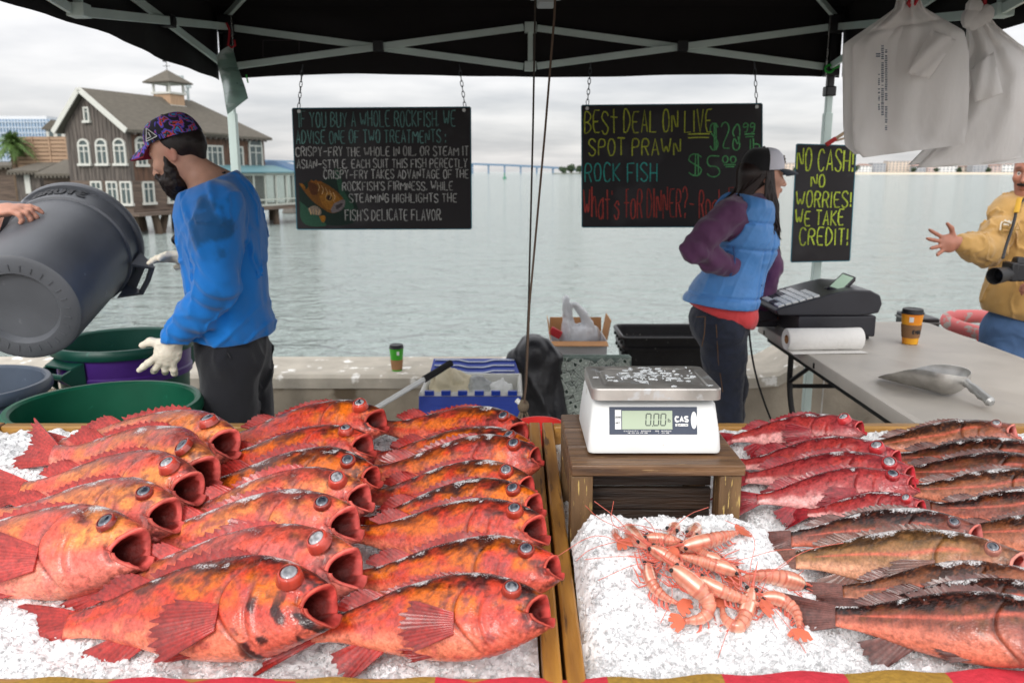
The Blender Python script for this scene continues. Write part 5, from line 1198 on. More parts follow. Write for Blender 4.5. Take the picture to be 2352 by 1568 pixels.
# left tray: three overlapping columns ------------------------------------------------------------
gL, gM, gR = 'rockfish in the left column of the left tray', 'rockfish in the middle column of the left tray', 'rockfish in the column beside the tray divider'
LF = [
 ('pale', (478, 966), (162, 1012), 'pale red rockfish at the back left corner, gaping, bulging eye, tail against the green bin', gL, dict(gape=.75, bulge=.7, dark=.25, eye_white=.35)),
 ('pale', (419, 1024), (112, 1046), 'second rockfish from the back in the left column, dark eye, mouth agape', gL, dict(gape=.85, bulge=.25, dark=.35, eye_white=.15)),
 ('pale', (386, 1068), (62, 1118), 'third rockfish in the left column, eye clouded white and popping out', gL, dict(gape=.9, bulge=1.0, dark=.5, eye_white=.8)),
 ('pale', (329, 1128), (-40, 1196), 'fourth rockfish in the left column, with a flat dark eye and open mouth', gL, dict(gape=.9, bulge=.0, dark=.45, eye_white=.05)),
 ('pale', (241, 1196), (-215, 1285), 'front rockfish of the left column, cut by the left edge, mouth wide open', gL, dict(gape=.95, bulge=.0, dark=.4, eye_white=.05)),
 ('rock', (826, 930), (530, 1000), 'rockfish at the back of the middle column, clouded popped eye, round open mouth', gM, dict(gape=.95, bulge=1.0, dark=.6, eye_white=.7)),
 ('rock', (793, 987), (480, 1070), 'second rockfish from the back of the middle column, bulging eye ringed in red', gM, dict(gape=.9, bulge=.75, dark=.6, eye_white=.35)),
 ('rock', (798, 1056), (455, 1118), 'third rockfish of the middle column, mouth shut, dark blue eye, fin raised on its flank', gM, dict(gape=.15, bulge=.2, dark=.75, eye_white=.1)),
 ('pale', (774, 1100), (410, 1180), 'fourth rockfish of the middle column, pale bulging eye above an open mouth', gM, dict(gape=.7, bulge=.9, dark=.5, eye_white=.6)),
 ('pale', (739, 1152), (330, 1245), 'fifth rockfish of the middle column, flat dark eye and huge gaping mouth', gM, dict(gape=1.0, bulge=.05, dark=.55, eye_white=.05)),
 ('pale', (730, 1242), (250, 1335), 'sixth rockfish of the middle column, white bulging eye, tongue showing', gM, dict(gape=.95, bulge=.9, dark=.5, eye_white=.75)),
 ('rock', (664, 1322), (160, 1402), 'big front left rockfish with black streaked gill cover, its whole tail spread on the ice', gM, dict(gape=.62, bulge=.8, dark=.75, eye_white=.5, streak=.9, n=170, mseg=110)),
 ('rock', (1155, 954), (892, 988), 'rearmost rockfish beside the tray divider, in front of the blue bin lid', gR, dict(gape=.7, bulge=.1, dark=.8, eye_white=.05)),
 ('rock', (1168, 998), (870, 1040), 'second rockfish from the back beside the tray divider, eye half hidden', gR, dict(gape=.3, bulge=.1, dark=.7, eye_white=.1)),
 ('rock', (1179, 1018), (850, 1094), 'third rockfish beside the tray divider, with a shut mouth and large dark eye', gR, dict(gape=.1, bulge=.3, dark=.7, eye_white=.1)),
 ('rock', (1162, 1080), (850, 1136), 'fourth rockfish beside the tray divider, pinkish bulging eye', gR, dict(gape=.25, bulge=.55, dark=.85, eye_white=.3)),
 ('rock', (1177, 1121), (840, 1188), 'fifth rockfish beside the tray divider, dark shoulder and narrow snout', gR, dict(gape=.4, bulge=.3, dark=.9, eye_white=.1)),
 ('rock', (1181, 1170), (825, 1236), 'sixth rockfish beside the tray divider, its lower jaw jutting over the divider', gR, dict(gape=.85, bulge=.65, dark=.75, eye_white=.2)),
 ('rock', (1208, 1260), (815, 1332), 'seventh rockfish beside the tray divider, mouth shut and snout touching the wood', gR, dict(gape=.08, bulge=.2, dark=.85, eye_white=.15)),
 ('rock', (1175, 1350), (738, 1432), 'front rockfish beside the tray divider, orange flanked, fin fanned on its belly', gR, dict(gape=.5, bulge=.35, dark=.85, eye_white=.35, n=170, mseg=110)),
]
for i, (pal, e, p, lab, grp, kw) in enumerate(LF):
    fish_at('rock', pal, e, p, lab, grp, 100 + i, roll=50 + (i * 37 % 13) - 6, twist=((i * 29) % 11 - 5) * .05, lift=.055 if i not in (11, 19) else .05, pec=i in (4, 7, 9, 11, 19), **kw)
# right tray ---------------------------------------------------------------------------------------
gC, gB, gD = 'crimson rockfish behind the prawns', 'brown rockfish nearest the prawns', 'brown rockfish at the right edge'
RF = [
 ('crimson', 'crimson', (1938, 962), (1690, 996), 'rearmost crimson rockfish, with a white eye standing out on top', gC, dict(gape=.15, bulge=1.0, eye_white=.8)),
 ('crimson', 'crimson', (2013, 1026), (1712, 1050), 'second crimson rockfish from the back, clouded eye over a black gill spot', gC, dict(gape=.1, bulge=.8, eye_white=.6)),
 ('crimson', 'crimson', (2042, 1062), (1722, 1086), 'narrow crimson rockfish wedged third in its stack', gC, dict(gape=.1, bulge=.5, eye_white=.6)),
 ('crimson', 'crimson', (2050, 1089), (1748, 1140), 'crimson rockfish with whitish belly and its red tail beside the wooden stand', gC, dict(gape=.2, bulge=.3, eye_white=.1)),
 ('crimson', 'crimson', (2081, 1144), (1860, 1172), 'front small crimson rockfish with a milky eye, above the brown fish', gC, dict(gape=.2, bulge=.7, eye_white=.6)),
 ('brown', 'brown', (2288, 972), (2010, 1020), 'rearmost brown fish at the right, with an open pinkish mouth', gD, dict(gape=.5, bulge=.5, eye_white=.6)),
 ('brown', 'dark', (2390, 1030), (2060, 1050), 'dark backed brown fish second from the back at the right edge', gD, dict(gape=.3)),
 ('brown', 'dark', (2400, 1062), (2066, 1084), 'narrow frosted brown fish third from the back at the right edge', gD, dict(gape=.3)),
 ('brown', 'brown', (2420, 1095), (2096, 1128), 'brown fish with a broad orange belly stripe at the right edge', gD, dict(gape=.3)),
 ('brown', 'dark', (2470, 1140), (2150, 1172), 'dark brown fish fifth from the back at the right edge, behind a pink bellied one', gD, dict(gape=.3)),
 ('brown', 'brown', (2500, 1200), (2180, 1226), 'pink bellied brown fish at the right edge above the olive fish', gD, dict(gape=.3)),
 ('brown', 'olive', (2560, 1285), (2270, 1290), 'orange brown fish showing only its tail end at the right edge', gD, dict(gape=.3)),
 ('brown', 'dark', (2191, 1198), (1830, 1226), 'dark brown fish with dark fanned tail fin and blue eye, just under the crimson fish', gB, dict(gape=.3, bulge=.2, eye_white=.1)),
 ('brown', 'olive', (2280, 1258), (1842, 1272), 'olive gold fish with a pale belly, its tail nearest the prawns', gB, dict(gape=.35, bulge=.5, eye_white=.2)),
 ('brown', 'brown', (2372, 1322), (1950, 1352), 'brown fish with a pink lateral line under the olive fish', gB, dict(gape=.3)),
 ('brown', 'dark', (2420, 1362), (2000, 1388), 'very dark narrow brown fish second from the front', gB, dict(gape=.3)),
 ('brown', 'dark', (2440, 1410), (1935, 1412), 'front brown fish with its dark tail fin spread on the ice and reddish belly', gB, dict(gape=.3, n=160, mseg=100)),
]
for i, (kind, pal, e, p, lab, grp, kw) in enumerate(RF):
    fish_at(kind, pal, e, p, lab, grp, 300 + i, roll=50 + (i * 31 % 11) - 5, twist=((i * 23) % 11 - 5) * .05, lift=.05 + .012 * (i in (12, 13)), pec=i in (0, 3, 13), **kw)

# ================================================================== CRUSHED ICE
m = bpy.data.materials.new('crushed_ice'); m.use_nodes = True; t = m.node_tree; b = t.nodes['Principled BSDF']
b.inputs['Base Color'].default_value = (.98, .985, .99, 1); b.inputs['Roughness'].default_value = .3; b.inputs['IOR'].default_value = 1.31
b.inputs['Subsurface Weight'].default_value = .7; b.inputs['Subsurface Radius'].default_value = (1, 1, 1); b.inputs['Subsurface Scale'].default_value = .035
nz = t.nodes.new('ShaderNodeTexNoise'); nz.inputs['Scale'].default_value = 160; nz.inputs['Detail'].default_value = 4; tcn = t.nodes.new('ShaderNodeTexCoord'); t.links.new(tcn.outputs['Object'], nz.inputs['Vector'])
bp = t.nodes.new('ShaderNodeBump'); bp.inputs['Strength'].default_value = .25; bp.inputs['Distance'].default_value = .002; t.links.new(nz.outputs['Fac'], bp.inputs['Height']); t.links.new(bp.outputs[0], b.inputs['Normal'])
m_ice = m
ICO = []
bm = bmesh.new(); bmesh.ops.create_icosphere(bm, subdivisions=1, radius=1.0); bm.verts.ensure_lookup_table()
ICO_V = np.array([v.co[:] for v in bm.verts]); ICO_F = np.array([[v.index for v in f.verts] for f in bm.faces]); bm.free()
def ice_bed(x0, x1, hfun, name, seed, nchunk, label):
    rg = np.random.default_rng(seed); nx, ny_ = int((x1 - x0) / .0055), int((YB - YF - .06) / .0055)
    xs = np.linspace(x0, x1, nx); ys = np.linspace(YF + .029, YB - .030, ny_); XX, YY = np.meshgrid(xs, ys)
    H = hfun(XX, YY) + .008 * vnoise(np.stack([XX * 9, YY * 9, XX * 0 + 3], -1), seed + 5) + .007 * fbm(np.stack([XX * 22, YY * 22, XX * 0], -1), 2, seed) + .004 * vnoise(np.stack([XX * 75, YY * 75, XX * 0], -1), seed + 1) + .004 * vnoise(np.stack([XX * 150, YY * 150, XX * 0], -1), seed + 2)
    mb = MB(); mb.grid(np.stack([XX, YY, rz(YY) + H], -1))
    # loose grains of every size on the surface
    px_, py_ = rg.uniform(x0 + .004, x1 - .004, nchunk), YF + .033 + (YB - YF - .07) * rg.random(nchunk) ** 1.25
    sz = .0012 + .0030 * rg.random(nchunk) ** 2.5 + .0050 * (rg.random(nchunk) > .99); hh = hfun(px_, py_)
    q = rg.normal(size=(nchunk, 4)); q /= np.linalg.norm(q, axis=1, keepdims=True); a, b_, c_, d_ = q.T
    Rm = np.stack([np.stack([1 - 2 * (c_ * c_ + d_ * d_), 2 * (b_ * c_ - a * d_), 2 * (b_ * d_ + a * c_)], -1), np.stack([2 * (b_ * c_ + a * d_), 1 - 2 * (b_ * b_ + d_ * d_), 2 * (c_ * d_ - a * b_)], -1), np.stack([2 * (b_ * d_ - a * c_), 2 * (c_ * d_ + a * b_), 1 - 2 * (b_ * b_ + c_ * c_)], -1)], 1)
    sc3 = sz[:, None] * rg.uniform(.55, 1.3, (nchunk, 3))
    V = ICO_V[None] * (1 + .22 * rg.normal(size=(nchunk, len(ICO_V), 1))) * sc3[:, None, :]
    V = np.einsum('nij,nkj->nki', Rm, V) + np.stack([px_, py_, rz(py_) + hh + .008 * vnoise(np.stack([px_ * 9, py_ * 9, px_ * 0 + 3], -1), seed + 5) + .007 * fbm(np.stack([px_ * 22, py_ * 22, px_ * 0], -1), 2, seed) + .004 * vnoise(np.stack([px_ * 75, py_ * 75, px_ * 0], -1), seed + 1) + sz * rg.uniform(-.8, .4, nchunk)], -1)[:, None, :]
    F = (ICO_F[None] + (np.arange(nchunk) * len(ICO_V))[:, None, None]).reshape(-1, 3)
    mb.add(V.reshape(-1, 3), F.tolist())
    o = mb.build(name, m_ice, smooth=0); tag(o, label, 'ice', kind='stuff')
def ice_left(x, y): return -.020 + .030 * sstep(1.25, 1.12, y) * 0 + .012 * sstep(-.62, -.75, x) - .004 + .0 * x
def ice_right(x, y):
    mound = .078 * sstep(1.08, 1.40, y) * sstep(.54, .40, x) * sstep(SEAM + .0, SEAM + .085, x) * sstep(1.475, 1.43, y) + .018 * sstep(1.46, 1.50, y) * sstep(.50, .40, x) * 0 + .012 * np.exp(-(((x - .9) / .35) ** 2 + ((y - 1.2) / .15) ** 2))
    edge = -.012 * sstep(SEAM + .06, SEAM + .03, x)
    dip = -.035 * sstep(1.46, 1.50, y) * sstep(.50, .46, x)
    return -.014 + mound + edge + dip
ice_bed(-1.33, SEAM - .035, ice_left, 'crushed_ice', 41, 34000, 'bed of white crushed ice under the orange rockfish in the left tray')
ice_bed(SEAM + .034, 1.37, ice_right, 'crushed_ice', 42, 44000, 'bed of white crushed ice under the prawns and brown fish in the right tray')
# ================================================================== PEOPLE: distance fields turned into one smooth surface each
def surface_nets(D, org, h):
    """naive surface nets on a scalar grid (negative inside)"""
    s = D < 0; nx, ny, nz = D.shape
    c = s[:-1, :-1, :-1].astype(np.int8)
    tot = np.zeros_like(c)
    for a in (0, 1):
        for b in (0, 1):
            for d in (0, 1): tot += s[a:nx - 1 + a, b:ny - 1 + b, d:nz - 1 + d]
    act = (tot > 0) & (tot < 8); idx = np.argwhere(act)
    I, J, Kk = idx.T; acc = np.zeros((len(idx), 3)); cnt = np.zeros(len(idx))
    cor = [(a, b, d) for a in (0, 1) for b in (0, 1) for d in (0, 1)]
    for i0, p in enumerate(cor):
        for q in cor[i0 + 1:]:
            if sum(abs(p[k] - q[k]) for k in range(3)) != 1: continue
            v0 = D[I + p[0], J + p[1], Kk + p[2]]; v1 = D[I + q[0], J + q[1], Kk + q[2]]
            m_ = (v0 < 0) != (v1 < 0); t_ = np.where(m_, v0 / np.where(m_, v0 - v1, 1), 0)
            e = np.array(p)[None] + (np.array(q) - np.array(p))[None] * t_[:, None]; acc += e * m_[:, None]; cnt += m_
    V = (idx + acc / cnt[:, None]) * h + org
    num = -np.ones(act.shape, dtype=np.int64); num[I, J, Kk] = np.arange(len(idx)); F = []
    for ax in range(3):
        o = [(1, 2), (2, 0), (0, 1)][ax]
        sl0 = [slice(None)] * 3; sl1 = [slice(None)] * 3; sl0[ax] = slice(0, -1); sl1[ax] = slice(1, None)
        ch = s[tuple(sl0)] != s[tuple(sl1)]; e = np.argwhere(ch)
        e = e[(e[:, o[0]] > 0) & (e[:, o[1]] > 0) & (e[:, o[0]] < D.shape[o[0]] - 1) & (e[:, o[1]] < D.shape[o[1]] - 1)]
        def at(d0, d1):
            q = e.copy(); q[:, o[0]] -= d0; q[:, o[1]] -= d1; return num[q[:, 0], q[:, 1], q[:, 2]]
        f = np.stack([at(1, 1), at(0, 1), at(0, 0), at(1, 0)], 1); ins = s[e[:, 0], e[:, 1], e[:, 2]]
        f[~ins] = f[~ins][:, ::-1]; F.append(f)
    F = np.concatenate(F); F = F[(F >= 0).all(1)]
    return V, F
class SDF:
    """smooth union / cut of tapered capsules and ellipsoids"""
    def __init__(s): s.p = []
    def cap(s, a, b, ra, rb=None, k=.02, sub=False): s.p.append(('c', np.array(a, float), np.array(b, float), ra, ra if rb is None else rb, k, sub)); return s
    def chain(s, pts, rs, k=.02):
        for i in range(len(pts) - 1): s.cap(pts[i], pts[i + 1], rs[i], rs[i + 1], k)
        return s
    def ell(s, c, r, R=None, k=.02, sub=False): s.p.append(('e', np.array(c, float), np.broadcast_to(np.array(r, float), (3,)), np.eye(3) if R is None else np.array(R), 0, k, sub)); return s
    def mesh(s, h, fold=None, grow=0.0, clip=None, color=None, smooth_it=0):
        lo = np.full(3, 1e9); hi = -lo
        for p in s.p:
            if p[6]: continue
            if p[0] == 'c': a = np.minimum(p[1] - p[3], p[2] - p[4]); b = np.maximum(p[1] + p[3], p[2] + p[4])
            else: a = p[1] - p[2].max(); b = p[1] + p[2].max()
            lo = np.minimum(lo, a); hi = np.maximum(hi, b)
        pad = .03 + grow; lo -= pad; hi += pad
        n = np.ceil((hi - lo) / h).astype(int) + 1; D = np.full(n, .2, dtype=np.float32)
        ax = [lo[i] + h * np.arange(n[i]) for i in range(3)]
        for p in s.p:
            m = .06 + p[5]
            if p[0] == 'c': a = np.minimum(p[1] - p[3], p[2] - p[4]) - m; b = np.maximum(p[1] + p[3], p[2] + p[4]) + m
            else: a = p[1] - p[2].max() - m; b = p[1] + p[2].max() + m
            i0 = np.clip(np.floor((a - lo) / h).astype(int), 0, n); i1 = np.clip(np.ceil((b - lo) / h).astype(int) + 1, 0, n)
            if (i1 <= i0).any(): continue
            sl = tuple(slice(i0[k], i1[k]) for k in range(3))
            X, Y, Z = np.meshgrid(*[ax[k][sl[k]] for k in range(3)], indexing='ij')
            Q = np.stack([X, Y, Z], -1)
            if p[0] == 'c':
                ba = p[2] - p[1]; t = np.clip(((Q - p[1]) @ ba) / (ba @ ba + 1e-12), 0, 1); d = np.linalg.norm(Q - p[1] - t[..., None] * ba, axis=-1) - (p[3] + (p[4] - p[3]) * t)
            else:
                L_ = (Q - p[1]) @ p[3]; k0 = np.linalg.norm(L_ / p[2], axis=-1); k1 = np.linalg.norm(L_ / p[2] ** 2, axis=-1); d = k0 * (k0 - 1) / np.maximum(k1, 1e-9)
            old = D[sl]; k = max(p[5], 1e-4)
            if p[6]: d = -d; hh = np.maximum(k - np.abs(old - d), 0) / k; D[sl] = np.maximum(old, d) + hh * hh * k / 4
            else: hh = np.maximum(k - np.abs(old - d), 0) / k; D[sl] = np.minimum(old, d) - hh * hh * k / 4
        D -= grow
        if fold is not None or clip is not None:
            nb = np.abs(D) < .05; ii = np.argwhere(nb); Q = ii * h + lo
            if fold is not None: D[nb] += fold(Q).astype(np.float32)
            if clip is not None: D[nb] = np.maximum(D[nb], clip(Q).astype(np.float32)); 
            if clip is not None:
                # carry the cut through the deep inside as well
                deep = np.argwhere(D <= -.05)
                if len(deep): v = clip(deep * h + lo); D[deep[:, 0], deep[:, 1], deep[:, 2]] = np.maximum(D[deep[:, 0], deep[:, 1], deep[:, 2]], v)
        V, F = surface_nets(D, lo, h)
        # relax a little
        E = np.concatenate([F[:, [0, 1]], F[:, [1, 2]], F[:, [2, 3]], F[:, [3, 0]]])
        for _ in range(1 + smooth_it):
            acc = np.zeros_like(V); c = np.zeros(len(V)); np.add.at(acc, E[:, 0], V[E[:, 1]]); np.add.at(c, E[:, 0], 1); np.add.at(acc, E[:, 1], V[E[:, 0]]); np.add.at(c, E[:, 1], 1)
            V = V * .5 + acc / np.maximum(c, 1)[:, None] * .5
        mb = MB(); mb.add(V, F.tolist(), 0, None if color is None else color(V)); return mb
def J(px, py, Y): return PY(px, py, Y)
m_skinp = mat('skin', (1, 1, 1), .5, var=.08, vscale=40, attr=True, sss=.08, bump=.08, bscale=120)
m_denim = mat('dark_denim', S(34, 40, 56), .85, var=.25, vscale=30, bump=.25, bscale=300, sheen=.2)
m_hair = mat('dark_hair', S(30, 22, 20), .45, var=.4, vscale=60, stretch=(1, 1, .2), spec=.4)
def cloth(name, c, var=.1, vs=9, rough=.85, **kw): return mat(name, c, rough, var=var, vscale=vs, bump=.25, bscale=420, sheen=.25, **kw)
def hand(sd, wrist, palm_c, palm_n, fingers, thumb, r=.0085, pr=(.040, .034, .014)):
    """fingers: list of joint lists in world space; palm as flattened mass"""
    w_, p_ = np.array(wrist), np.array(palm_c); ax = p_ - w_; ax /= np.linalg.norm(ax); n_ = np.array(palm_n, float); n_ -= ax * np.dot(ax, n_); n_ /= np.linalg.norm(n_); sdv = np.cross(ax, n_)
    R = np.stack([ax, sdv, n_], 1); sd.ell(p_, (pr[0] * 1.18, pr[1] * 1.15, pr[2] * 1.25), R, .012); sd.cap(w_, p_, .024, .022, .015)
    for i, f in enumerate(fingers): sd.chain(f, [r * 1.08, r, r * .95, r * .8][:len(f)], .006)
    sd.chain(thumb, [r * 1.5, r * 1.2, r * .95][:len(thumb)], .010)
    return ax, sdv, n_
def auto_hand(sd, wrist, direction, normal, curl=(.3, .4, .45, .5), spread=.12, size=1.0, thumb_side=1, thumb_out=.9, r=.0088):
    """a whole hand from the wrist: direction of the palm, palm normal (where the fingers curl to)"""
    d = np.array(direction, float); d /= np.linalg.norm(d); n = np.array(normal, float); n -= d * np.dot(d, n); n /= np.linalg.norm(n); s_ = np.cross(n, d) * thumb_side
    w_ = np.array(wrist, float); pc = w_ + d * .055 * size; fs = []
    for i in range(4):
        off = (1.5 - i) * .0195 * size; base = w_ + d * (.092 - .006 * abs(i - 1.2)) * size + s_ * off
        L = (.078, .086, .080, .062)[i] * size; dirv = d + s_ * (1.5 - i) * spread; pts = [base]; c = curl[i]
        for k, fr in enumerate((.45, .30, .25)):
            a = c * (k + .6); v = dirv * math.cos(a) + n * math.sin(a); v /= np.linalg.norm(v); pts.append(pts[-1] + v * L * fr)
        fs.append(pts)
    tb_ = w_ + d * .028 * size + s_ * .026 * size; t1 = tb_ + (d * .5 + s_ * thumb_out + n * .35) * .036 * size; t2 = t1 + (d * .85 + s_ * thumb_out * .6 + n * .3) * .030 * size
    hand(sd, w_, pc, n, fs, [tb_, t1, t2], r * size, (.042 * size, .038 * size, .0135 * size))
def head_frame(c, fwd, up):
    f = np.array(fwd, float); f /= np.linalg.norm(f); u = np.array(up, float); u -= f * np.dot(u, f); u /= np.linalg.norm(u); return np.array(c, float), f, u, np.cross(u, f)
def head(sd, c, f, u, r, fem=False, k=1.0):
    """skull, jaw, nose, brow, lips, sockets and ears; c = centre between the ears, f forward, u up, r left"""
    P = lambda a, b, d: c + (f * a + u * b + r * d) * k
    R = np.stack([f, r, u], 1)
    sd.ell(P(-.012, .045, 0), np.array((.098, .076, .090)) * k, R, .02); sd.ell(P(.022, -.005, 0), np.array((.070, .066, .085)) * k, R, .03)
    sd.ell(P(.045, -.062, 0), np.array((.046, .048, .044)) * k, R, .03); sd.ell(P(.074, -.088, 0), np.array((.020, .024, .018)) * k, R, .02)
    sd.cap(P(.087, .024, 0), P(.114, -.022, 0), .0085 * k, .0125 * k, .010); sd.ell(P(.117, -.024, 0), np.array((.011, .012, .010)) * k, R, .006)
    for s_ in (-1, 1):
        sd.ell(P(.103, -.028, .012 * s_), np.array((.010, .008, .007)) * k, R, .006); sd.cap(P(.087, .036, .012 * s_), P(.074, .038, .046 * s_), .010 * k, .008 * k, .012)
        sd.ell(P(.070, -.012, .042 * s_), np.array((.022, .020, .020)) * k, R, .02)
        sd.ell(P(.090, .014, .031 * s_), np.array((.013, .015, .011)) * k, R, .008, True)
        sd.ell(P(.074, .013, .031 * s_), np.array((.0125, .0125, .0125)) * k, R, .003)
        ec = P(-.014, .002, .074 * s_); Re = np.stack([f * .95 + u * .2, r, u * .95 - f * .2], 1)
        sd.ell(ec, np.array((.019, .008, .031)) * k, Re, .004); sd.ell(ec + r * s_ * .008 * k + f * .003, np.array((.010, .006, .019)) * k, Re, .003, True)
    sd.cap(P(.100, -.049, -.016), P(.100, -.049, .016), .0062 * k, .0062 * k, .005); sd.cap(P(.097, -.060, -.014), P(.097, -.060, .014), .0075 * k, .0075 * k, .005)
    sd.cap(P(.106, -.0545, -.02), P(.106, -.0545, .02), .0016 * k, .0016 * k, .003, True)
    return P
def skin_colors(P_, c, f, u, r, base, k=1.0, extra=None):
    base = lin(base)
    def fn(V):
        q = V - c; a, b, d = q @ f / k, q @ u / k, q @ r / k; col = np.tile(base, (len(V), 1)); near = (np.linalg.norm(q, axis=1) < .2 * k)
        col *= (1 + .10 * fbm(V * 30, 2, 3))[:, None]
        def mixin(mask, cc): nonlocal col; col = lerp(col, lin(cc), (mask * near)[:, None])
        mixin(np.exp(-((a - .10) ** 2 / .0006 + (b + .0545) ** 2 / .00013 + d ** 2 / .0005)) * .6, (150, 74, 70))
        for s_ in (-1, 1):
            mixin(np.exp(-((a - .082) ** 2 / .0005 + (b - .041) ** 2 / .00006 + (d - .031 * s_) ** 2 / .0004)) * .9, (34, 24, 22))
            mixin((((b - .013) ** 2 + (d - .031 * s_) ** 2 < .0095 ** 2) & (a > .07)).astype(float), (206, 200, 194)); mixin((((b - .012) ** 2 + (d - .031 * s_) ** 2 < .0052 ** 2) & (a > .07)).astype(float), (30, 20, 18))
            mixin(np.exp(-((a - .082) ** 2 / .0005 + (b - .0235) ** 2 / .00001 + (d - .031 * s_) ** 2 / .00025)) * .8, (40, 28, 26))
            mixin(np.exp(-((a + .01) ** 2 + b ** 2 + (d - .08 * s_) ** 2) / .0009) * .35, (196, 96, 84))
        if extra: mixin(*extra(a, b, d))
        return np.clip(col, .003, 1)
    return fn
def bodycloth_fold(seed, amp=.006, f1=(9, 9, 5), dirs=None):
    def fn(Q):
        n = fbm(Q * np.array(f1), 3, seed); r_ = 1 - np.abs(fbm(Q * np.array(f1) * .9 + 5 + n[:, None] * .6, 2, seed + 9)) * 2
        return -amp * n - amp * .9 * np.clip(r_, 0, 1) ** 3
    return fn

# ------------------------------------------------------------------ the bearded man
YM = 3.0
man = thing('person', (J(535, 900, YM)[0], YM, 0), 'bearded man in a patterned cap, blue long sleeved shirt and white gloves, looking down', 'person', rotz=0)
hip = J(537, 800, YM); hip_l = hip + [.02, -.09, -.06]; hip_r = hip + [.0, .09, -.06]
chest = J(520, 560, YM); sh_c = J(508, 452, YM + .02); neck0 = J(492, 418, YM + .02); hc = J(411, 356, YM + .0)
sh_l = J(497, 478, YM - .17); el_l = J(497, 655, YM - .23); wr_l = J(400, 778, YM - .22)
sh_r = J(507, 480, YM + .20); el_r = J(488, 640, YM + .25); wr_r = J(450, 594, YM + .12)
c_, f_, u_, r_ = head_frame(hc, (-.90, .10, -.40), (-.34, 0, .94))
sd = SDF(); HP = head(sd, c_, f_, u_, r_, k=.95)
sd.cap(hc + u_ * -.05 - f_ * .025, neck0 + [.01, 0, -.02], .052, .058, .03)
def torso(sd, g=0.0, k=.06):
    sd.ell(chest + [-.012, 0, .02], (.115 + g, .185 + g, .23 + g), None, k); sd.ell(sh_c + [.0, 0, -.03], (.088 + g, .195 + g, .085 + g), None, k); sd.ell(J(526, 690, YM), (.112 + g, .17 + g, .20 + g), None, k); sd.ell(hip, (.112 + g, .175 + g, .13 + g), None, k)
torso(sd)
sd.chain([sh_l, el_l, wr_l], [.055, .045, .030], .03); sd.chain([sh_r, el_r, wr_r], [.055, .045, .030], .03)
fo_l, fo_r = np.array([hip[0] + .02, YM - .12, .06]), np.array([hip[0] + .05, YM + .14, .06]); kn_l, kn_r = (hip_l + fo_l) / 2 + [-.04, 0, .02], (hip_r + fo_r) / 2 + [-.02, 0, .02]
for h_, k_, fo in ((hip_l, kn_l, fo_l), (hip_r, kn_r, fo_r)): sd.chain([h_, k_, fo], [.085, .060, .045], .04); sd.cap(fo + [0, 0, -.02], fo + [-.16, 0, -.03], .035, .03, .02)
dl = np.array([-.46, -.02, -.88]); auto_hand(sd, wr_l + dl * .0, dl, (-.2, .95, .1), (.12, .5, .6, .4), .30, 1.0, 1, 1.1)
dr = np.array([-.92, -.35, .12]); auto_hand(sd, wr_r, dr, (.2, -.4, -.9), (.05, .25, .3, .35), .12, .95, 1, .6)
sd.mesh(.0042, color=skin_colors(HP, c_, f_, u_, r_, (198, 152, 130), .95), smooth_it=1).build('body', m_skinp, man, smooth=180)
# shirt
m_shirt = mat('blue_shirt', S(24, 104, 196), .85, var=.10, vscale=5, bump=.2, bscale=420, sheen=.3, spots=None)
hem = J(536, 765, YM)[2]; ncut = neck0 + [.0, 0, .015]
sd = SDF(); torso(sd, .022, .07); sd.ell(J(536, 745, YM), (.128, .185, .10), None, .05); sd.cap(sh_c, neck0 + [.012, 0, -.035], .078, .066, .04)
sd.chain([sh_l + [.01, 0, 0], (sh_l + el_l) / 2, el_l, (el_l + wr_l) / 2 + [0, 0, -.004], wr_l + (el_l - wr_l) * .06], [.086, .078, .070, .056, .043], .03)
sd.chain([sh_r, el_r, wr_r + (el_r - wr_r) * .12], [.078, .066, .045], .04)
ndir = hc - neck0; ndir /= np.linalg.norm(ndir)
def shirt_clip(Q): return np.maximum(hem + .012 * np.sin(Q[:, 0] * 20) + .10 * (Q[:, 0] - hip[0]) * (Q[:, 0] > hip[0]) * -1.0 - Q[:, 2], ((Q - (neck0 + ndir * .012)) @ (ndir * .75 + np.array([.25, 0, .35]))))
fo_ = bodycloth_fold(4, .009, (8, 9, 5))
def shirt_fold(Q):
    e = fo_(Q); t_ = np.clip(((Q - el_l) @ (wr_l - el_l)) / np.dot(wr_l - el_l, wr_l - el_l), -.5, 1); dd = np.linalg.norm(Q - (el_l + t_[:, None] * (wr_l - el_l)), axis=1)
    w_ = sstep(.13, .08, dd); e = e - .0035 * np.sin(t_ * 30 + Q[:, 1] * 40 + 3 * vnoise(Q * 8)) * w_ * sstep(-.4, -.1, t_)
    # long pulls across the back and the side
    e -= .010 * np.maximum(0, np.sin((Q[:, 0] * .9 + Q[:, 2] * .30) * 52 + 3 * vnoise(Q * 4, 3))) ** 4 * (1 - w_) * sstep(.15, -.1, vnoise(Q * 3.1, 8))
    e -= .007 * np.maximum(0, np.sin((Q[:, 2] * 1.0 - Q[:, 0] * .75) * 70 + 3 * vnoise(Q * 5, 5))) ** 4 * sstep(1.12, .95, Q[:, 2]) * (1 - w_)
    e += .004 * np.exp(-((np.linalg.norm((Q - sh_l) * [1, 0, 1], axis=1) - .115) / .005) ** 2) * (Q[:, 1] < YM - .02) * (Q[:, 2] > sh_l[2] - .05)
    return e
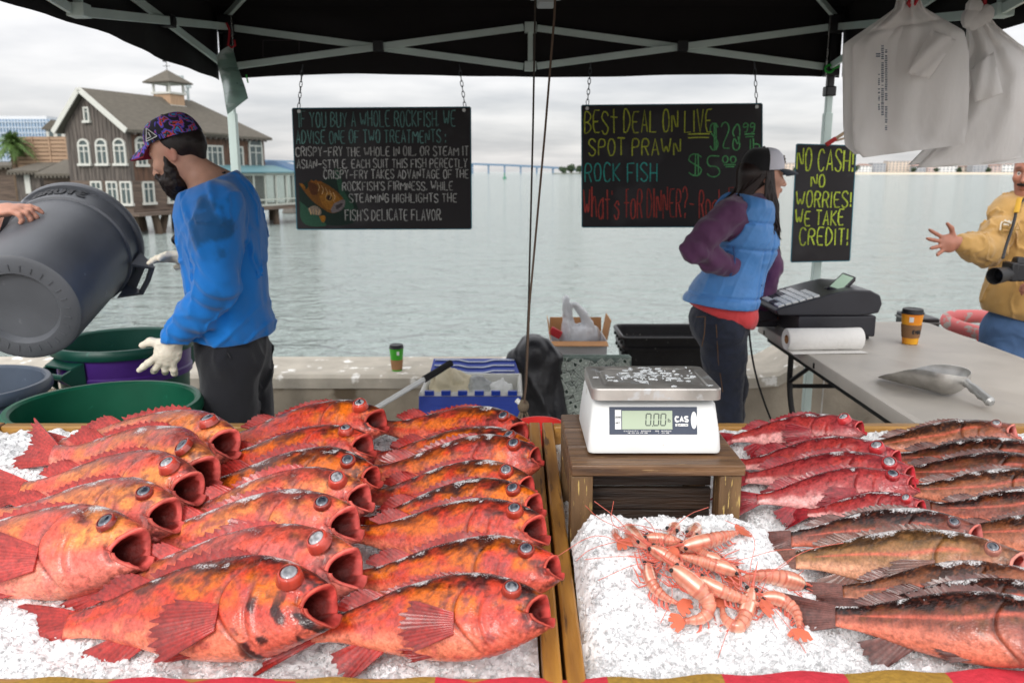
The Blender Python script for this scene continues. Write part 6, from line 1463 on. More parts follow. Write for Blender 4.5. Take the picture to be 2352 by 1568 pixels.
def stain(V):
    col = np.ones((len(V), 3)); q = J(478, 520, YM - .27); n = fbm(V * 28, 3, 2)
    m = sstep(.078, .04, np.linalg.norm((V - q) * [1, .5, .75], axis=1) + .03 * n); q2 = J(474, 470, YM - .25); m = np.maximum(m, sstep(.035, .012, np.linalg.norm((V - q2) * [1, .5, 1], axis=1) + .02 * n))
    q3 = J(500, 690, YM - .28); m = np.maximum(m, .4 * sstep(.05, .02, np.linalg.norm((V - q3) * [1, .5, 1], axis=1) + .02 * n)); return lerp(col, np.array([.36, .30, .25]), (m * .8)[:, None])
m_shirt2 = mat('blue_shirt_cloth', S(6, 116, 200), .85, var=.10, vscale=5, bump=.2, bscale=420, sheen=.3, attr=True)
sd.mesh(.0048, fold=shirt_fold, clip=shirt_clip, color=stain).build('shirt', m_shirt2, man, smooth=180)
q = MB(); lc = J(491, 768, YM - .185); q.box(lc, (.022, .004, .016)); q.build('hem_label', M_black_plastic, man)
# trousers
sd = SDF(); sd.ell(hip + [0, 0, .02], (.118, .18, .13), None, .05)
for h_, k_, fo in ((hip_l, kn_l, fo_l), (hip_r, kn_r, fo_r)): sd.chain([h_ + [0, 0, .02], k_, fo + [.01, 0, .02]], [.102, .086, .080], .05)
fo2 = bodycloth_fold(14, .013, (8, 8, 5))
sd.mesh(.006, fold=fo2, clip=lambda Q: Q[:, 2] - (hem + .06)).build('trousers', mat('charcoal_trousers', S(25, 26, 32), .9, var=.25, vscale=8, bump=.25, bscale=300, sheen=.25), man, smooth=180)
q = MB(); q.tube([J(505, 782, YM - .178), J(512, 800, YM - .188), J(524, 812, YM - .192), J(529, 822, YM - .194)], .0028, 6); q.build('pocket_seam', M_black_plastic, man)
for fo in (fo_l, fo_r):
    sd = SDF(); sd.cap(fo + [.05, 0, -.015], fo + [-.17, 0, -.02], .044, .038, .02); sd.mesh(.008, clip=lambda Q: .002 - Q[:, 2]).build('shoe', M_black_plastic, man, smooth=180)
# gloves
m_glove = mat('latex_glove', S(226, 218, 200), .5, var=.08, vscale=30, bump=.35, bscale=90, sss=.05)
for wr, d_, n_, cu_, sp_, sz_, th_, frm in ((wr_l, dl, (-.2, .95, .1), (.12, .5, .6, .4), .30, 1.0, 1.1, el_l), (wr_r, dr, (.2, -.4, -.9), (.05, .25, .3, .35), .12, .95, .6, el_r)):
    sd = SDF(); auto_hand(sd, wr, d_, n_, cu_, sp_, sz_, 1, th_); cf = wr + (frm - wr) / np.linalg.norm(frm - wr) * .03; sd.cap(wr, cf, .032, .036, .012)
    sd.mesh(.0035, grow=.0028, fold=lambda Q: -.0012 * fbm(Q * 70, 2, 5)).build('glove', m_glove, man, smooth=180)
# beard, hair
beard = SDF(); P = HP
beard.ell(P(.058, -.078, 0), (.054, .058, .050), np.stack([f_, r_, u_], 1), .02); beard.ell(P(.060, -.112, 0), (.042, .044, .042), np.stack([f_, r_, u_], 1), .02)
for s_ in (-1, 1): beard.chain([P(.020, .005, .068 * s_), P(.026, -.045, .060 * s_), P(.044, -.085, .046 * s_)], [.006, .018, .030], .02)
beard.cap(P(.104, -.041, -.026), P(.104, -.041, .026), .0085, .0085, .006); beard.cap(P(.100, -.043, -.03), P(.075, -.07, -.045), .009, .016, .01); beard.cap(P(.100, -.043, .03), P(.075, -.07, .045), .009, .016, .01)
beard.ell(P(.112, -.056, 0), (.013, .022, .008), np.stack([f_, r_, u_], 1), .004, True)
beard.mesh(.0034, fold=lambda Q: -.0028 * fbm(Q * 130, 2, 3) - .002 * fbm(Q * 50, 1, 8)).build('beard', m_hair, man, smooth=60)
hair = SDF(); hair.ell(P(-.022, .035, 0), (.092, .0775, .078), np.stack([f_, r_, u_], 1), .02); hair.cap(P(-.075, -.005, 0), P(-.072, -.035, 0), .030, .022, .03)
hair.mesh(.004, fold=lambda Q: -.0012 * fbm(Q * 160, 2, 4), clip=lambda Q: np.maximum((Q - P(.035, 0, 0)) @ (f_ * .8 - u_ * .2), np.maximum((Q - P(-.03, -.085, 0)) @ (-u_), np.maximum(.008 - np.linalg.norm(0 * Q, axis=1) * 0 - .1, (Q - P(-.004, .03, 0)) @ (f_ * .9 - u_ * .5) * 1.0)))).build('hair', m_hair, man, smooth=60)
q = MB(); ear = P(-.012, -.02, -.082) if (P(0, 0, -.08) - hc)[1] < 0 else P(-.012, -.02, .082)
sidev = -1 if (P(0, 0, -.08) - hc)[1] < 0 else 1
tt = [P(-.028, -.030, .066 * sidev), P(-.040, -.045, .064 * sidev), P(-.036, -.06, .062 * sidev), P(-.050, -.072, .062 * sidev), P(-.058, -.06, .060 * sidev)]
# cap with a printed pattern: crown, brim, badge
m_cap = bpy.data.materials.new('printed_cap'); m_cap.use_nodes = True; t = m_cap.node_tree; b = t.nodes['Principled BSDF']; b.inputs['Roughness'].default_value = .8
tcn = t.nodes.new('ShaderNodeTexCoord'); nz = t.nodes.new('ShaderNodeTexNoise'); nz.inputs['Scale'].default_value = 12; nz.inputs['Distortion'].default_value = 2.2; nz.inputs['Detail'].default_value = 2
wv = t.nodes.new('ShaderNodeTexVoronoi'); wv.inputs['Scale'].default_value = 26; t.links.new(tcn.outputs['Object'], nz.inputs['Vector']); t.links.new(tcn.outputs['Object'], wv.inputs['Vector'])
ad = t.nodes.new('ShaderNodeMath'); ad.operation = 'MULTIPLY_ADD'; ad.inputs[1].default_value = .5; t.links.new(wv.outputs['Distance'], ad.inputs[0]); t.links.new(nz.outputs['Fac'], ad.inputs[2])
rp = t.nodes.new('ShaderNodeValToRGB'); t.links.new(ad.outputs[0], rp.inputs[0]); e = rp.color_ramp.elements; rp.color_ramp.interpolation = 'CONSTANT'
stops = [(0, (24, 20, 30)), (.52, (24, 20, 30)), (.58, (66, 74, 178)), (.63, (60, 150, 196)), (.665, (34, 26, 44)), (.70, (204, 70, 48)), (.735, (92, 80, 190)), (.79, (24, 20, 34))]
e[0].position, e[0].color = 0, (*lin(stops[0][1]), 1); e[1].position, e[1].color = stops[1][0], (*lin(stops[1][1]), 1)
for p_, c2 in stops[2:]: x_ = e.new(p_); x_.color = (*lin(c2), 1)
t.links.new(rp.outputs[0], b.inputs['Base Color'])
def ball_cap(P, R, mats, par, brim_len=.075, base=.058, hgt=.082):
    flat = hgt / .082; brim_y = base + .004
    q = MB(); G = []; Cc = []
    ths = np.linspace(0, 1, 18); az = np.arange(40) * 2 * math.pi / 40
    for v in ths:
        row = []
        for a in az:
            rr = math.cos(v * math.pi / 2) ** .55; ht = math.sin(v * math.pi / 2) ** 1.05
            x = (.108 * math.cos(a)) * rr - .012; y = .088 * math.sin(a) * rr; z = base + .082 * ht * flat + .012 * math.cos(a) * (1 - v)
            row.append(P(x, z, y))
        G.append(row)
    q.rings(np.array(G), False, True, 0)
    o = q.build('cap', mats[0], par, smooth=180)
    q = MB(); A = []; B = []
    for v in np.linspace(0, 1, 9):
        ra, rb = [], []
        for a in np.linspace(-1.05, 1.05, 23):
            x0, y0 = .108 * math.cos(a) - .012, .088 * math.sin(a); x1 = x0 + brim_len * v * (math.cos(a * .95) ** .8 if math.cos(a * .95) > 0 else 0); y1 = y0 * (1 - .06 * v); z = brim_y + .012 * math.cos(a) - .030 * v * v * .5 - .020 * (y1 / .088) ** 2 * v
            ra.append(P(x1, z + .002, y1)); rb.append(P(x1, z - .002, y1))
        A.append(ra); B.append(rb)
    q.sheet(A, B); q.build('brim', mats[1], o, smooth=60)
    q = MB(); q.ball(P(-.012, base + .082 * flat, 0), .008, 10, 6); q.build('button', mats[0], o)
    return o
capo = ball_cap(HP, None, [m_cap, m_cap], man, .085, .058, .088)
q = MB(); A = []
for v in np.linspace(0, 1, 7):
    A.append([HP(.108 * math.cos(a) - .012 + (.083 * v) * max(math.cos(a * .95), 0) ** .8, .0585 + .012 * math.cos(a) - .015 * v * v - .02 * math.sin(a) ** 2 * v, .088 * math.sin(a) * (1 - .06 * v)) for a in np.linspace(-1.03, 1.03, 19)])
q.sheet(A, np.array(A) - u_ * .0012); q.build('brim_underside', mat('cap_red', S(150, 36, 50), .8), capo, smooth=60)
q = MB(); bc_ = HP(.022, .088, sidev * .0885)
tri = lambda s_, h_: [bc_ + f_ * x * s_ + u_ * (z * s_) + r_ * sidev * h_ for x, z in ((-.022, -.014), (.022, -.014), (0, .024))]
q.add(tri(1, .002) + tri(1, -.004), [(0, 1, 2), (5, 4, 3), (0, 3, 4, 1), (1, 4, 5, 2), (2, 5, 3, 0)]); q.build('badge', M_black_plastic, capo, smooth=0)
q = MB()
for a_, b__ in zip(tri(1, .004), tri(1, .004)[1:] + tri(1, .004)[:1]): q.bar(a_, b__, .0022, .002)
q.bar(bc_ + u_ * -.009 + r_ * sidev * .004, bc_ + u_ * .010 + r_ * sidev * .004, .004, .002); q.bar(bc_ + f_ * .003 - u_ * .007 + r_ * sidev * .004, bc_ + f_ * .014 - u_ * .007 + r_ * sidev * .004, .004, .002); q.build('badge_mark', M_white_plastic, capo)
# lanyard with sunglasses
q = MB(); sdv = np.array([0, -.06, 0]); q.tube(chaikin(np.array([neck0 + [.06, -.05, .035], neck0 + [.0, -.09, .0], J(440, 455, YM - .09), J(424, 480, YM - .02), J(410, 520, YM - .01)]), 2), .0035, 6); q.build('lanyard', M_black_plastic, man)
gl = thing('sunglasses', J(408, 540, YM - .01), 'black sunglasses hanging from the lanyard of the bearded man', 'sunglasses')
q = MB(); q.tube(chaikin(np.array([J(412, 500, YM - .01), J(404, 520, YM - .02), J(402, 548, YM - .02)]), 2), .004, 6); q.tube([J(421, 492, YM), J(418, 548, YM)], .004, 6); q.build('temple_arms', M_black_plastic, gl)
q = MB(); q.ball(J(407, 551, YM - .02), (.022, .008, .02), 14, 8); q.ball(J(419, 553, YM + .01), (.016, .008, .019), 14, 8); q.build('lenses', mat('dark_lens', S(16, 16, 20), .08), gl)

# ------------------------------------------------------------------ the woman in the vest
YW = 3.85
wom = thing('person', (J(1665, 900, YW)[0], YW, 0), 'long haired woman in a blue padded vest, purple sleeves and black and white cap', 'person')
hip = J(1652, 735, YW); chest = J(1706, 540, YW); sh_c = J(1717, 478, YW); neck0 = J(1748, 458, YW - .0); hc = J(1751, 408, YW)
sh_r = J(1676, 496, YW - .15); el_r = J(1594, 574, YW - .22); wr_r = J(1678, 612, YW - .15)
sh_l = J(1745, 490, YW + .16); el_l = J(1768, 615, YW + .22); wr_l = J(1752, 708, YW + .20)
c_, f_, u_, r_ = head_frame(hc, (.98, .10, -.08), (.06, 0, 1)); KW = .93
sd = SDF(); HPw = head(sd, c_, f_, u_, r_, k=KW); sd.cap(hc + u_ * -.05 - f_ * .02, neck0 + [-.02, 0, -.04], .047, .052, .03)
def torsow(sd, g=0.0, k=.05):
    sd.ell(chest + [-.01, 0, .0], (.112 + g, .165 + g, .15 + g), None, k); sd.ell(sh_c + [-.01, 0, -.01], (.085 + g, .165 + g, .07 + g), None, k); sd.ell(J(1688, 625, YW), (.105 + g, .145 + g, .15 + g), rotm((0, 1, 0), .25), k); sd.ell(J(1660, 690, YW), (.125 + g, .16 + g, .13 + g), None, k)
torsow(sd); sd.ell(hip, (.12, .165, .13), None, .05)
sd.chain([sh_r, el_r, wr_r], [.046, .038, .026], .03); sd.chain([sh_l, el_l, wr_l], [.046, .038, .026], .03)
kn1, an1 = J(1668, 880, YW - .06), np.array([J(1672, 980, YW)[0] + .02, YW - .08, .07]); kn2, an2 = J(1680, 885, YW + .09), np.array([J(1668, 980, YW)[0] + .06, YW + .1, .07])
hl, hr = hip + [.0, -.075, -.05], hip + [.02, .075, -.05]
for h_, k_, a_ in ((hl, kn1, an1), (hr, kn2, an2)): sd.chain([h_, k_, a_], [.095, .056, .040], .04); sd.cap(a_ + [0, 0, -.03], a_ + [.15, .03, -.04], .032, .026, .02)
auto_hand(sd, wr_r, (.7, .6, -.35), (.3, 1, 0), (.5, .5, .5, .5), .02, .85, 1, .2)
auto_hand(sd, wr_l, (.75, .1, -.45), (0, .2, -1), (.1, .1, .1, .1), .12, .9, -1, .7)
sd.mesh(.0044, color=skin_colors(HPw, c_, f_, u_, r_, (214, 164, 142), KW), smooth_it=1).build('body', m_skinp, wom, smooth=180)
# jeans
sd = SDF(); sd.ell(hip + [-.005, 0, -.0], (.134, .175, .135), None, .05)
for h_, k_, a_ in ((hl, kn1, an1), (hr, kn2, an2)): sd.chain([h_, (h_ + k_) / 2, k_, a_ + [0, 0, .03]], [.112, .094, .070, .052], .045)
fj = bodycloth_fold(31, .004, (11, 11, 18)); waist = J(1652, 690, YW)[2]
sd.mesh(.006, fold=fj, clip=lambda Q: Q[:, 2] - waist).build('jeans', m_denim, wom, smooth=180)
q = MB(); q.tube([J(1600, 728, YW - .155), J(1618, 727, YW - .19), J(1620, 727, YW - .19), J(1618, 765, YW - .19), J(1612, 795, YW - .17)], .002, 5)
q.tube([J(1645, 745, YW - .196), J(1650, 830, YW - .16), J(1660, 900, YW - .135)], .002, 5); q.build('stitching', mat('jean_thread', S(110, 82, 56), .9), wom)
for a_ in (an1, an2):
    sd = SDF(); sd.cap(a_ + [-.04, 0, -.03], a_ + [.16, .03, -.04], .040, .033, .02); sd.mesh(.008, clip=lambda Q: .002 - Q[:, 2]).build('shoe', M_black_plastic, wom, smooth=180)
# red shirt tail, sleeves, vest
sd = SDF(); sd.ell(J(1655, 712, YW), (.142, .182, .10), rotm((0, 1, 0), .0), .05); sd.ell(J(1690, 725, YW), (.095, .16, .08), None, .05)
def tail_clip(Q):
    x = Q[:, 0]; x0, z0 = J(1588, 690, YW)[0], J(1588, 700, YW)[2]; x1, z1 = J(1722, 750, YW)[0], J(1722, 752, YW)[2]
    return np.maximum((z0 + (z1 - z0) * np.clip((x - x0) / (x1 - x0), -.1, 1.05) ** 1.2) - Q[:, 2] if False else (z0 + (z1 - z0) * np.clip((x - x0) / (x1 - x0), 0, 1.05)) - Q[:, 2], Q[:, 2] - J(1650, 665, YW)[2])
sd.mesh(.0055, fold=bodycloth_fold(8, .005, (12, 12, 7)), clip=tail_clip).build('red_top', cloth('coral_cloth', S(222, 72, 74)), wom, smooth=180)
m_purple = cloth('purple_knit', S(96, 56, 92), var=.14, vs=14)
sd = SDF(); sd.chain([sh_r + [.02, .03, .02], sh_r, (sh_r + el_r) / 2 + [-.005, 0, .004], el_r, (el_r + wr_r) / 2 + [0, 0, -.006], wr_r], [.070, .068, .064, .050, .054, .043], .022)
sd.chain([sh_l, el_l, wr_l + (el_l - wr_l) * .05], [.070, .056, .042], .03); sd.ell(sh_c, (.09, .165, .075), None, .04); sd.ell(chest + [-.01, 0, .03], (.132, .185, .135), None, .04); sd.cap(sh_r + [.015, .02, .0], neck0 + [-.05, -.05, -.055], .062, .055, .03)
def slv_fold(Q):
    t_ = (Q - el_r) @ ((sh_r - el_r) / np.linalg.norm(sh_r - el_r)); e = -.010 * fbm(Q * np.array((14, 14, 14)), 3, 7); near = np.exp(-(np.linalg.norm(Q - el_r, axis=1) / .14) ** 2)
    return e - .006 * np.sin((Q @ np.array([.75, 0, .66])) * 95 + 2 * vnoise(Q * 9)) * near
sd.mesh(.0045, fold=slv_fold).build('sleeves', m_purple, wom, smooth=180)
m_vest = mat('quilted_blue', S(84, 146, 214), .5, var=.12, vscale=7, bump=.5, bscale=32, sheen=.2)
sd = SDF(); torsow(sd, .034, .05); sd.ell(J(1655, 690, YW), (.165, .198, .07), None, .05); sd.ell(J(1752, 560, YW - .0), (.06, .12, .11), None, .05); sd.cap(sh_c, neck0 + [-.01, 0, -.05], .085, .07, .04)
vz = lambda px_, py_: J(px_, py_, YW)[2]
qz = [vz(1700, y) for y in (506, 566, 676)]; hemz = vz(1588, 690); hemf = vz(1745, 706); hx0, hx1 = J(1588, 690, YW)[0], J(1745, 700, YW)[0]
def vest_fold(Q):
    e = -.005 * fbm(Q * np.array((9, 9, 16)), 3, 21)
    for z in qz: e += .008 * np.exp(-((Q[:, 2] - z - .012 * np.sin(Q[:, 0] * 9)) / .007) ** 2)
    vx = J(1728, 600, YW)[0]; e += .006 * np.exp(-((Q[:, 0] - vx - (Q[:, 2] - 1.1) * .06) / .006) ** 2) * (Q[:, 1] < YW) * (Q[:, 2] < qz[1])
    vx2 = J(1748, 600, YW)[0]; e += .006 * np.exp(-((Q[:, 0] - vx2 - (Q[:, 2] - 1.1) * .10) / .006) ** 2) * (Q[:, 1] < YW)
    return e - .003 * np.maximum(0, np.sin((Q[:, 0] * .9 - Q[:, 2] * .4) * 120 + 3 * vnoise(Q * 8))) ** 3
def vest_clip(Q):
    hz = hemz + (hemf - hemz) * np.clip((Q[:, 0] - hx0) / (hx1 - hx0), 0, 1.1)
    zb_ = J(1690, 550, YW)[2]; xb_ = J(1703, 480, YW - .12)[0] - .10 * np.clip((J(1690, 505, YW)[2] - Q[:, 2]) / .12, 0, 1) ** 2; arm = np.where(Q[:, 1] < YW + .06, np.minimum(xb_ - Q[:, 0], Q[:, 2] - zb_), -1.0); arm2 = .085 - np.linalg.norm((Q - (sh_l + [0, .03, -.01])) * [1, .6, .8], axis=1)
    nk = (Q - (neck0 + [-.006, 0, .0])) @ np.array([.25, 0, .97])
    return np.maximum(np.maximum(hz - Q[:, 2], nk), np.maximum(arm, arm2))
sd.mesh(.0045, fold=vest_fold, clip=vest_clip).build('vest', m_vest, wom, smooth=180)
q = MB()
for (x, y, dy) in ((1752, 612, -.10), (1757, 575, -.10), (1748, 655, -.1)): q.ball(J(x, y, YW - .13), .006, 8, 6)
q.tube(chaikin(np.array([J(1684, 566, YW - .185), J(1688, 590, YW - .192), J(1687, 618, YW - .19), J(1676, 634, YW - .185)]), 2), .004, 6); q.build('vest_piping', mat('vest_dark', S(44, 84, 140), .6), wom)
# hair
def strand_hair(par, P, seed, n, name):
    rg = np.random.default_rng(seed); mb = MB()
    for i in range(n):
        a = rg.uniform(-2.7, 2.7); a = a if abs(a) > 1.3 else a + math.copysign(1.25, a)
        x0, y0 = -.008 + .092 * math.cos(a), .080 * math.sin(a); top_ = rg.uniform(.035, .055)
        near = y0 * sidew > 0
        p0 = P(x0 * .92, top_, y0 * .92); p1 = P(x0 * 1.03 + .004, .0, y0 * 1.10 + .0)
        back = x0 < -.02
        if back: tgt = [P(-.085 + rg.uniform(-.04, .02), -.09, y0 * .8), P(-.15 + rg.uniform(-.06, .06), -.15 - rg.uniform(0, .03), y0 * 1.0 + .03 * sidew), P(-.06 + rg.uniform(-.09, .06), -.24 - rg.uniform(0, .07), .135 * sidew * rg.uniform(.6, 1)), ]
        else: tgt = [P(.012 + rg.uniform(-.02, .03), -.08, y0 * 1.12), P(.012 + rg.uniform(-.03, .05), -.16, y0 * 1.15 + .035 * math.copysign(1, y0)), P(.025 + rg.uniform(-.06, .075), -.24 - rg.uniform(0, .14), math.copysign(.125, y0) * rg.uniform(.6, 1.0))]
        pts = chaikin(np.array([p0, p1] + tgt), 3); pts = pts + .004 * np.stack([vnoise(pts * 20 + i, 1), vnoise(pts * 20 + i, 2), vnoise(pts * 20 + i, 3)], 1) * np.linspace(0, 1, len(pts))[:, None] * 2
        w_ = rg.uniform(.003, .0065) * np.interp(np.linspace(0, 1, len(pts)), [0, .3, .8, 1], [.9, 1.1, .8, .15]); mb.tube(pts[::2], w_[::2], 5, col=np.array([1, 1, 1]) * rg.uniform(.6, 1.3))
    sdh = SDF(); Rm = np.stack([f_, r_, u_], 1); sdh.ell(P(-.022, .03, 0), (.090, .078, .085), Rm, .02); sdh.cap(P(-.06, .0, 0), P(-.075, -.12, 0), .058, .045, .04)
    m2 = sdh.mesh(.006, clip=lambda Q: (Q - P(.02, 0, 0)) @ f_); mb.add(np.concatenate(m2.v), m2.f, 0, np.array([.8, .8, .8]))
    return mb.build(name, m_hairw, par, smooth=180)
m_hairw = mat('long_dark_hair', S(44, 30, 27), .38, var=.3, vscale=40, attr=True, spec=.5)
sidew = -1 if (HPw(0, 0, -.08) - hc)[1] < 0 else 1
strand_hair(wom, HPw, 5, 420, 'hair')
m_capb = cloth('black_twill', S(20, 19, 22)); m_capw = mat('white_mesh', S(214, 214, 224), .85, var=.05); m_brimw = cloth('navy_twill', S(30, 44, 58))
co = ball_cap(HPw, None, [m_capb, m_brimw], wom, .080, .034, .108)
base_w = .0345; q = MB(); G = []
for v in np.linspace(0.02, .93, 14):
    G.append([HPw(.112 * math.cos(a) * math.cos(v * math.pi / 2) ** .55 - .012, base_w + .111 * math.sin(v * math.pi / 2) ** 1.05 + .012 * math.cos(a) * (1 - v), .091 * math.sin(a) * math.cos(v * math.pi / 2) ** .55) for a in np.linspace(-1.52, 1.52, 27)])
G = np.array(G); q.sheet(G, G - u_ * .001 - f_ * .001); q.build('front_panel', m_capw, co, smooth=60)
q = MB(); pc_ = HPw(.094, .095, 0)
for (x, z, s_) in ((0, 0, .009), (.0, .013, .006), (0, -.012, .007)): q.ball(pc_ + u_ * z - f_ * z * .35 + r_ * sidew * .012, (.004, s_, s_), 8, 6, R=np.stack([f_, r_, u_], 1))
q.build('emblem', mat('emblem_brown', S(92, 78, 60), .8), co)

# ------------------------------------------------------------------ the man in yellow at the right edge
Y3 = 4.25
m3 = thing('person', (J(2350, 900, Y3)[0], Y3, 0), 'man in a mustard yellow sweatshirt and jeans holding out one open hand', 'person')
hc = J(2368, 402, Y3); neck0 = J(2374, 446, Y3); sh_c = J(2372, 478, Y3 + .02); chest = J(2366, 560, Y3); hip = J(2348, 745, Y3)
sh_r = J(2314, 492, Y3 - .0); el_r = J(2268, 578, Y3 - .16); wr_r = J(2204, 558, Y3 - .22); sh_l = J(2440, 492, Y3 + .02); el_l = J(2470, 600, Y3 - .02); wr_l = J(2400, 640, Y3 - .2)
c_, f_, u_, r_ = head_frame(hc, (-.72, -.68, -.06), (0, 0, 1))
sd = SDF(); HP3 = head(sd, c_, f_, u_, r_); sd.cap(hc + u_ * -.05, neck0 + [0, 0, -.03], .06, .065, .03)
def torso3(sd, g=0., k=.06): sd.ell(chest + [0, 0, .02], (.17 + g, .13 + g, .21 + g), None, k); sd.ell(sh_c + [0, 0, -.02], (.19 + g, .095 + g, .08 + g), None, k); sd.ell(J(2358, 670, Y3), (.175 + g, .14 + g, .17 + g), None, k)
torso3(sd); sd.ell(hip, (.17, .13, .13), None, .05); sd.chain([sh_r, el_r, wr_r], [.055, .045, .030], .03); sd.chain([sh_l, el_l, wr_l], [.055, .045, .03], .03)
a1, a2 = np.array([hip[0] - .1, Y3 - .02, .07]), np.array([hip[0] + .12, Y3 + .06, .07])
for h_, a_ in ((hip + [-.085, 0, -.05], a1), (hip + [.085, 0, -.05], a2)): sd.chain([h_, (h_ + a_) / 2 + [0, -.03, 0], a_], [.09, .062, .045], .04); sd.cap(a_ + [0, 0, -.03], a_ + [-.06, -.15, -.04], .034, .028, .02)
h3 = ((-1, -.15, -.02), (-.1, -1, .22), (.10, .14, .2, .3), .34, 1.05, -1, 1.15)
auto_hand(sd, wr_r, h3[0], h3[1], h3[2], h3[3], h3[4], h3[5], h3[6])
auto_hand(sd, wr_l, (-.9, -.3, -.1), (0, -.4, -.9), (.6, .7, .7, .7), .05, 1.0, 1, .7)
mo = lambda a, b, d: (np.exp(-((a - .104) ** 2 / .0006 + (b + .041) ** 2 / .00005 + d ** 2 / .0008)) * .85, (60, 44, 38))
sd.mesh(.0046, color=skin_colors(HP3, c_, f_, u_, r_, (176, 118, 96), 1.0, mo), smooth_it=1).build('body', m_skinp, m3, smooth=180)
must = SDF(); must.cap(HP3(.108, -.041, -.024), HP3(.112, -.039, 0), .006, .008, .004); must.cap(HP3(.112, -.039, 0), HP3(.108, -.041, .024), .008, .006, .004); must.mesh(.003, fold=lambda Q: -.001 * fbm(Q * 150, 2, 1)).build('moustache', m_hair, m3, smooth=60)
hs = SDF(); hs.ell(HP3(-.02, .05, 0), (.098, .080, .085), np.stack([f_, r_, u_], 1), .02); hs.mesh(.005, fold=lambda Q: -.001 * fbm(Q * 150, 2, 2), clip=lambda Q: (Q - HP3(.03, .05, 0)) @ (f_ * .8 - u_ * .6)).build('hair', m_hair, m3, smooth=60)
m_must = cloth('mustard_fleece', S(186, 146, 84), var=.12, vs=6)
sd = SDF(); torso3(sd, .03, .06); sd.ell(J(2352, 700, Y3), (.20, .165, .09), None, .06); sd.cap(sh_c, neck0 + [0, 0, -.02], .085, .075, .04); sd.ell(neck0 + [0, -.02, -.012], (.095, .085, .03), None, .02)
sd.chain([sh_r, (sh_r + el_r) / 2, el_r, (el_r + wr_r) / 2, wr_r + (el_r - wr_r) * .12], [.066, .064, .060, .056, .044], .04); sd.chain([sh_l, el_l, wr_l + (el_l - wr_l) * .1], [.09, .08, .05], .03)
hem3 = J(2350, 728, Y3)[2]
sd.mesh(.0052, fold=bodycloth_fold(51, .012, (9, 9, 7)), clip=lambda Q: np.maximum(hem3 + .04 * sstep(hip[0] - .05, hip[0] - .25, Q[:, 0]) - Q[:, 2], (Q - (neck0 + [0, 0, .018]))[:, 2])).build('sweatshirt', m_must, m3, smooth=180)
sd = SDF(); sd.ell(hip, (.178, .145, .13), None, .05)
for h_, a_ in ((hip + [-.085, 0, -.05], a1), (hip + [.085, 0, -.05], a2)): sd.chain([h_, (h_ + a_) / 2 + [0, -.03, 0], a_ + [0, 0, .03]], [.115, .09, .08], .04)
sd.mesh(.007, fold=bodycloth_fold(61, .006, (8, 8, 8)), clip=lambda Q: Q[:, 2] - hem3 - .05).build('jeans', mat('blue_denim', S(66, 92, 128), .9, var=.25, vscale=9, bump=.25, bscale=300), m3, smooth=180)
for a_ in (a1, a2):
    sd = SDF(); sd.cap(a_ + [.02, .05, -.03], a_ + [-.07, -.16, -.04], .042, .035, .02); sd.mesh(.009, clip=lambda Q: .002 - Q[:, 2]).build('shoe', M_black_plastic, m3, smooth=180)
fy = Y3 - .195
T3 = lambda X, Yv, h: PY(X, 1568 - Yv, fy - h)
q = MB(); chalk(q, strokes('BAH', 2302, 2372, 1568 - 536, 1568 - 512, .1, random.Random(2)), T3, 3.4, thick=.004); q.build('sweatshirt_lettering', mat('letter_tan', S(150, 118, 62), .8), m3, smooth=0)
q = MB(); cam_o = [(2296, 528), (2297, 516), (2300, 508), (2305, 509), (2309, 503), (2313, 508), (2318, 505), (2322, 509), (2327, 503), (2331, 501), (2330, 505), (2326, 509), (2322, 515), (2318, 517), (2317, 524), (2315, 517), (2304, 517), (2301, 520), (2300, 529)]
n_ = len(cam_o); q.add([PY(x, y, fy - .002) for x, y in cam_o] + [PY(x, y, fy + .006) for x, y in cam_o], [tuple(range(n_)), tuple(range(2 * n_ - 1, n_ - 1, -1))] + [(i, n_ + i, n_ + (i + 1) % n_, (i + 1) % n_) for i in range(n_)]); q.build('camel_emblem', mat('emblem_white', S(228, 222, 206), .8), m3, smooth=0)
# his camera
YC = Y3 - .30
dc = thing('camera', PY(2330, 625, YC), 'black camera with a long lens hood hanging on the chest of the man in yellow', 'camera')
q = MB(); a_ = PY(2340, 622, YC); q.box(a_ + [0, 0, -.005], (.13, .07, .085)); q.box(a_ + [-.005, 0, .05], (.055, .06, .035), taper=.7); q.box(a_ + [-.055, -.02, .0], (.035, .09, .09)); q.build('housing', M_black_plastic, dc, bevel=.008)
lf = PY(2284, 634, YC - .10); lb = PY(2322, 628, YC - .02); ax = lf - lb; Ml = axis_frame(lb, ax); Ln = np.linalg.norm(ax)
q = MB(); q.lathe([(.030, 0), (.033, .02), (.033, Ln * .5), (.036, Ln * .52), (.040, Ln), (.037, Ln), (.033, Ln * .6), (.005, Ln * .55)], 24, Ml); q.build('lens', mat('lens_rubber', S(40, 40, 42), .5), dc)
q = MB(); q.lathe([(.0, Ln * .60), (.02, Ln * .615), (.032, Ln * .60)], 20, Ml); q.build('front_glass', mat('lens_glass', S(12, 14, 20), .05), dc)
q = MB(); q.tube(chaikin(np.array([PY(2303, 594, YC - .01), PY(2312, 560, YC + .05), PY(2330, 510, Y3 - .22), PY(2336, 470, Y3 - .17), neck0 + [-.05, -.07, .01]]), 2), .007, 8, flat=.4); q.build('strap', M_black_plastic, dc)
q = MB(); q.tube([PY(2334, 488, Y3 - .20), PY(2342, 455, Y3 - .15)], .012, 8, flat=.3); q.build('strap_label', mat('strap_yellow', S(196, 150, 40), .7), dc)

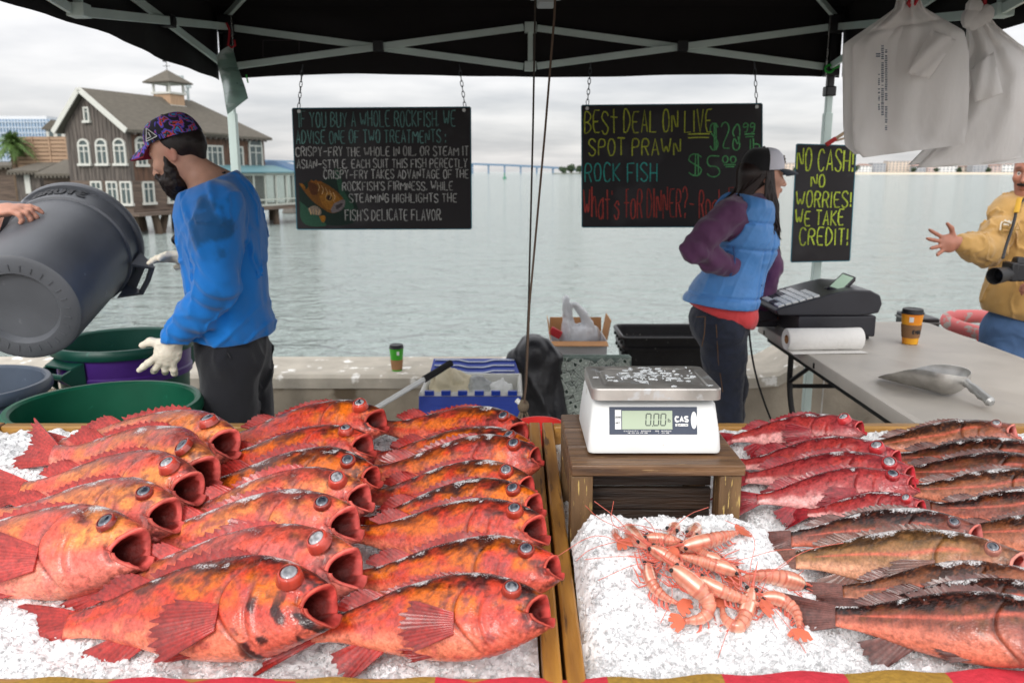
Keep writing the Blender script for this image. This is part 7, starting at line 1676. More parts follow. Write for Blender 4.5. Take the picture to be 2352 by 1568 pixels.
# ------------------------------------------------------------------ the person behind the tilted bin, mostly out of the frame
Y4 = 3.25
m4 = thing('person', (J(-150, 900, Y4)[0], Y4, 0), 'person at the left edge showing only one hand gripping the tilted grey bin', 'person')
hc = J(-190, 330, Y4 + .1); neck0 = J(-195, 400, Y4 + .1); chest = J(-190, 560, Y4 + .1); hip = J(-185, 780, Y4 + .1); sh_ = J(-120, 450, Y4 + .05); el_ = J(-90, 560, Y4 - .02); wr_ = J(-22, 486, Y4 - .34)
c_, f_, u_, r_ = head_frame(hc, (.9, -.1, -.3), (.2, 0, 1)); sd = SDF(); HP4 = head(sd, c_, f_, u_, r_); sd.cap(hc + u_ * -.05, neck0, .055, .06, .03); sd.ell(chest, (.14, .19, .24), None, .06); sd.ell(hip + [0, 0, .1], (.13, .17, .18), None, .06)
sd.chain([sh_, el_, wr_], [.055, .045, .031], .03); sd.chain([sh_ + [-.1, .3, 0], el_ + [-.02, .35, 0], J(-20, 640, Y4 + .25)], [.055, .045, .031], .03)
for dy in (-.09, .1): sd.chain([hip + [0, dy, 0], hip + [0.02, dy, -.42], [hip[0], Y4 + .1 + dy, .05]], [.09, .062, .045], .04); sd.cap([hip[0], Y4 + .1 + dy, .04], [hip[0] + .17, Y4 + .1 + dy, .035], .035, .03, .02)
auto_hand(sd, wr_, (.9, .1, .10), (.15, .3, -1), (.35, .7, .8, .9), .08, 1.0, -1, .7, r=.0095)
sd.mesh(.0046, color=skin_colors(HP4, c_, f_, u_, r_, (206, 150, 128)), smooth_it=1).build('body', m_skinp, m4, smooth=180)
sd = SDF(); sd.ell(chest, (.165, .21, .25), None, .06); sd.ell(hip + [0, 0, .12], (.155, .19, .16), None, .06); sd.chain([sh_, el_], [.085, .07], .03); sd.mesh(.008, fold=bodycloth_fold(71, .006)).build('shirt', cloth('olive_shirt', S(70, 68, 58)), m4, smooth=180)
sd = SDF()
for dy in (-.09, .1): sd.chain([hip + [0, dy, .05], hip + [.02, dy, -.42], [hip[0], Y4 + .1 + dy, .07]], [.115, .09, .08], .04)
sd.mesh(.009).build('trousers', m_denim, m4, smooth=180)
hs = SDF(); hs.ell(HP4(-.02, .045, 0), (.1, .082, .09), np.stack([f_, r_, u_], 1), .02); hs.mesh(.006, clip=lambda Q: (Q - HP4(.03, .04, 0)) @ (f_ * .8 - u_ * .5)).build('hair', m_hair, m4, smooth=60)
# ================================================================== BINS
def bin_mats(c, rim=None): return mat('bin_plastic_%d_%d_%d' % c, S(*c), .42, var=.16, vscale=5, bump=.12, bscale=18, spots=(S(*[min(255, int(x * 1.25 + 26)) for x in c]), 11, .66))
def make_bin(M, label, mb_, mr, letters=None, R=.305, H=.75, handles=(0, 180), text_ang=-90, loc=(0, 0, 0), band=None):
    r = bpy.data.objects.new('rubbish_bin', None); C.objects.link(r); r.matrix_world = Matrix(np.array(M).tolist()); tag(r, label, 'bin')
    k = R / .305; q = MB()
    prof = [(.0, .026), (.150, .024), (.158, .010), (.165, .0), (.225, .0), (.243, .010), (.250, .034), (.281, .585), (.292, .590), (.293, .615), (.286, .622), (.292, .715)]
    q.lathe([(a * k, b * H / .75) for a, b in prof], 64); inner = [(.292, .715), (.283, .712), (.278, .6), (.238, .05), (.22, .038), (0, .036)]; q.lathe([(a * k, b * H / .75) for a, b in inner], 64)
    for i in range(28):
        a = i * 2 * math.pi / 28; c_, s_ = math.cos(a), math.sin(a); q.bar((c_ * .178 * k, s_ * .178 * k, .001), (c_ * .205 * k, s_ * .205 * k, .001), .004, .007)
    q.build('body', mb_, r, smooth=40, local=True)
    q = MB(); q.lathe([(a * k, b * H / .75) for a, b in [(.292, .708), (.309, .706), (.314, .716), (.314, .738), (.306, .750), (.292, .750), (.284, .742), (.283, .712)]], 64); q.build('rim', mr, r, smooth=40, local=True)
    for hd in handles:
        a = rad(hd); Rz = rotm((0, 0, 1), a); T = lambda x, y, z: Rz @ np.array([x * k, y * k, z * H / .75])
        q = MB()
        for s_ in (-1, 1):
            pts = [(.283, .105 * s_, .70), (.372, .085 * s_, .66), (.372, .085 * s_, .635), (.281, .105 * s_, .55)]; A = [T(*p) for p in pts]; B = [T(p[0], p[1] - .012 * s_, p[2]) for p in pts]
            q.add(A + B, [(0, 1, 2, 3), (7, 6, 5, 4), (0, 4, 5, 1), (1, 5, 6, 2), (2, 6, 7, 3), (3, 7, 4, 0)])
        q.tube([T(.366, -.085, .648), T(.372, 0, .648), T(.366, .085, .648)], .014 * k, 10); q.sheet([[T(.284, -.10, .70), T(.284, .10, .70)], [T(.335, -.09, .682), T(.335, .09, .682)]], [[T(.284, -.10, .692), T(.284, .10, .692)], [T(.335, -.09, .674), T(.335, .09, .674)]])
        q.build('handle', mr, r, smooth=30, local=True)
    if band: 
        q = MB(); q.lathe([(a * k, b * H / .75) for a, b in [(.2825, .588), (.2945, .59), (.2955, .617), (.2885, .624), (.2940, .705)]], 64); q.build('upper_band', band, r, smooth=40, local=True)
    if letters:
        q = MB(); txt, mt, hgt, zc, wd_ = letters; Rr = .2905 * k; L_ = wd_; a0 = rad(text_ang)
        def T2(u, v, h): ang = a0 + (u - L_ / 2) / Rr; rr = Rr + (v + zc - .66) * .10 + h + .0015; return np.array([math.cos(ang) * rr, math.sin(ang) * rr, (zc + v) * H / .75])
        chalk(q, strokes(txt, 0, L_, -hgt / 2, hgt / 2, .0), T2, hgt * .30, thick=.002); q.build('embossed_lettering', mt, r, smooth=0, local=True)
    return r
m_bgreen, m_bgrey, m_bslate = bin_mats((14, 86, 62)), bin_mats((88, 91, 96)), bin_mats((78, 88, 102)); m_bgreen2 = bin_mats((16, 72, 60)); m_bpurple = mat('bin_purple', S(70, 34, 118), .45, var=.15, vscale=6, spots=(S(60, 40, 90), 9, .62)); m_blet = mat('bin_letter', S(34, 36, 40), .5)
def upright(px, Y, ang=0): 
    x = PY(px, 930, Y)[0]; M = np.eye(4); M[:3, :3] = rotm((0, 0, 1), rad(ang)); M[:3, 3] = (x, Y, 0); return M
make_bin(upright(243, 2.72), 'open green bin right behind the back left corner of the fish, nearest of the bins', m_bgreen, m_bgreen, None, handles=(200, 20))
make_bin(upright(298, 3.82), 'open bin with a purple upper band and green rim against the sea wall', m_bgreen2, m_bgreen2, None, handles=(-118, 62), band=m_bpurple)
make_bin(upright(-92, 2.98), 'slate blue bin at the left edge with black lettering on its side', m_bslate, m_bslate, ('BRUTE', m_blet, .085, .60, .36), handles=(150, 330), text_ang=-52)
P0 = PY(44, 710, 2.72); rr_ = ray(186, 552); t0 = 2.0
for _ in range(400):
    t0 += .005
    if t0 > 2.7 and np.linalg.norm(np.array([0, 0, CAM_H]) + rr_ * t0 - P0) >= .63: break
P1 = np.array([0, 0, CAM_H]) + rr_ * t0; Mt = axis_frame(P0, P1 - P0)
# turn it about its own axis so that one handle meets the holding hand
v_ = (np.array(PY(40, 470, t0 * rr_[1])) - P0); lx, ly = v_ @ Mt[:3, 0], v_ @ Mt[:3, 1]; hdeg = math.degrees(math.atan2(ly, lx))
vv = np.array([.25, -.6, .8]); tdeg = math.degrees(math.atan2(vv @ Mt[:3, 1], vv @ Mt[:3, 0]))
make_bin(Mt, 'empty grey bin held up and tilted in the air at the left, base facing us', m_bgrey, m_bgrey, ('BRUTE', m_blet, .045, .665, .19), R=.238, H=.62, handles=(hdeg, hdeg + 180), text_ang=tdeg - 12)

# ================================================================== THINGS ALONG THE SEA WALL
def cup(px, py, Y, z, h, r1, r0, lab, body, sleeve, sl, name='coffee_cup', text=None, stick=None):
    b_ = PY(px, py, Y); b_[2] = z; o = thing(name, b_, lab, 'cup'); M = frame(b_, (1, 0, 0), (0, 1, 0), (0, 0, 1)); hl = h * .9
    rad_ = lambda f: r0 + (r1 - r0) * f
    q = MB(); q.lathe([(0, .002), (r0 * .97, .002), (r0, 0), (r0 + .0005, .006), (r1, hl)], 32, M); q.build('paper_cup', body, o, smooth=40)
    q = MB(); q.lathe([(rad_(sl[0]) + .0008, hl * sl[0]), (rad_(sl[0]) + .002, hl * sl[0] + .001), (rad_(sl[1]) + .002, hl * sl[1] - .001), (rad_(sl[1]) + .0008, hl * sl[1])], 32, M); q.build('sleeve', sleeve, o, smooth=40)
    q = MB(); q.lathe([(r1 * .96, hl * .955), (r1 * 1.04, hl * .96), (r1 * 1.06, hl * .985), (r1 * 1.02, hl * 1.0), (r1 * .97, hl * 1.01), (r1 * .93, h * .99), (r1 * .88, h), (r1 * .8, h * .985), (0, h * .98)], 32, M); q.build('lid', M_black_plastic, o, smooth=40)
    if stick:
        a0, zz, w_, hh = stick; q = MB(); G = lambda dr: [[b_ + np.array([math.cos(a0 + u) * (rad_(zz + v) + dr), math.sin(a0 + u) * (rad_(zz + v) + dr), hl * (zz + v)]) for u in np.linspace(-w_, w_, 5)] for v in (0, hh)]
        q.sheet(G(.0016), G(.0004)); q.build('sticker', M_white_plastic, o)
    if text:
        q = MB(); f_ = (sl[0] + sl[1]) / 2; a0 = rad(-80); chalk(q, strokes(text, 0, .05, -.008, .008, .0), lambda u, v, h_: b_ + np.array([math.cos(a0 + (u - .02) / r1) * (rad_(f_) + .002 + h_), math.sin(a0 + (u - .02) / r1) * (rad_(f_) + .002 + h_), hl * f_ + v]), .006); q.build('printed_text', M_black_plastic, o, smooth=0)
    return o
cup(912, 850, 5.0, WALL_Z, .165, .044, .031, 'bright green paper coffee cup with black lid standing alone on the sea wall', mat('cup_green', S(64, 160, 44), .45, var=.08), mat('sleeve_kraft', S(150, 112, 76), .8), (.06, .48), stick=(rad(-70), .7, .18, .16))
# tote with hinged blue lids
m_tote = mat('tote_white', S(206, 206, 200), .5, var=.06, spots=(S(150, 140, 120), 12, .68)); m_blid = mat('tote_blue', S(20, 56, 156), .38, var=.1)
tz = .455; xa, xb = PY(968, 905, 3.9)[0], PY(1196, 905, 3.9)[0]; ya, yb = 3.9, 4.28
tt = thing('storage_tote', ((xa + xb) / 2, 4.08, 0), 'white plastic tote with its hinged blue lids open, packed with bags, by the sea wall', 'tote')
q = MB(); ins = .05
for (A, B, N_) in (((xa, ya), (xb, ya), (0, 1)), ((xb, ya), (xb, yb), (-1, 0)), ((xb, yb), (xa, yb), (0, -1)), ((xa, yb), (xa, ya), (1, 0))):
    A, B, N_ = np.array(A), np.array(B), np.array(N_); c0 = np.array([(xa + xb) / 2, (ya + yb) / 2]); lo = lambda p, d: c0 + (p - c0) * .88 + N_ * d
    G = lambda d: [[(*(A + N_ * d), tz), (*(B + N_ * d), tz)], [(*lo(A, d), .02), (*lo(B, d), .02)]]
    q.sheet(G(0), G(.012))
q.box(((xa + xb) / 2, (ya + yb) / 2, .03), ((xb - xa) * .86, (yb - ya) * .86, .02)); q.build('tub', m_tote, tt, smooth=0)
q = MB(); q.tube([(xa, ya, tz), (xb, ya, tz), (xb, yb, tz), (xa, yb, tz), (xa, ya, tz)], .014, 8); q.build('rim', m_tote, tt)
q = MB(); q.sheet([[(xa - .01, ya - .02, tz - .005), (xb + .0, ya - .02, tz - .005)], [(xa - .015, ya - .07, tz - .24), (xb + .0, ya - .07, tz - .24)]], [[(xa - .01, ya - .008, tz - .005), (xb, ya - .008, tz - .005)], [(xa - .015, ya - .058, tz - .24), (xb, ya - .058, tz - .24)]])
for k in range(6):
    x = xa + (xb - xa) * (k + .5) / 6; q.box((x, ya - .012, tz + .012), (.045, .02, .022))
q.sheet([[(xa + .04, ya - .034, tz - .05), (xb - .05, ya - .034, tz - .05)], [(xa + .04, ya - .070, tz - .21), (xb - .05, ya - .070, tz - .21)]], [[(xa + .04, ya - .02, tz - .05), (xb - .05, ya - .02, tz - .05)], [(xa + .04, ya - .05, tz - .21), (xb - .05, ya - .05, tz - .21)]]); q.build('lid', m_blid, tt, smooth=0)
bl = MB(); zt = .055; bl.sheet([[(xa + .0, yb + .015, tz + .0), (xb - .0, yb + .015, tz + .0)], [(xa + .01, yb + .17, tz + zt), (xb - .03, yb + .17, tz + zt)]], [[(xa, yb + .03, tz - .01), (xb, yb + .03, tz - .01)], [(xa + .01, yb + .185, tz + zt - .01), (xb - .03, yb + .185, tz + zt - .01)]])
bk_ = bl.build('lid', m_blid, tt, smooth=0)
q = MB(); Tl = lambda u, v: np.array([xa + .02 + (xb - xa - .05) * u, yb + .013 + .155 * v, tz + .004 + zt * v])
for off in (.22, .55, .88):
    for a_, b_ in zip([(0, off), (.3, off), (.42, off - .12), (.62, off - .12), (.74, off), (1, off)][:-1], [(0, off), (.3, off), (.42, off - .12), (.62, off - .12), (.74, off), (1, off)][1:]): q.bar(Tl(*a_), Tl(*b_), .012, .005)
q.build('lid_ribs', mat('rib_white', S(200, 208, 222), .5), bk_, smooth=0)
def crumple(px, py, Y, s_, m_, name, lab, cat, seed, flat=(1, .5, 1.2)):
    sd = SDF(); c = PY(px, py, Y); sd.ell(c, np.array(flat) * s_, None, .02); sd.ell(c + [s_ * .3, 0, -s_ * .6], np.array(flat) * s_, None, .03)
    return tag(sd.mesh(.008, fold=lambda Q: -s_ * .35 * np.abs(fbm(Q * (1.2 / s_), 3, seed))).build(name, m_, smooth=60), lab, cat)
crumple(1035, 890, 4.1, .085, mat('cream_cloth', S(216, 206, 178), .8), 'cloth_bag', 'crumpled cream cloth bag poking out of the white tote', 'bag', 3)
crumple(1100, 897, 4.1, .06, mat('clear_wrap', S(196, 200, 200), .25, trans=.3), 'plastic_wrap', 'clear plastic wrap inside the white tote', 'plastic wrap', 6)
crumple(1150, 900, 4.08, .05, M_white_plastic, 'paper_packet', 'folded white paper packet inside the right end of the white tote', 'packet', 9)
q = MB(); q.tube([PY(700, 1035, 3.3), PY(975, 870, 3.78)], .012, 12); bp_ = thing('brush_pole', PY(865, 935, 3.5), 'white pole with a black foam grip, leaning up beside the white tote', 'pole'); q.build('shaft', M_white_plastic, bp_)
q = MB(); q.tube([PY(974, 871, 3.778), PY(1004, 853, 3.83), PY(1036, 833, 3.89)], .0165, 12); q.build('grip', mat('foam_grip', S(30, 30, 32), .8), bp_)
# leather jacket on the wall
sd = SDF(); j = lambda x, y, Y=4.5: PY(x, y, Y)
sd.chain([j(1190, 822), j(1225, 806), j(1262, 826)], [.055, .07, .055], .05); sd.chain([j(1225, 815), j(1235, 870), j(1250, 960, 4.45)], [.07, .085, .09], .06); sd.chain([j(1265, 830), j(1275, 890), j(1282, 975, 4.42)], [.05, .05, .055], .04); sd.chain([j(1186, 828), j(1182, 848), j(1205, 880)], [.045, .045, .04], .04); sd.chain([j(1205, 860), j(1215, 960, 4.42)], [.045, .055], .03)
tag(sd.mesh(.0065, fold=lambda Q: -.012 * fbm(Q * np.array((9, 9, 4)), 3, 5) - .010 * np.maximum(0, np.sin((Q[:, 0] * 1.0 + .3 * Q[:, 2] + .09 * vnoise(Q * 5)) * 34)) ** 4).build('leather_jacket', mat('black_leather', S(44, 44, 47), .32, var=.25, vscale=12, bump=.15, bscale=60), smooth=180), 'black leather jacket hung over the sea wall between the tote and the banknote bag', 'jacket')
# shopping bag printed with banknotes
bx0, bx1, byy = PY(1264, 830, 4.5)[0], PY(1450, 830, 4.5)[0], 4.5; bt = PY(1300, 819, 4.5)[2]; bw = (bx1 - bx0)
bg_ = thing('shopping_bag', ((bx0 + bx1) / 2, byy, 0), 'big shopping bag printed all over with grey green banknotes', 'bag')
q = MB(); xs = np.linspace(bx0, bx1, 14); zs = np.linspace(.0, bt, 10); wob = lambda x, z: .0012 * math.sin(x * 11 + z * 5) + .001 * math.sin(z * 9) 
G = np.array([[(x, byy + wob(x, z), z) for x in xs] for z in zs]); q.sheet(G, G + [0, .004, 0])
q.box(((bx0 + bx1) / 2, byy + .05, bt / 2), (bw - .01, .006, bt)); q.box((bx0 + .003, byy + .028, bt / 2), (.006, .036, bt - .01)); q.box((bx1 - .003, byy + .028, bt / 2), (.006, .036, bt - .01)); q.build('bag_body', mat('bag_print_base', S(158, 172, 164), .55, col2=S(110, 130, 120), vscale=22), bg_, smooth=50)
q1, q2 = MB(), MB(); rr = random.Random(12)
for k in range(130):
    cx_, cz_ = rr.uniform(bx0 + .02, bx1 - .02), rr.uniform(.1, bt - .015); an = rr.uniform(-1.2, 1.2); h_ = .001 + k * .00025
    def quad(mb, w_, hh, dh, ox=0, mi=0, n=4):
        P_ = [(ox + w_ * x, hh * z) for x, z in ((-1, -1), (1, -1), (1, 1), (-1, 1))] if n == 4 else [(ox + w_ * math.cos(t_), hh * math.sin(t_)) for t_ in np.linspace(0, 2 * math.pi, 11)[:-1]]
        V = []
        for x, z in P_:
            X = min(max(cx_ + x * math.cos(an) - z * math.sin(an), bx0 + .004), bx1 - .004); Z = min(max(cz_ + x * math.sin(an) + z * math.cos(an), .01), bt - .004); V.append((X, byy + wob(X, Z) - h_ - dh, Z))
        mb.add(V, [tuple(range(len(V)))], mi)
    quad(q1, .054, .026, 0, 0, 2); quad(q1, .0515, .0235, .00005, 0, 0); quad(q1, .047, .019, .0001, 0, 1); quad(q1, .013, .017, .00015, 0, 0, 10); quad(q1, .009, .012, .0002, 0, 2, 10); quad(q1, .007, .006, .00015, .033, 0, 10); quad(q1, .007, .006, .00015, -.033, 0, 10)
q1.build('banknote_print', [mat('note_pale', S(206, 214, 206), .6), mat('note_mid', S(172, 184, 174), .6, var=.3, vscale=160), mat('note_dark', S(52, 70, 62), .6)], bg_, smooth=0)
q = MB(); q.tube([(bx0 + .09 + .012 * math.sin(z * 11), byy - .006 + wob(bx0 + .09, z), z) for z in np.linspace(.1, bt - .005, 12)], .006, 6, flat=.5); q.build('ribbon', mat('bag_ribbon', S(60, 96, 70), .6), bg_)
# cardboard box on the wall
Yb = 5.03; ca, cb = PY(1266, 800, Yb)[0], PY(1394, 800, Yb)[0]; cz0, cz1 = WALL_Z, PY(1330, 784, Yb)[2]; cd = .30
m_card = mat('cardboard', S(170, 124, 82), .85, var=.1, vscale=10); m_cardw = mat('white_cardboard', S(196, 194, 196), .7, var=.05)
cbx = thing('cardboard_box', ((ca + cb) / 2, Yb + cd / 2, cz0), 'open cardboard box, white outside, holding a white carrier bag on the sea wall', 'box')
q = MB()
for c, s_ in ((((ca + cb) / 2, Yb, (cz0 + cz1) / 2), (cb - ca, .006, cz1 - cz0)), (((ca + cb) / 2, Yb + cd, (cz0 + cz1) / 2), (cb - ca, .006, cz1 - cz0)), ((ca + .003, Yb + cd / 2, (cz0 + cz1) / 2), (.006, cd - .008, cz1 - cz0)), ((cb - .003, Yb + cd / 2, (cz0 + cz1) / 2), (.006, cd - .008, cz1 - cz0)), (((ca + cb) / 2, Yb + cd / 2, cz0 + .004), (cb - ca - .014, cd - .014, .006))): q.box(c, s_)
q.build('carton', m_cardw, cbx, smooth=0)
q = MB()
for (A, B, d_) in (((ca, Yb - .001), (cb, Yb - .001), (0, -.085, -.012)), ((cb, Yb + .02), (cb, Yb + cd), (.02, -.02, .13)), ((cb - .004, Yb + cd + .004), (ca + .004, Yb + cd + .004), (0, .02, .095)), ((ca, Yb + cd), (ca, Yb + .02), (-.01, .05, .10))):
    a_, b_ = np.array([*A, cz1 + .002]), np.array([*B, cz1 + .002]); d_ = np.array(d_); n_ = np.cross(b_ - a_, d_); n_ = n_ / np.linalg.norm(n_) * .004; q.sheet([[a_, b_], [a_ + d_ * 1.0, b_ + d_ * .97]], [[a_ + n_, b_ + n_], [a_ + d_ + n_, b_ + d_ + n_]])
q.build('flaps', m_card, cbx, smooth=0)
m_wbag = mat('white_film', S(226, 228, 232), .35, var=.04, trans=.25, bump=.5, bscale=18)
sd = SDF(); w = lambda x, y, Y=Yb + .12: PY(x, y, Y); sd.ell(w(1330, 775), (.11, .07, .08), None, .04); sd.chain([w(1308, 770), w(1304, 725), w(1301, 686)], [.05, .020, .013], .012); sd.chain([w(1356, 770), w(1344, 728), w(1322, 700)], [.05, .018, .012], .012); sd.ell(w(1328, 742), (.018, .05, .03), None, .006, True)
tag(sd.mesh(.006, fold=lambda Q: -.014 * np.abs(fbm(Q * np.array((22, 22, 9)), 3, 5)) - .005).build('plastic_bag', m_wbag, smooth=180), 'white plastic bag with its handles sticking up out of the cardboard box', 'plastic bag')
q = MB(); c = PY(1276, 764, Yb + .06); q.box(c, (.075, .03, .05), rotm((0, 1, 0), .5)); tag(q.build('red_packet', mat('packet_red', S(190, 40, 50), .5), bevel=.005), 'small red packet at the left inside the cardboard box', 'packet')
# nested black tubs
def tub(x0, x1, y0, y1, zb_, zt_, lab):
    r = thing('lug_tub', ((x0 + x1) / 2, (y0 + y1) / 2, zb_), lab, 'tub', 'black tubs on the sea wall')
    def ring(ins, z, rr=.05): 
        out = []
        for cx_, cy_, a0 in ((x1 - rr, y1 - rr, 0), (x0 + rr, y1 - rr, 90), (x0 + rr, y0 + rr, 180), (x1 - rr, y0 + rr, 270)):
            for k in range(6): a_ = rad(a0 + 18 * k); out.append((cx_ + (rr - ins) * math.cos(a_), cy_ + (rr - ins) * math.sin(a_), z))
        return out
    q = MB(); q.rings([ring(.040, zb_ + .006), ring(.035, zb_), ring(.03, zb_), ring(.008, zt_ - .012), ring(.014, zt_ - .012), ring(.040, zb_ + .01), ring(.045, zb_ + .01)][1:]); q.build('tub_body', M_tub, r, smooth=30)
    q = MB(); q.rings([ring(.012, zt_ - .028), ring(-.010, zt_ - .024), ring(-.014, zt_ - .008), ring(-.004, zt_), ring(.008, zt_ - .003), ring(.014, zt_ - .02)], False, False); q.build('rim', M_tub, r, smooth=40)
    for k in range(4):
        q = MB(); q.box((x0 - .004, y0 + .03 + k * .1, zt_ - .04), (.02, .03, .02)); q.build('lug', M_tub, r, bevel=.003)
M_tub = mat('black_tub', S(30, 29, 31), .4, var=.25, vscale=20, spots=(S(120, 118, 112), 40, .68))
tx0, tx1 = PY(1432, 800, 5.0)[0], PY(1670, 800, 5.0)[0]
tub(tx0, tx1, 4.96, 5.36, WALL_Z, .465, 'lower of the two nested black plastic tubs behind the woman'); tub(tx0 - .012, tx1 + .01, 4.95, 5.38, .335, .535, 'upper black plastic tub, nested into another one, behind the woman')
# red bucket just behind the trays
rb = PY(1240, 990, 2.27); q = MB(); Mb = frame((rb[0], 2.27, 0), (1, 0, 0), (0, 1, 0), (0, 0, 1)); zr = PY(1240, 988, 2.20)[2]
rk = thing('red_bucket', (rb[0], 2.27, 0), 'red plastic bucket showing only its rim behind the tray divider', 'bucket'); q.lathe([(0, .45), (.05, .45), (.06, zr - .02), (.066, zr - .018), (.068, zr), (.062, zr), (.058, zr - .03), (.046, .46), (0, .46)], 28, Mb); q.build('pail', mat('bucket_red', S(204, 48, 44), .4), rk)
q = MB(); q.lathe([(.0, 0), (.08, 0), (.08, .449), (0, .449)], 20, Mb); tag(q.build('wooden_block', M_wood), 'upright wooden block under the red bucket', 'block')
# dark box and pink rail beyond the folding table
c_ = PY(2137, 750, 4.95); q = MB(); bxx = thing('black_case', (c_[0], 5.05, .30), 'dark case standing on the wall beyond the far edge of the folding table', 'case')
zt = PY(2137, 733, 4.95)[2]; q.box((c_[0], 5.12, (.30 + zt) / 2), (.135, .3, zt - .30)); q.build('case_body', M_tub, bxx, bevel=.01)
q = MB(); q.box((c_[0], 5.12, zt - .03), (.143, .308, .012)); q.bar((c_[0] - .02, 4.965, zt - .02), (c_[0] - .02, 4.965, zt - .08), .02, .012); q.build('case_latch', mat('latch_grey', S(110, 110, 108), .5), bxx, bevel=.002)
m_pink = mat('flaking_pink_paint', S(214, 112, 112), .6, var=.08, spots=(S(176, 166, 160), 22, .55))
rl = thing('pink_railing', PY(2240, 800, 4.8), 'pink painted bent pipe railing with flaking paint, beside the man in yellow', 'railing')
q = MB(); q.tube(chaikin(np.array([PY(2330, 727, 4.86), PY(2210, 726, 4.84), PY(2180, 728, 4.82), PY(2174, 738, 4.80), PY(2190, 748, 4.76), PY(2250, 765, 4.66), PY(2330, 790, 4.5)]), 3), .040, 16); q.build('pipe', m_pink, rl)
pp_ = PY(2256, 790, 4.64); q = MB(); q.tube([(pp_[0], 4.64, 0), (pp_[0], 4.64, PY(2256, 772, 4.64)[2])], .03, 14); q.box((pp_[0], 4.64, .012), (.14, .14, .02)); q.build('post', m_pink, rl)

# ================================================================== ON THE FOLDING TABLE
Tt = TZ + .0008
X0, X1 = PY(1832, 760, 3.74)[0], PY(2011, 760, 3.74)[0]; Y0, Y1 = 3.74, 4.14
reg = thing('cash_register', ((X0 + X1) / 2, 3.95, Tt), 'black cash register with white keys and a tilted display on the folding table', 'cash register')
m_reg = mat('register_grey', S(46, 46, 52), .38, var=.12, bump=.08, bscale=200)
q = MB(); q.box(((X0 + X1) / 2, (Y0 + Y1) / 2, Tt + .062), (X1 - X0, Y1 - Y0, .098)); q.build('cash_drawer', m_reg, reg, bevel=.008)
for dx in (.03, X1 - X0 - .03):
    for dy in (.03, Y1 - Y0 - .03):
        q = MB(); q.cyl((X0 + dx, Y0 + dy, Tt), (X0 + dx, Y0 + dy, Tt + .016), .014); q.build('foot', M_black_plastic, reg)
prof = [(-.115, .0), (-.125, .022), (-.115, .034), (.10, .108), (.155, .122), (.225, .118), (.262, .095), (.272, .055), (.262, .012), (.20, .0)]
xo, zo = X0 + .045, Tt + .113; q = MB(); prof2 = [(-.06, -.001), (.262, -.001)]
q.rings([[(xo + a * 1.22, y, zo + b * .98) for a, b in prof] for y in (Y0 - .005, Y0 + .012, Y1 - .012, Y1 + .0)]); q.build('keyboard_housing', m_reg, reg, smooth=25, bevel=.006)
q = MB(); sl_ = np.array([.215 * 1.22, 0, .074 * .98]); sl_ = sl_ / np.linalg.norm(sl_); nk = np.array([-sl_[2], 0, sl_[0]]); Rk = np.stack([sl_, [0, 1, 0], nk], 1)
o0 = np.array([xo - .115 * 1.22, 0, zo + .034 * .98])
kw, kd = MB(), MB()
for i in range(6):
    for j in range(9):
        if i == 5 and j > 4: continue
        c = o0 + sl_ * (.020 + i * .033) + np.array([0, Y0 + .03 + j * .039, 0]) + nk * .003
        (kd if (i in (1, 2) and j > 4) or (i == 0 and j in (2, 3)) or (j == 8 and i > 2) else kw).box(c, (.026, .032, .009), Rk)
kw.build('white_keys', M_white_plastic, reg, smooth=0); kd.build('dark_keys', mat('key_grey', S(70, 70, 78), .5), reg, smooth=0)
pc = [PY(1899, 660, 3.84), PY(1936, 625, 3.90), PY(1967, 636, 3.86), PY(1932, 671, 3.80)]; nrm = np.cross(pc[1] - pc[0], pc[3] - pc[0]); nrm /= np.linalg.norm(nrm); nrm = nrm if nrm[1] < 0 else -nrm
q = MB(); q.sheet([[pc[0], pc[1]], [pc[3], pc[2]]], [[p - nrm * .028 for p in (pc[0], pc[1])], [p - nrm * .028 for p in (pc[3], pc[2])]]); dsp = q.build('display', m_reg, reg, smooth=0, bevel=.004)
cen = sum(pc) / 4; ins = [cen + (p - cen) * .80 + nrm * .0015 for p in pc]; q = MB(); q.sheet([[ins[0], ins[1]], [ins[3], ins[2]]], [[p - nrm * .001 for p in (ins[0], ins[1])], [p - nrm * .001 for p in (ins[3], ins[2])]]); q.build('screen', mat('lcd_green', S(176, 200, 178), .2, var=.05, emit=(*S(150, 180, 150), .12)), dsp, smooth=0)
q = MB(); q.bar(cen - nrm * .03 + [0, 0, -.02], np.array([xo + .12, (Y0 + Y1) / 2 - .05, zo + .10]), .03, .02); q.build('display_neck', m_reg, reg)
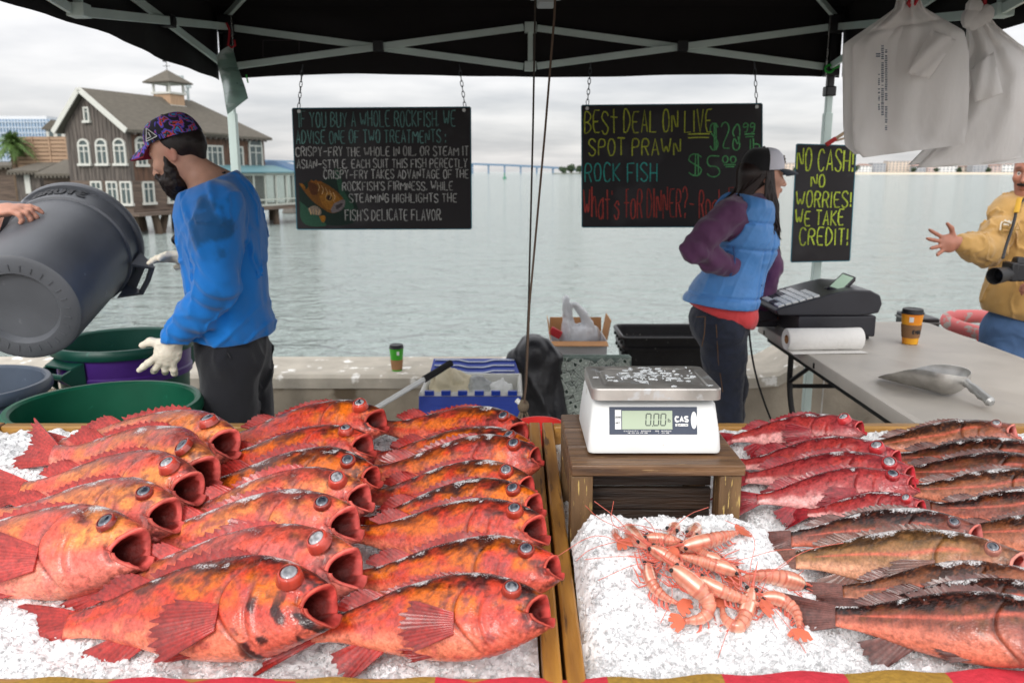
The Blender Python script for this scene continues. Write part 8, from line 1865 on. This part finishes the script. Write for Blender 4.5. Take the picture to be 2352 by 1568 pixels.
# roll of paper towel
ra, rb_ = PY(1806, 763, 3.50), PY(1978, 757, 3.52); ra[2] = rb_[2] = Tt + .050
pr_ = thing('paper_roll', (ra + rb_) / 2, 'white roll of paper towel lying in front of the cash register', 'paper roll')
Mr = axis_frame(ra, rb_ - ra); Lr = np.linalg.norm(rb_ - ra); q = MB(); A_ = np.linspace(0, 2 * math.pi, 49)
R_ = [[(Mr[:3, :3] @ np.array([math.cos(a) * rr, math.sin(a) * rr, z])) + ra for a in A_[:-1]] for rr, z in ((.019, .004), (.0455, .0), (.048, .003), (.0475, Lr * .3), (.0465, Lr * .7), (.048, Lr - .003), (.045, Lr), (.019, Lr - .004))]; q.rings(R_, False, False)
fl = lambda s_, z: (Mr[:3, :3] @ np.array([0, 0, z])) + ra; q.sheet([[fl(0, .01) + [0, -.0, -.0488], fl(0, Lr - .01) + [0, 0, -.0488]], [fl(0, .01) + [0, -.075, -.0490], fl(0, Lr - .0) + [.01, -.07, -.0485]]], [[fl(0, .01) + [0, 0, -.0495], fl(0, Lr - .01) + [0, 0, -.0495]], [fl(0, .01) + [0, -.075, -.0496], fl(0, Lr) + [.01, -.07, -.0495]]])
q.build('paper', mat('towel_paper', S(228, 226, 222), .9, var=.04, bump=.3, bscale=60), pr_, smooth=50)
q = MB(); q.rings([[(Mr[:3, :3] @ np.array([math.cos(a) * rr, math.sin(a) * rr, z])) + ra for a in A_[:-1]] for rr, z in ((.0188, .002), (.0188, Lr - .002), (.017, Lr - .002), (.017, .002))], False, False); q.build('cardboard_core', m_card, pr_)
cup(2090, 783, 3.66, Tt, .158, .0465, .033, 'orange and yellow paper coffee cup with brown sleeve and black lid on the table', mat('cup_orange', S(226, 128, 30), .45, col2=S(236, 176, 40), vscale=9), mat('sleeve_kraft_b', S(132, 96, 64), .8), (.20, .62), text='EVOKE', stick=(rad(-118), .72, .2, .16))
# receipt printer end beside the hand
q = MB(); c = PY(1755, 708, 4.06); c[2] = Tt + .05; q.box(c, (.11, .10, .085)); q.cyl(c + [-.06, -.04, .01], c + [-.06, .05, .01], .045, n=20, mi=1); tag(q.build('receipt_printer', [m_reg, mat('receipt_paper', S(214, 206, 222), .8)], bevel=.006), 'small dark receipt printer with a pale paper roll beside the cash register', 'printer')
q = MB(); q.tube(chaikin(np.array([PY(1790, 735, 3.9), PY(1745, 737, 3.95), PY(1722, 745, 3.98), PY(1720, 765, 3.97), PY(1732, 850, 3.95), PY(1757, 930, 3.95), PY(1790, 1010, 4.0), [PY(1800, 1010, 4.0)[0], 4.05, .01]]), 3), .005, 7); tag(q.build('power_cable', M_black_plastic), 'black power cable hanging down from the end of the folding table', 'cable')
q = MB(); q.tube([PY(1893, 870, 4.40), PY(1889, 910, 4.41), PY(1884, 975, 4.42), PY(1883, 1040, 4.42)], .004, 6); tag(q.build('white_string', mat('string_white', S(206, 204, 198), .9)), 'white string hanging beside the right canopy post under the table', 'string')
# scoop
tip, bck = PY(2034, 832, 2.98), PY(2218, 905, 2.72); tip[2] = Tt + .072; bck[2] = Tt + .070
sx_ = tip - bck; Ls = np.linalg.norm(sx_); sx_ /= Ls; sy_ = np.cross([0, 0, 1.0], sx_); sy_ /= np.linalg.norm(sy_); sz_ = np.cross(sx_, sy_)
sc = thing('ice_scoop', (tip + bck) / 2, 'dull aluminium ice scoop lying on the folding table, handle to the right', 'scoop')
m_scoop = mat('cast_aluminium', S(206, 204, 200), .36, .9, var=.2, vscale=16, rvar=.15, bump=.1, bscale=60)
Gs, Gi = [], []
for v in np.concatenate([np.linspace(0, .2, 10), np.linspace(.22, 1, 20)]):
    Rr = .078 * (1 - .06 * v) * (math.sqrt(max(1 - ((.22 - v) / .22) ** 2, .001)) if v < .22 else 1); half = 1.72 if v < .3 else lerp(1.72, 1.05, ((v - .3) / .7) ** 1.3)
    ro, ri = [], []
    for a in np.linspace(-half, half, 31):
        off = sy_ * math.sin(a) * Rr - sz_ * math.cos(a) * Rr; base = bck + sz_ * .009 + sx_ * (Ls * 1.05 * v * (1 - .22 * (abs(a) / half) ** 2.2 * float(sstep(.3, 1, v)))) 
        ro.append(base + off); ri.append(base + off * .965)
    Gs.append(ro); Gi.append(ri)
q = MB(); q.sheet(np.array(Gs), np.array(Gi))
q.build('scoop_bowl', m_scoop, sc, smooth=60)
hb = bck + sx_ * .004 - sz_ * .012; q = MB(); he = PY(2278, 930, 2.60); he[2] = Tt + .02
q.tube([hb, lerp(hb, he, .15), lerp(hb, he, .3), lerp(hb, he, .45) + [0, 0, .002], lerp(hb, he, .6) - [0, 0, .001], lerp(hb, he, .75) + [0, 0, .002], lerp(hb, he, .92), he], [.016, .012, .0165, .0145, .0165, .0145, .017, .010], 12); q.build('handle', mat('scoop_handle', S(168, 168, 166), .5, .6), sc)

# ================================================================== SCALE ON ITS WOODEN STAND
sx0, sx1 = PY(1312, 1075, 1.466)[0], PY(1714, 1075, 1.466)[0]; sz1 = .983; sy0, sy1 = 1.466, 1.80
stn = thing('wooden_stand', ((sx0 + sx1) / 2, 1.6, rz(1.6)), 'low dark wet wooden stand under the scale, standing in the right tray', 'stand')
m_wet = mat('wet_dark_wood', S(122, 90, 60), .5, col2=S(66, 46, 31), vscale=5, stretch=(1.0, 14, 14), bump=.4, bscale=10, coat=.15, spots=(S(150, 122, 84), 18, .64))
m_wet_shade = mat('wet_wood_shaded', S(58, 43, 31), .55, col2=S(30, 22, 17), vscale=5, stretch=(1.0, 14, 14), bump=.4, bscale=10)  # same wet wood, coloured darker to put in the shade under the stand
m_wet2 = mat('wet_leg_wood', S(120, 92, 60), .55, col2=S(70, 50, 32), vscale=6, stretch=(8, 8, 1), bump=.4, bscale=12, spots=(S(176, 150, 90), 24, .6))
for k in range(3):
    y0 = sy0 + k * .113; q = MB(); q.box(((sx0 + sx1) / 2, y0 + .054, sz1 - .011), (sx1 - sx0, .107, .022)); q.build('top_plank', m_wet, stn, bevel=.003)
for x in (sx0 + .021, sx1 - .026):
    for y in (sy0 + .03, sy1 - .03):
        q = MB(); q.box((x, y, (sz1 - .023 + rz(y, -.06)) / 2), (.042, .05, sz1 - .023 - rz(y, -.06))); q.build('leg', m_wet2, stn, bevel=.003)
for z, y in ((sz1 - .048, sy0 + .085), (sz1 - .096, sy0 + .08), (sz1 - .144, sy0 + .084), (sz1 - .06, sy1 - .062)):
    q = MB(); q.box(((sx0 + sx1) / 2, y, z), (sx1 - sx0 - .09, .014, .045)); q.build('back_slat', m_wet_shade, stn, bevel=.002)
q = MB(); q.box((sx0 + .006, (sy0 + sy1) / 2, sz1 - .05), (.012, sy1 - sy0 - .11, .05)); q.build('side_slat', m_wet, stn, bevel=.002)
zb = sz1; a0, a1 = PY(1350, 1045, 1.517)[0], PY(1657, 1045, 1.517)[0]; W_ = a1 - a0; xc = (a0 + a1) / 2; yf = 1.517
scl = thing('digital_scale', (xc, yf + .13, zb), 'white digital scale with a wet steel platter reading zero', 'scale')
def rrect(cx_, cy_, w_, d_, r_, z, n=6):
    out = []
    for sx2, sy2, a0_ in ((1, 1, 0), (-1, 1, 90), (-1, -1, 180), (1, -1, 270)):
        for k in range(n): a_ = rad(a0_ + 90 * k / (n - 1)); out.append((cx_ + sx2 * (w_ / 2 - r_) + r_ * math.cos(a_), cy_ + sy2 * (d_ / 2 - r_) + r_ * math.sin(a_), z))
    return out
yc = yf + .135; q = MB()
yc = yf + .112; q.rings([rrect(xc, yc, W_ * .99, .222, .012, zb + .006), rrect(xc, yc, W_, .226, .014, zb + .012), rrect(xc, yc + .002, W_ * .985, .222, .014, zb + .040), rrect(xc, yc + .008, W_ * .93, .204, .016, zb + .096), rrect(xc, yc + .009, W_ * .90, .194, .016, zb + .102), rrect(xc, yc + .009, W_ * .84, .16, .012, zb + .105), rrect(xc, yc + .009, W_ * .84, .16, .012, zb + .112)]); q.build('housing', M_white_plastic, scl, smooth=40)
for dx in (-.11, .11):
    for dy in (.03, .24):
        q = MB(); q.cyl((xc + dx, yf + dy, zb), (xc + dx, yf + dy, zb + .008), .012); q.build('foot', M_black_plastic, scl)
m_plat = mat('wet_steel', S(196, 192, 186), .42, .9, var=.2, vscale=12, rvar=.2, spots=(S(214, 216, 216), 28, .60)); zp = zb + .112; yp = yf + .088
q = MB(); q.rings([rrect(xc, yp, W_ * .93, .183, .014, zp), rrect(xc, yp, W_ * .955, .19, .016, zp + .001), rrect(xc, yp, W_ * .955, .19, .016, zp + .021), rrect(xc, yp, W_ * .94, .185, .014, zp + .0235), rrect(xc, yp, W_ * .80, .15, .02, zp + .0232), rrect(xc, yp, W_ * .78, .142, .02, zp + .0205), rrect(xc, yp, W_ * .74, .135, .02, zp + .0205), rrect(xc, yp, W_ * .72, .125, .02, zp + .023)]); q.build('platter', m_plat, scl, smooth=30)
q = MB(); rg = np.random.default_rng(3)
for k in range(110):
    x, y = xc + rg.normal() * W_ * .2, yp + .01 + rg.normal() * .03; x = np.clip(x, xc - W_ * .42, xc + W_ * .42); y = np.clip(y, yp - .08, yp + .08); q.ball((x, y, zp + .0232), (.002 + .011 * rg.random() ** 3, .002 + .006 * rg.random() ** 2, .0010 + .0018 * rg.random()), 7, 5)
tag(q.build('melt_water', mat('meltwater', S(225, 230, 232), .12, trans=.45, ior=1.33, var=.02)), 'drops of melt water and ice slush on the steel scale platter', 'water drops', kind='stuff')
# front panel lies on the sloping front face
f0, f1 = np.array([xc, yc + .002 - .111, zb + .040]), np.array([xc, yc + .008 - .102, zb + .096]); sv = (f1 - f0) / np.linalg.norm(f1 - f0); nf = np.array([0, -sv[2], sv[1]])
px_to = lambda x: (x - 1503.5) / 307 * W_
def FP(x, y, h): return np.array([xc + px_to(x), 0, 0]) + np.array([0, f0[1], f0[2]]) + sv * ((1016 - y) / 66 * .0545 + .002) + nf * h
def fquad(x0, x1, y0, y1, h0, h1, m_, name, par, bev=None): 
    q = MB(); q.sheet([[FP(x0, y0, h1), FP(x1, y0, h1)], [FP(x0, y1, h1), FP(x1, y1, h1)]], [[FP(x0, y0, h0), FP(x1, y0, h0)], [FP(x0, y1, h0), FP(x1, y1, h0)]]); return q.build(name, m_, par, smooth=0)
pn = fquad(1399, 1600, 951, 1015, -.001, .0016, mat('panel_slate', S(58, 66, 82), .4, var=.06), 'display_panel', scl)
lc_ = fquad(1428, 1543, 960, 1003, .0016, .0022, mat('lcd_pale', S(168, 182, 158), .15, var=.03), 'screen', pn); fquad(1412, 1426, 958, 1003, .0016, .0020, M_white_plastic, 'indicator_strip', pn)
q = MB(); segs = {'0': 'abcdef'}; SEG = dict(a=(0, 1, 1, 1), b=(1, .5, 1, 1), c=(1, 0, 1, .5), d=(0, 0, 1, 0), e=(0, 0, 0, .5), f=(0, .5, 0, 1))
for x0 in (1482, 1500, 1516):
    for s_ in 'abcdef':
        u0, v0, u1, v1 = SEG[s_]; X = lambda u, v: (x0 + u * 11 + v * 1.5, 994 - v * 27); p0_, p1_ = X(u0, v0), X(u1, v1); a_, b_ = FP(*p0_, .0026), FP(*p1_, .0026); d_ = (b_ - a_) * .08; q.bar(a_ + d_, b_ - d_, .0018, .0006, up=nf)
q.bar(FP(1496.5, 995, .0026), FP(1499, 995, .0026), .0018, .0006, up=nf); Tn = lambda u, v, h: FP(u, 1016 - v, .0022 + h)
chalk(q, strokes('lb', 1533, 1539, 1016 - 986, 1016 - 978, 0), Tn, .9, thick=.0004); q.build('digits', mat('lcd_ink', S(62, 70, 66), .5), lc_, smooth=0)
Tp = lambda u, v, h: FP(u, 1016 - v, .0016 + h); q = MB(); chalk(q, strokes('CAS', 1550, 1579, 1016 - 985, 1016 - 974, 0), Tp, 4.0, thick=.0006)
q.add([FP(1550, 990, .0021), FP(1579, 990, .0021), FP(1579, 996, .0021), FP(1550, 996, .0021)], [(0, 3, 2, 1)]); chalk(q, strokes('CAPACITY  2000g = 5g  6000g', 1432, 1540, 1016 - 1008, 1016 - 1006, 0), Tp, .6, thick=.0005); chalk(q, strokes('2000g = 10g', 1440, 1535, 1016 - 1012, 1016 - 1010.5, 0), Tp, .6, thick=.0005); q.build('panel_print', M_white_plastic, pn, smooth=0)
q = MB(); chalk(q, strokes('ZERO', 1413, 1425, 1016 - 977, 1016 - 973, 0), lambda u, v, h: FP(u, 1016 - v, .002 + h), .9, thick=.0004); chalk(q, strokes('NET', 1414, 1424, 1016 - 990, 1016 - 986, 0), lambda u, v, h: FP(u, 1016 - v, .002 + h), .9, thick=.0004); chalk(q, strokes('SW-1W', 1553, 1577, 1016 - 995, 1016 - 991, 0), lambda u, v, h: FP(u, 1016 - v, .0022 + h), .8, thick=.0004); q.build('small_print', M_black_plastic, pn, smooth=0)
q = MB(); E_ = [(1592.5 + 7 * math.cos(t_), 982 + 20 * math.sin(t_)) for t_ in np.linspace(0, 2 * math.pi, 25)[:-1]]; n_ = len(E_); q.add([FP(x, y, .0024) for x, y in E_] + [FP(x, y, .0012) for x, y in E_], [tuple(range(n_)), tuple(range(2 * n_ - 1, n_ - 1, -1))] + [(i, n_ + i, n_ + (i + 1) % n_, (i + 1) % n_) for i in range(n_)]); q.build('button', M_white_plastic, pn, smooth=0)

# ================================================================== PRAWNS
m_prawn = mat('prawn_shell', (1, 1, 1), .25, var=.14, vscale=70, attr=True, sss=.3, coat=.3); m_pleg = mat('prawn_leg', S(196, 96, 80), .35, var=.25, vscale=60)
def prawn(path, lab, seed, size=1.0, lift=.012, roll=0.0):
    rg = np.random.default_rng(seed); pts = []
    for i, p in enumerate(path):
        X = PPL(p[0], p[1], TR0 + .03, TRS); h = .03
        for _ in range(3): h = float(ice_right(np.array(X[0]), np.array(X[1]))) + lift + (p[2] if len(p) > 2 else 0); X = PPL(p[0], p[1], TR0 + h, TRS)
        pts.append(X)
    P_ = np.array(pts); P_ = chaikin(P_, 3) if len(P_) > 2 else P_; s_ = np.concatenate([[0], np.cumsum(np.linalg.norm(np.diff(P_, axis=0), axis=1))]); L = s_[-1]; n = 64; t = np.linspace(0, 1, n)
    P_ = np.stack([np.interp(t * L, s_, P_[:, k]) for k in range(3)], 1)
    r = thing('spot_prawn', P_[n // 3], lab, 'prawn', 'spot prawns heaped on the ice')
    R0 = .0152 * size * np.clip(L / .13, .75, 1.15)
    prof = np.interp(t, [0, .04, .12, .25, .38, .42, .55, .75, .9, 1], [.18, .45, .82, 1.0, .98, .88, .84, .64, .42, .28]) * R0
    seg = np.clip((t - .42) / .09, 0, 6); prof = prof * (1 + .07 * (np.cos((seg % 1) * math.pi) * (t > .42)))
    T = np.gradient(P_, axis=0); T /= np.linalg.norm(T, axis=1, keepdims=True); up = np.array([0, -.35, .94]); m_ = 22; rings = []; cols = []
    base, pale, dark_, stripe = lin((206, 132, 108)), lin((230, 190, 168)), lin((170, 66, 50)), lin((246, 226, 206)); hv = rg.uniform(-.5, .5); base = base * np.array([1 + .1 * hv, 1 + .28 * hv, 1 + .3 * hv])
    for i in range(n):
        u = up - T[i] * np.dot(up, T[i]); u /= np.linalg.norm(u); b = np.cross(T[i], u); a = np.arange(m_) * 2 * math.pi / m_ + roll
        rings.append(P_[i] + prof[i] * (np.cos(a)[:, None] * u * 1.08 + np.sin(a)[:, None] * b * .92)); f = .5 + .5 * np.cos(a - roll)
        cc = lerp(np.tile(pale, (m_, 1)), base, sstep(.15, .7, f)[:, None]); cc = lerp(cc, dark_, ((t[i] > .41) * (abs((seg[i] % 1) - .5) > .38) * .5 * np.ones(m_))[:, None]); cc = lerp(cc, dark_, (sstep(.3, 0, f) * .7)[:, None])
        if .06 < t[i] < .40: cc = lerp(cc, stripe, (np.exp(-((np.abs(np.sin(a - roll)) - .55) / .12) ** 2) * (f > .4) * .8)[:, None]); cc = lerp(cc, dark_, (np.exp(-((np.abs(np.sin(a - roll)) - .85) / .08) ** 2) * .6)[:, None])
        cols.append(np.clip(cc * (1 + .15 * float(vnoise([[t[i] * 30, seed, 0]])[0])), .01, 1))
    q = MB(); q.rings(np.array(rings), True, True, 0, np.array(cols)); q.build('shell', m_prawn, r, smooth=180)
    fr = lambda i: (T[i], np.cross(T[i], up) / np.linalg.norm(np.cross(T[i], up)), up)
    q = MB(); t0_, s0, u0 = fr(0)      # rostrum spike and antennae point back over the head
    q.tube([P_[3] + u0 * prof[3], P_[0] - t0_ * .012 * size + u0 * .006, P_[0] - t0_ * .034 * size + u0 * .011], [.0028, .0018, .0005], 6); q.build('rostrum', m_pleg, r)
    for sg in (-1, 1):
        q = MB(); d_ = -t0_ + s0 * sg * rg.uniform(.2, .8) + u0 * rg.uniform(-.1, .14); q.tube(chaikin(np.array([P_[1] + s0 * sg * .004, P_[0] + d_ * .03, P_[0] + d_ * rg.uniform(.06, .09) + s0 * rg.uniform(-.03, .03), P_[0] + d_ * .11 * rg.uniform(.8, 1.2) + s0 * sg * .03 + [0, 0, -.012]]), 2), .0006, 5); q.build('antenna', m_pleg, r)
        q = MB(); q.ball(P_[4] + s0 * sg * prof[4] * .9 + u0 * prof[4] * .55, .0036 * size, 9, 7); q.build('eye', M_black_plastic, r)
    q = MB()
    for k in range(7):
        i = int(n * (.12 + .045 * k)); tt_, ss, uu = fr(i)
        for sg in (-1, 1):
            a_ = P_[i] - uu * prof[i] * .7 + ss * sg * prof[i] * .5; dd = ss * sg * rg.uniform(.3, 1.2) - tt_ * rg.uniform(-.2, 1.0) - uu * rg.uniform(-.4, .3); q.tube([a_, a_ + dd * .014, a_ + dd * .022 - tt_ * .014 + uu * rg.uniform(-.006, .012)], [.0016, .0012, .0005], 5)
    for k in range(5):
        i = int(n * (.48 + .08 * k)); tt_, ss, uu = fr(i)
        for sg in (-1, 1): a_ = P_[i] - uu * prof[i] * .8 + ss * sg * prof[i] * .4; q.tube([a_, a_ - uu * .006 + ss * sg * .006 + tt_ * .004, a_ - uu * .006 + ss * sg * .008 + tt_ * .012], [.0022, .0026, .0006], 5, flat=.5)
    q.build('legs', m_pleg, r)
    q = MB(); te, se, ue = fr(n - 1)
    for an in (-.75, -.3, .3, .75):
        d_ = te * math.cos(an) + se * math.sin(an); w_ = se * math.cos(an) - te * math.sin(an); b0 = P_[-1]; q.sheet([[b0 - w_ * .002 + ue * .001, b0 + w_ * .002 + ue * .001], [b0 + d_ * .012 - w_ * .006 + ue * .003, b0 + d_ * .012 + w_ * .006 + ue * .003], [b0 + d_ * .025 - w_ * .003, b0 + d_ * .025 + w_ * .003]], [[b0 - w_ * .002, b0 + w_ * .002], [b0 + d_ * .012 - w_ * .006 + ue * .0015, b0 + d_ * .012 + w_ * .006 + ue * .0015], [b0 + d_ * .025 - w_ * .003 - ue * .001, b0 + d_ * .025 + w_ * .003 - ue * .001]])
    q.build('tail_fan', mat('prawn_tail', S(196, 62, 48), .35, var=.2) if 'pt' not in globals() else pt, r, smooth=60)
pt = mat('prawn_tail', S(200, 104, 78), .35, var=.2)
PR = [([(1500, 1262, .012), (1455, 1232, .012), (1422, 1208, .006), (1408, 1226), (1425, 1240)], 'prawn curled at the left end of the heap, tail tucked under'),
 ([(1540, 1222), (1575, 1200), (1606, 1180)], 'straight prawn at the top of the heap pointing up and right'), ([(1585, 1232, .006), (1625, 1202, .008), (1672, 1196)], 'prawn at the top right of the heap with a pale striped back'),
 ([(1560, 1258, .012), (1630, 1242, .012), (1694, 1222, .004)], 'prawn at the right of the heap with its red legs turned up'), ([(1478, 1236, .01), (1530, 1238, .014), (1572, 1250, .006), (1578, 1268)], 'bent prawn across the upper middle of the heap'),
 ([(1490, 1256, .022), (1545, 1285, .024), (1586, 1322, .016)], 'prawn lying uppermost, running down from the left of the heap'), ([(1700, 1316, .012), (1640, 1296, .02), (1560, 1276, .018)], 'long prawn across the centre of the heap, head to the right'),
 ([(1660, 1290, .01), (1620, 1278, .01), (1600, 1262)], 'half hidden prawn behind the centre of the heap'), ([(1488, 1288, .006), (1492, 1335), (1520, 1368), (1556, 1385)], 'prawn arching down the left flank of the heap'),
 ([(1538, 1300, .022), (1590, 1340, .022), (1632, 1380, .012), (1622, 1420), (1572, 1426)], 'biggest prawn, at the front of the heap, its tail hooked round below'), ([(1600, 1326, .018), (1660, 1360, .018), (1744, 1388, .008)], 'slim prawn slanting down to the right below the centre'),
 ([(1850, 1346), (1795, 1326, .004), (1740, 1320), (1700, 1330)], 'outermost prawn at the right, head towards the brown fish tails'), ([(1728, 1345, .01), (1716, 1400), (1700, 1446), (1664, 1424), (1658, 1396)], 'prawn curled into a hook at the bottom of the heap'),
 ([(1742, 1370, .004), (1795, 1374), (1832, 1404), (1836, 1444)], 'curved prawn at the lower right, nearest the front brown fish')]
for i, (p_, lab) in enumerate(PR): prawn(p_, lab, 70 + i)
il = PPL(1451, 1132, TR0 + .01, TRS); sd = SDF(); sd.ell(il, (.017, .014, .012), None, .01); tag(sd.mesh(.0025, fold=lambda Q: -.004 * fbm(Q * 90, 2, 2)).build('ice_lump', mat('clear_ice', S(206, 212, 216), .12, trans=.55, ior=1.31, var=.05), smooth=60), 'single greyish lump of ice in front of the stand opening', 'ice lump')
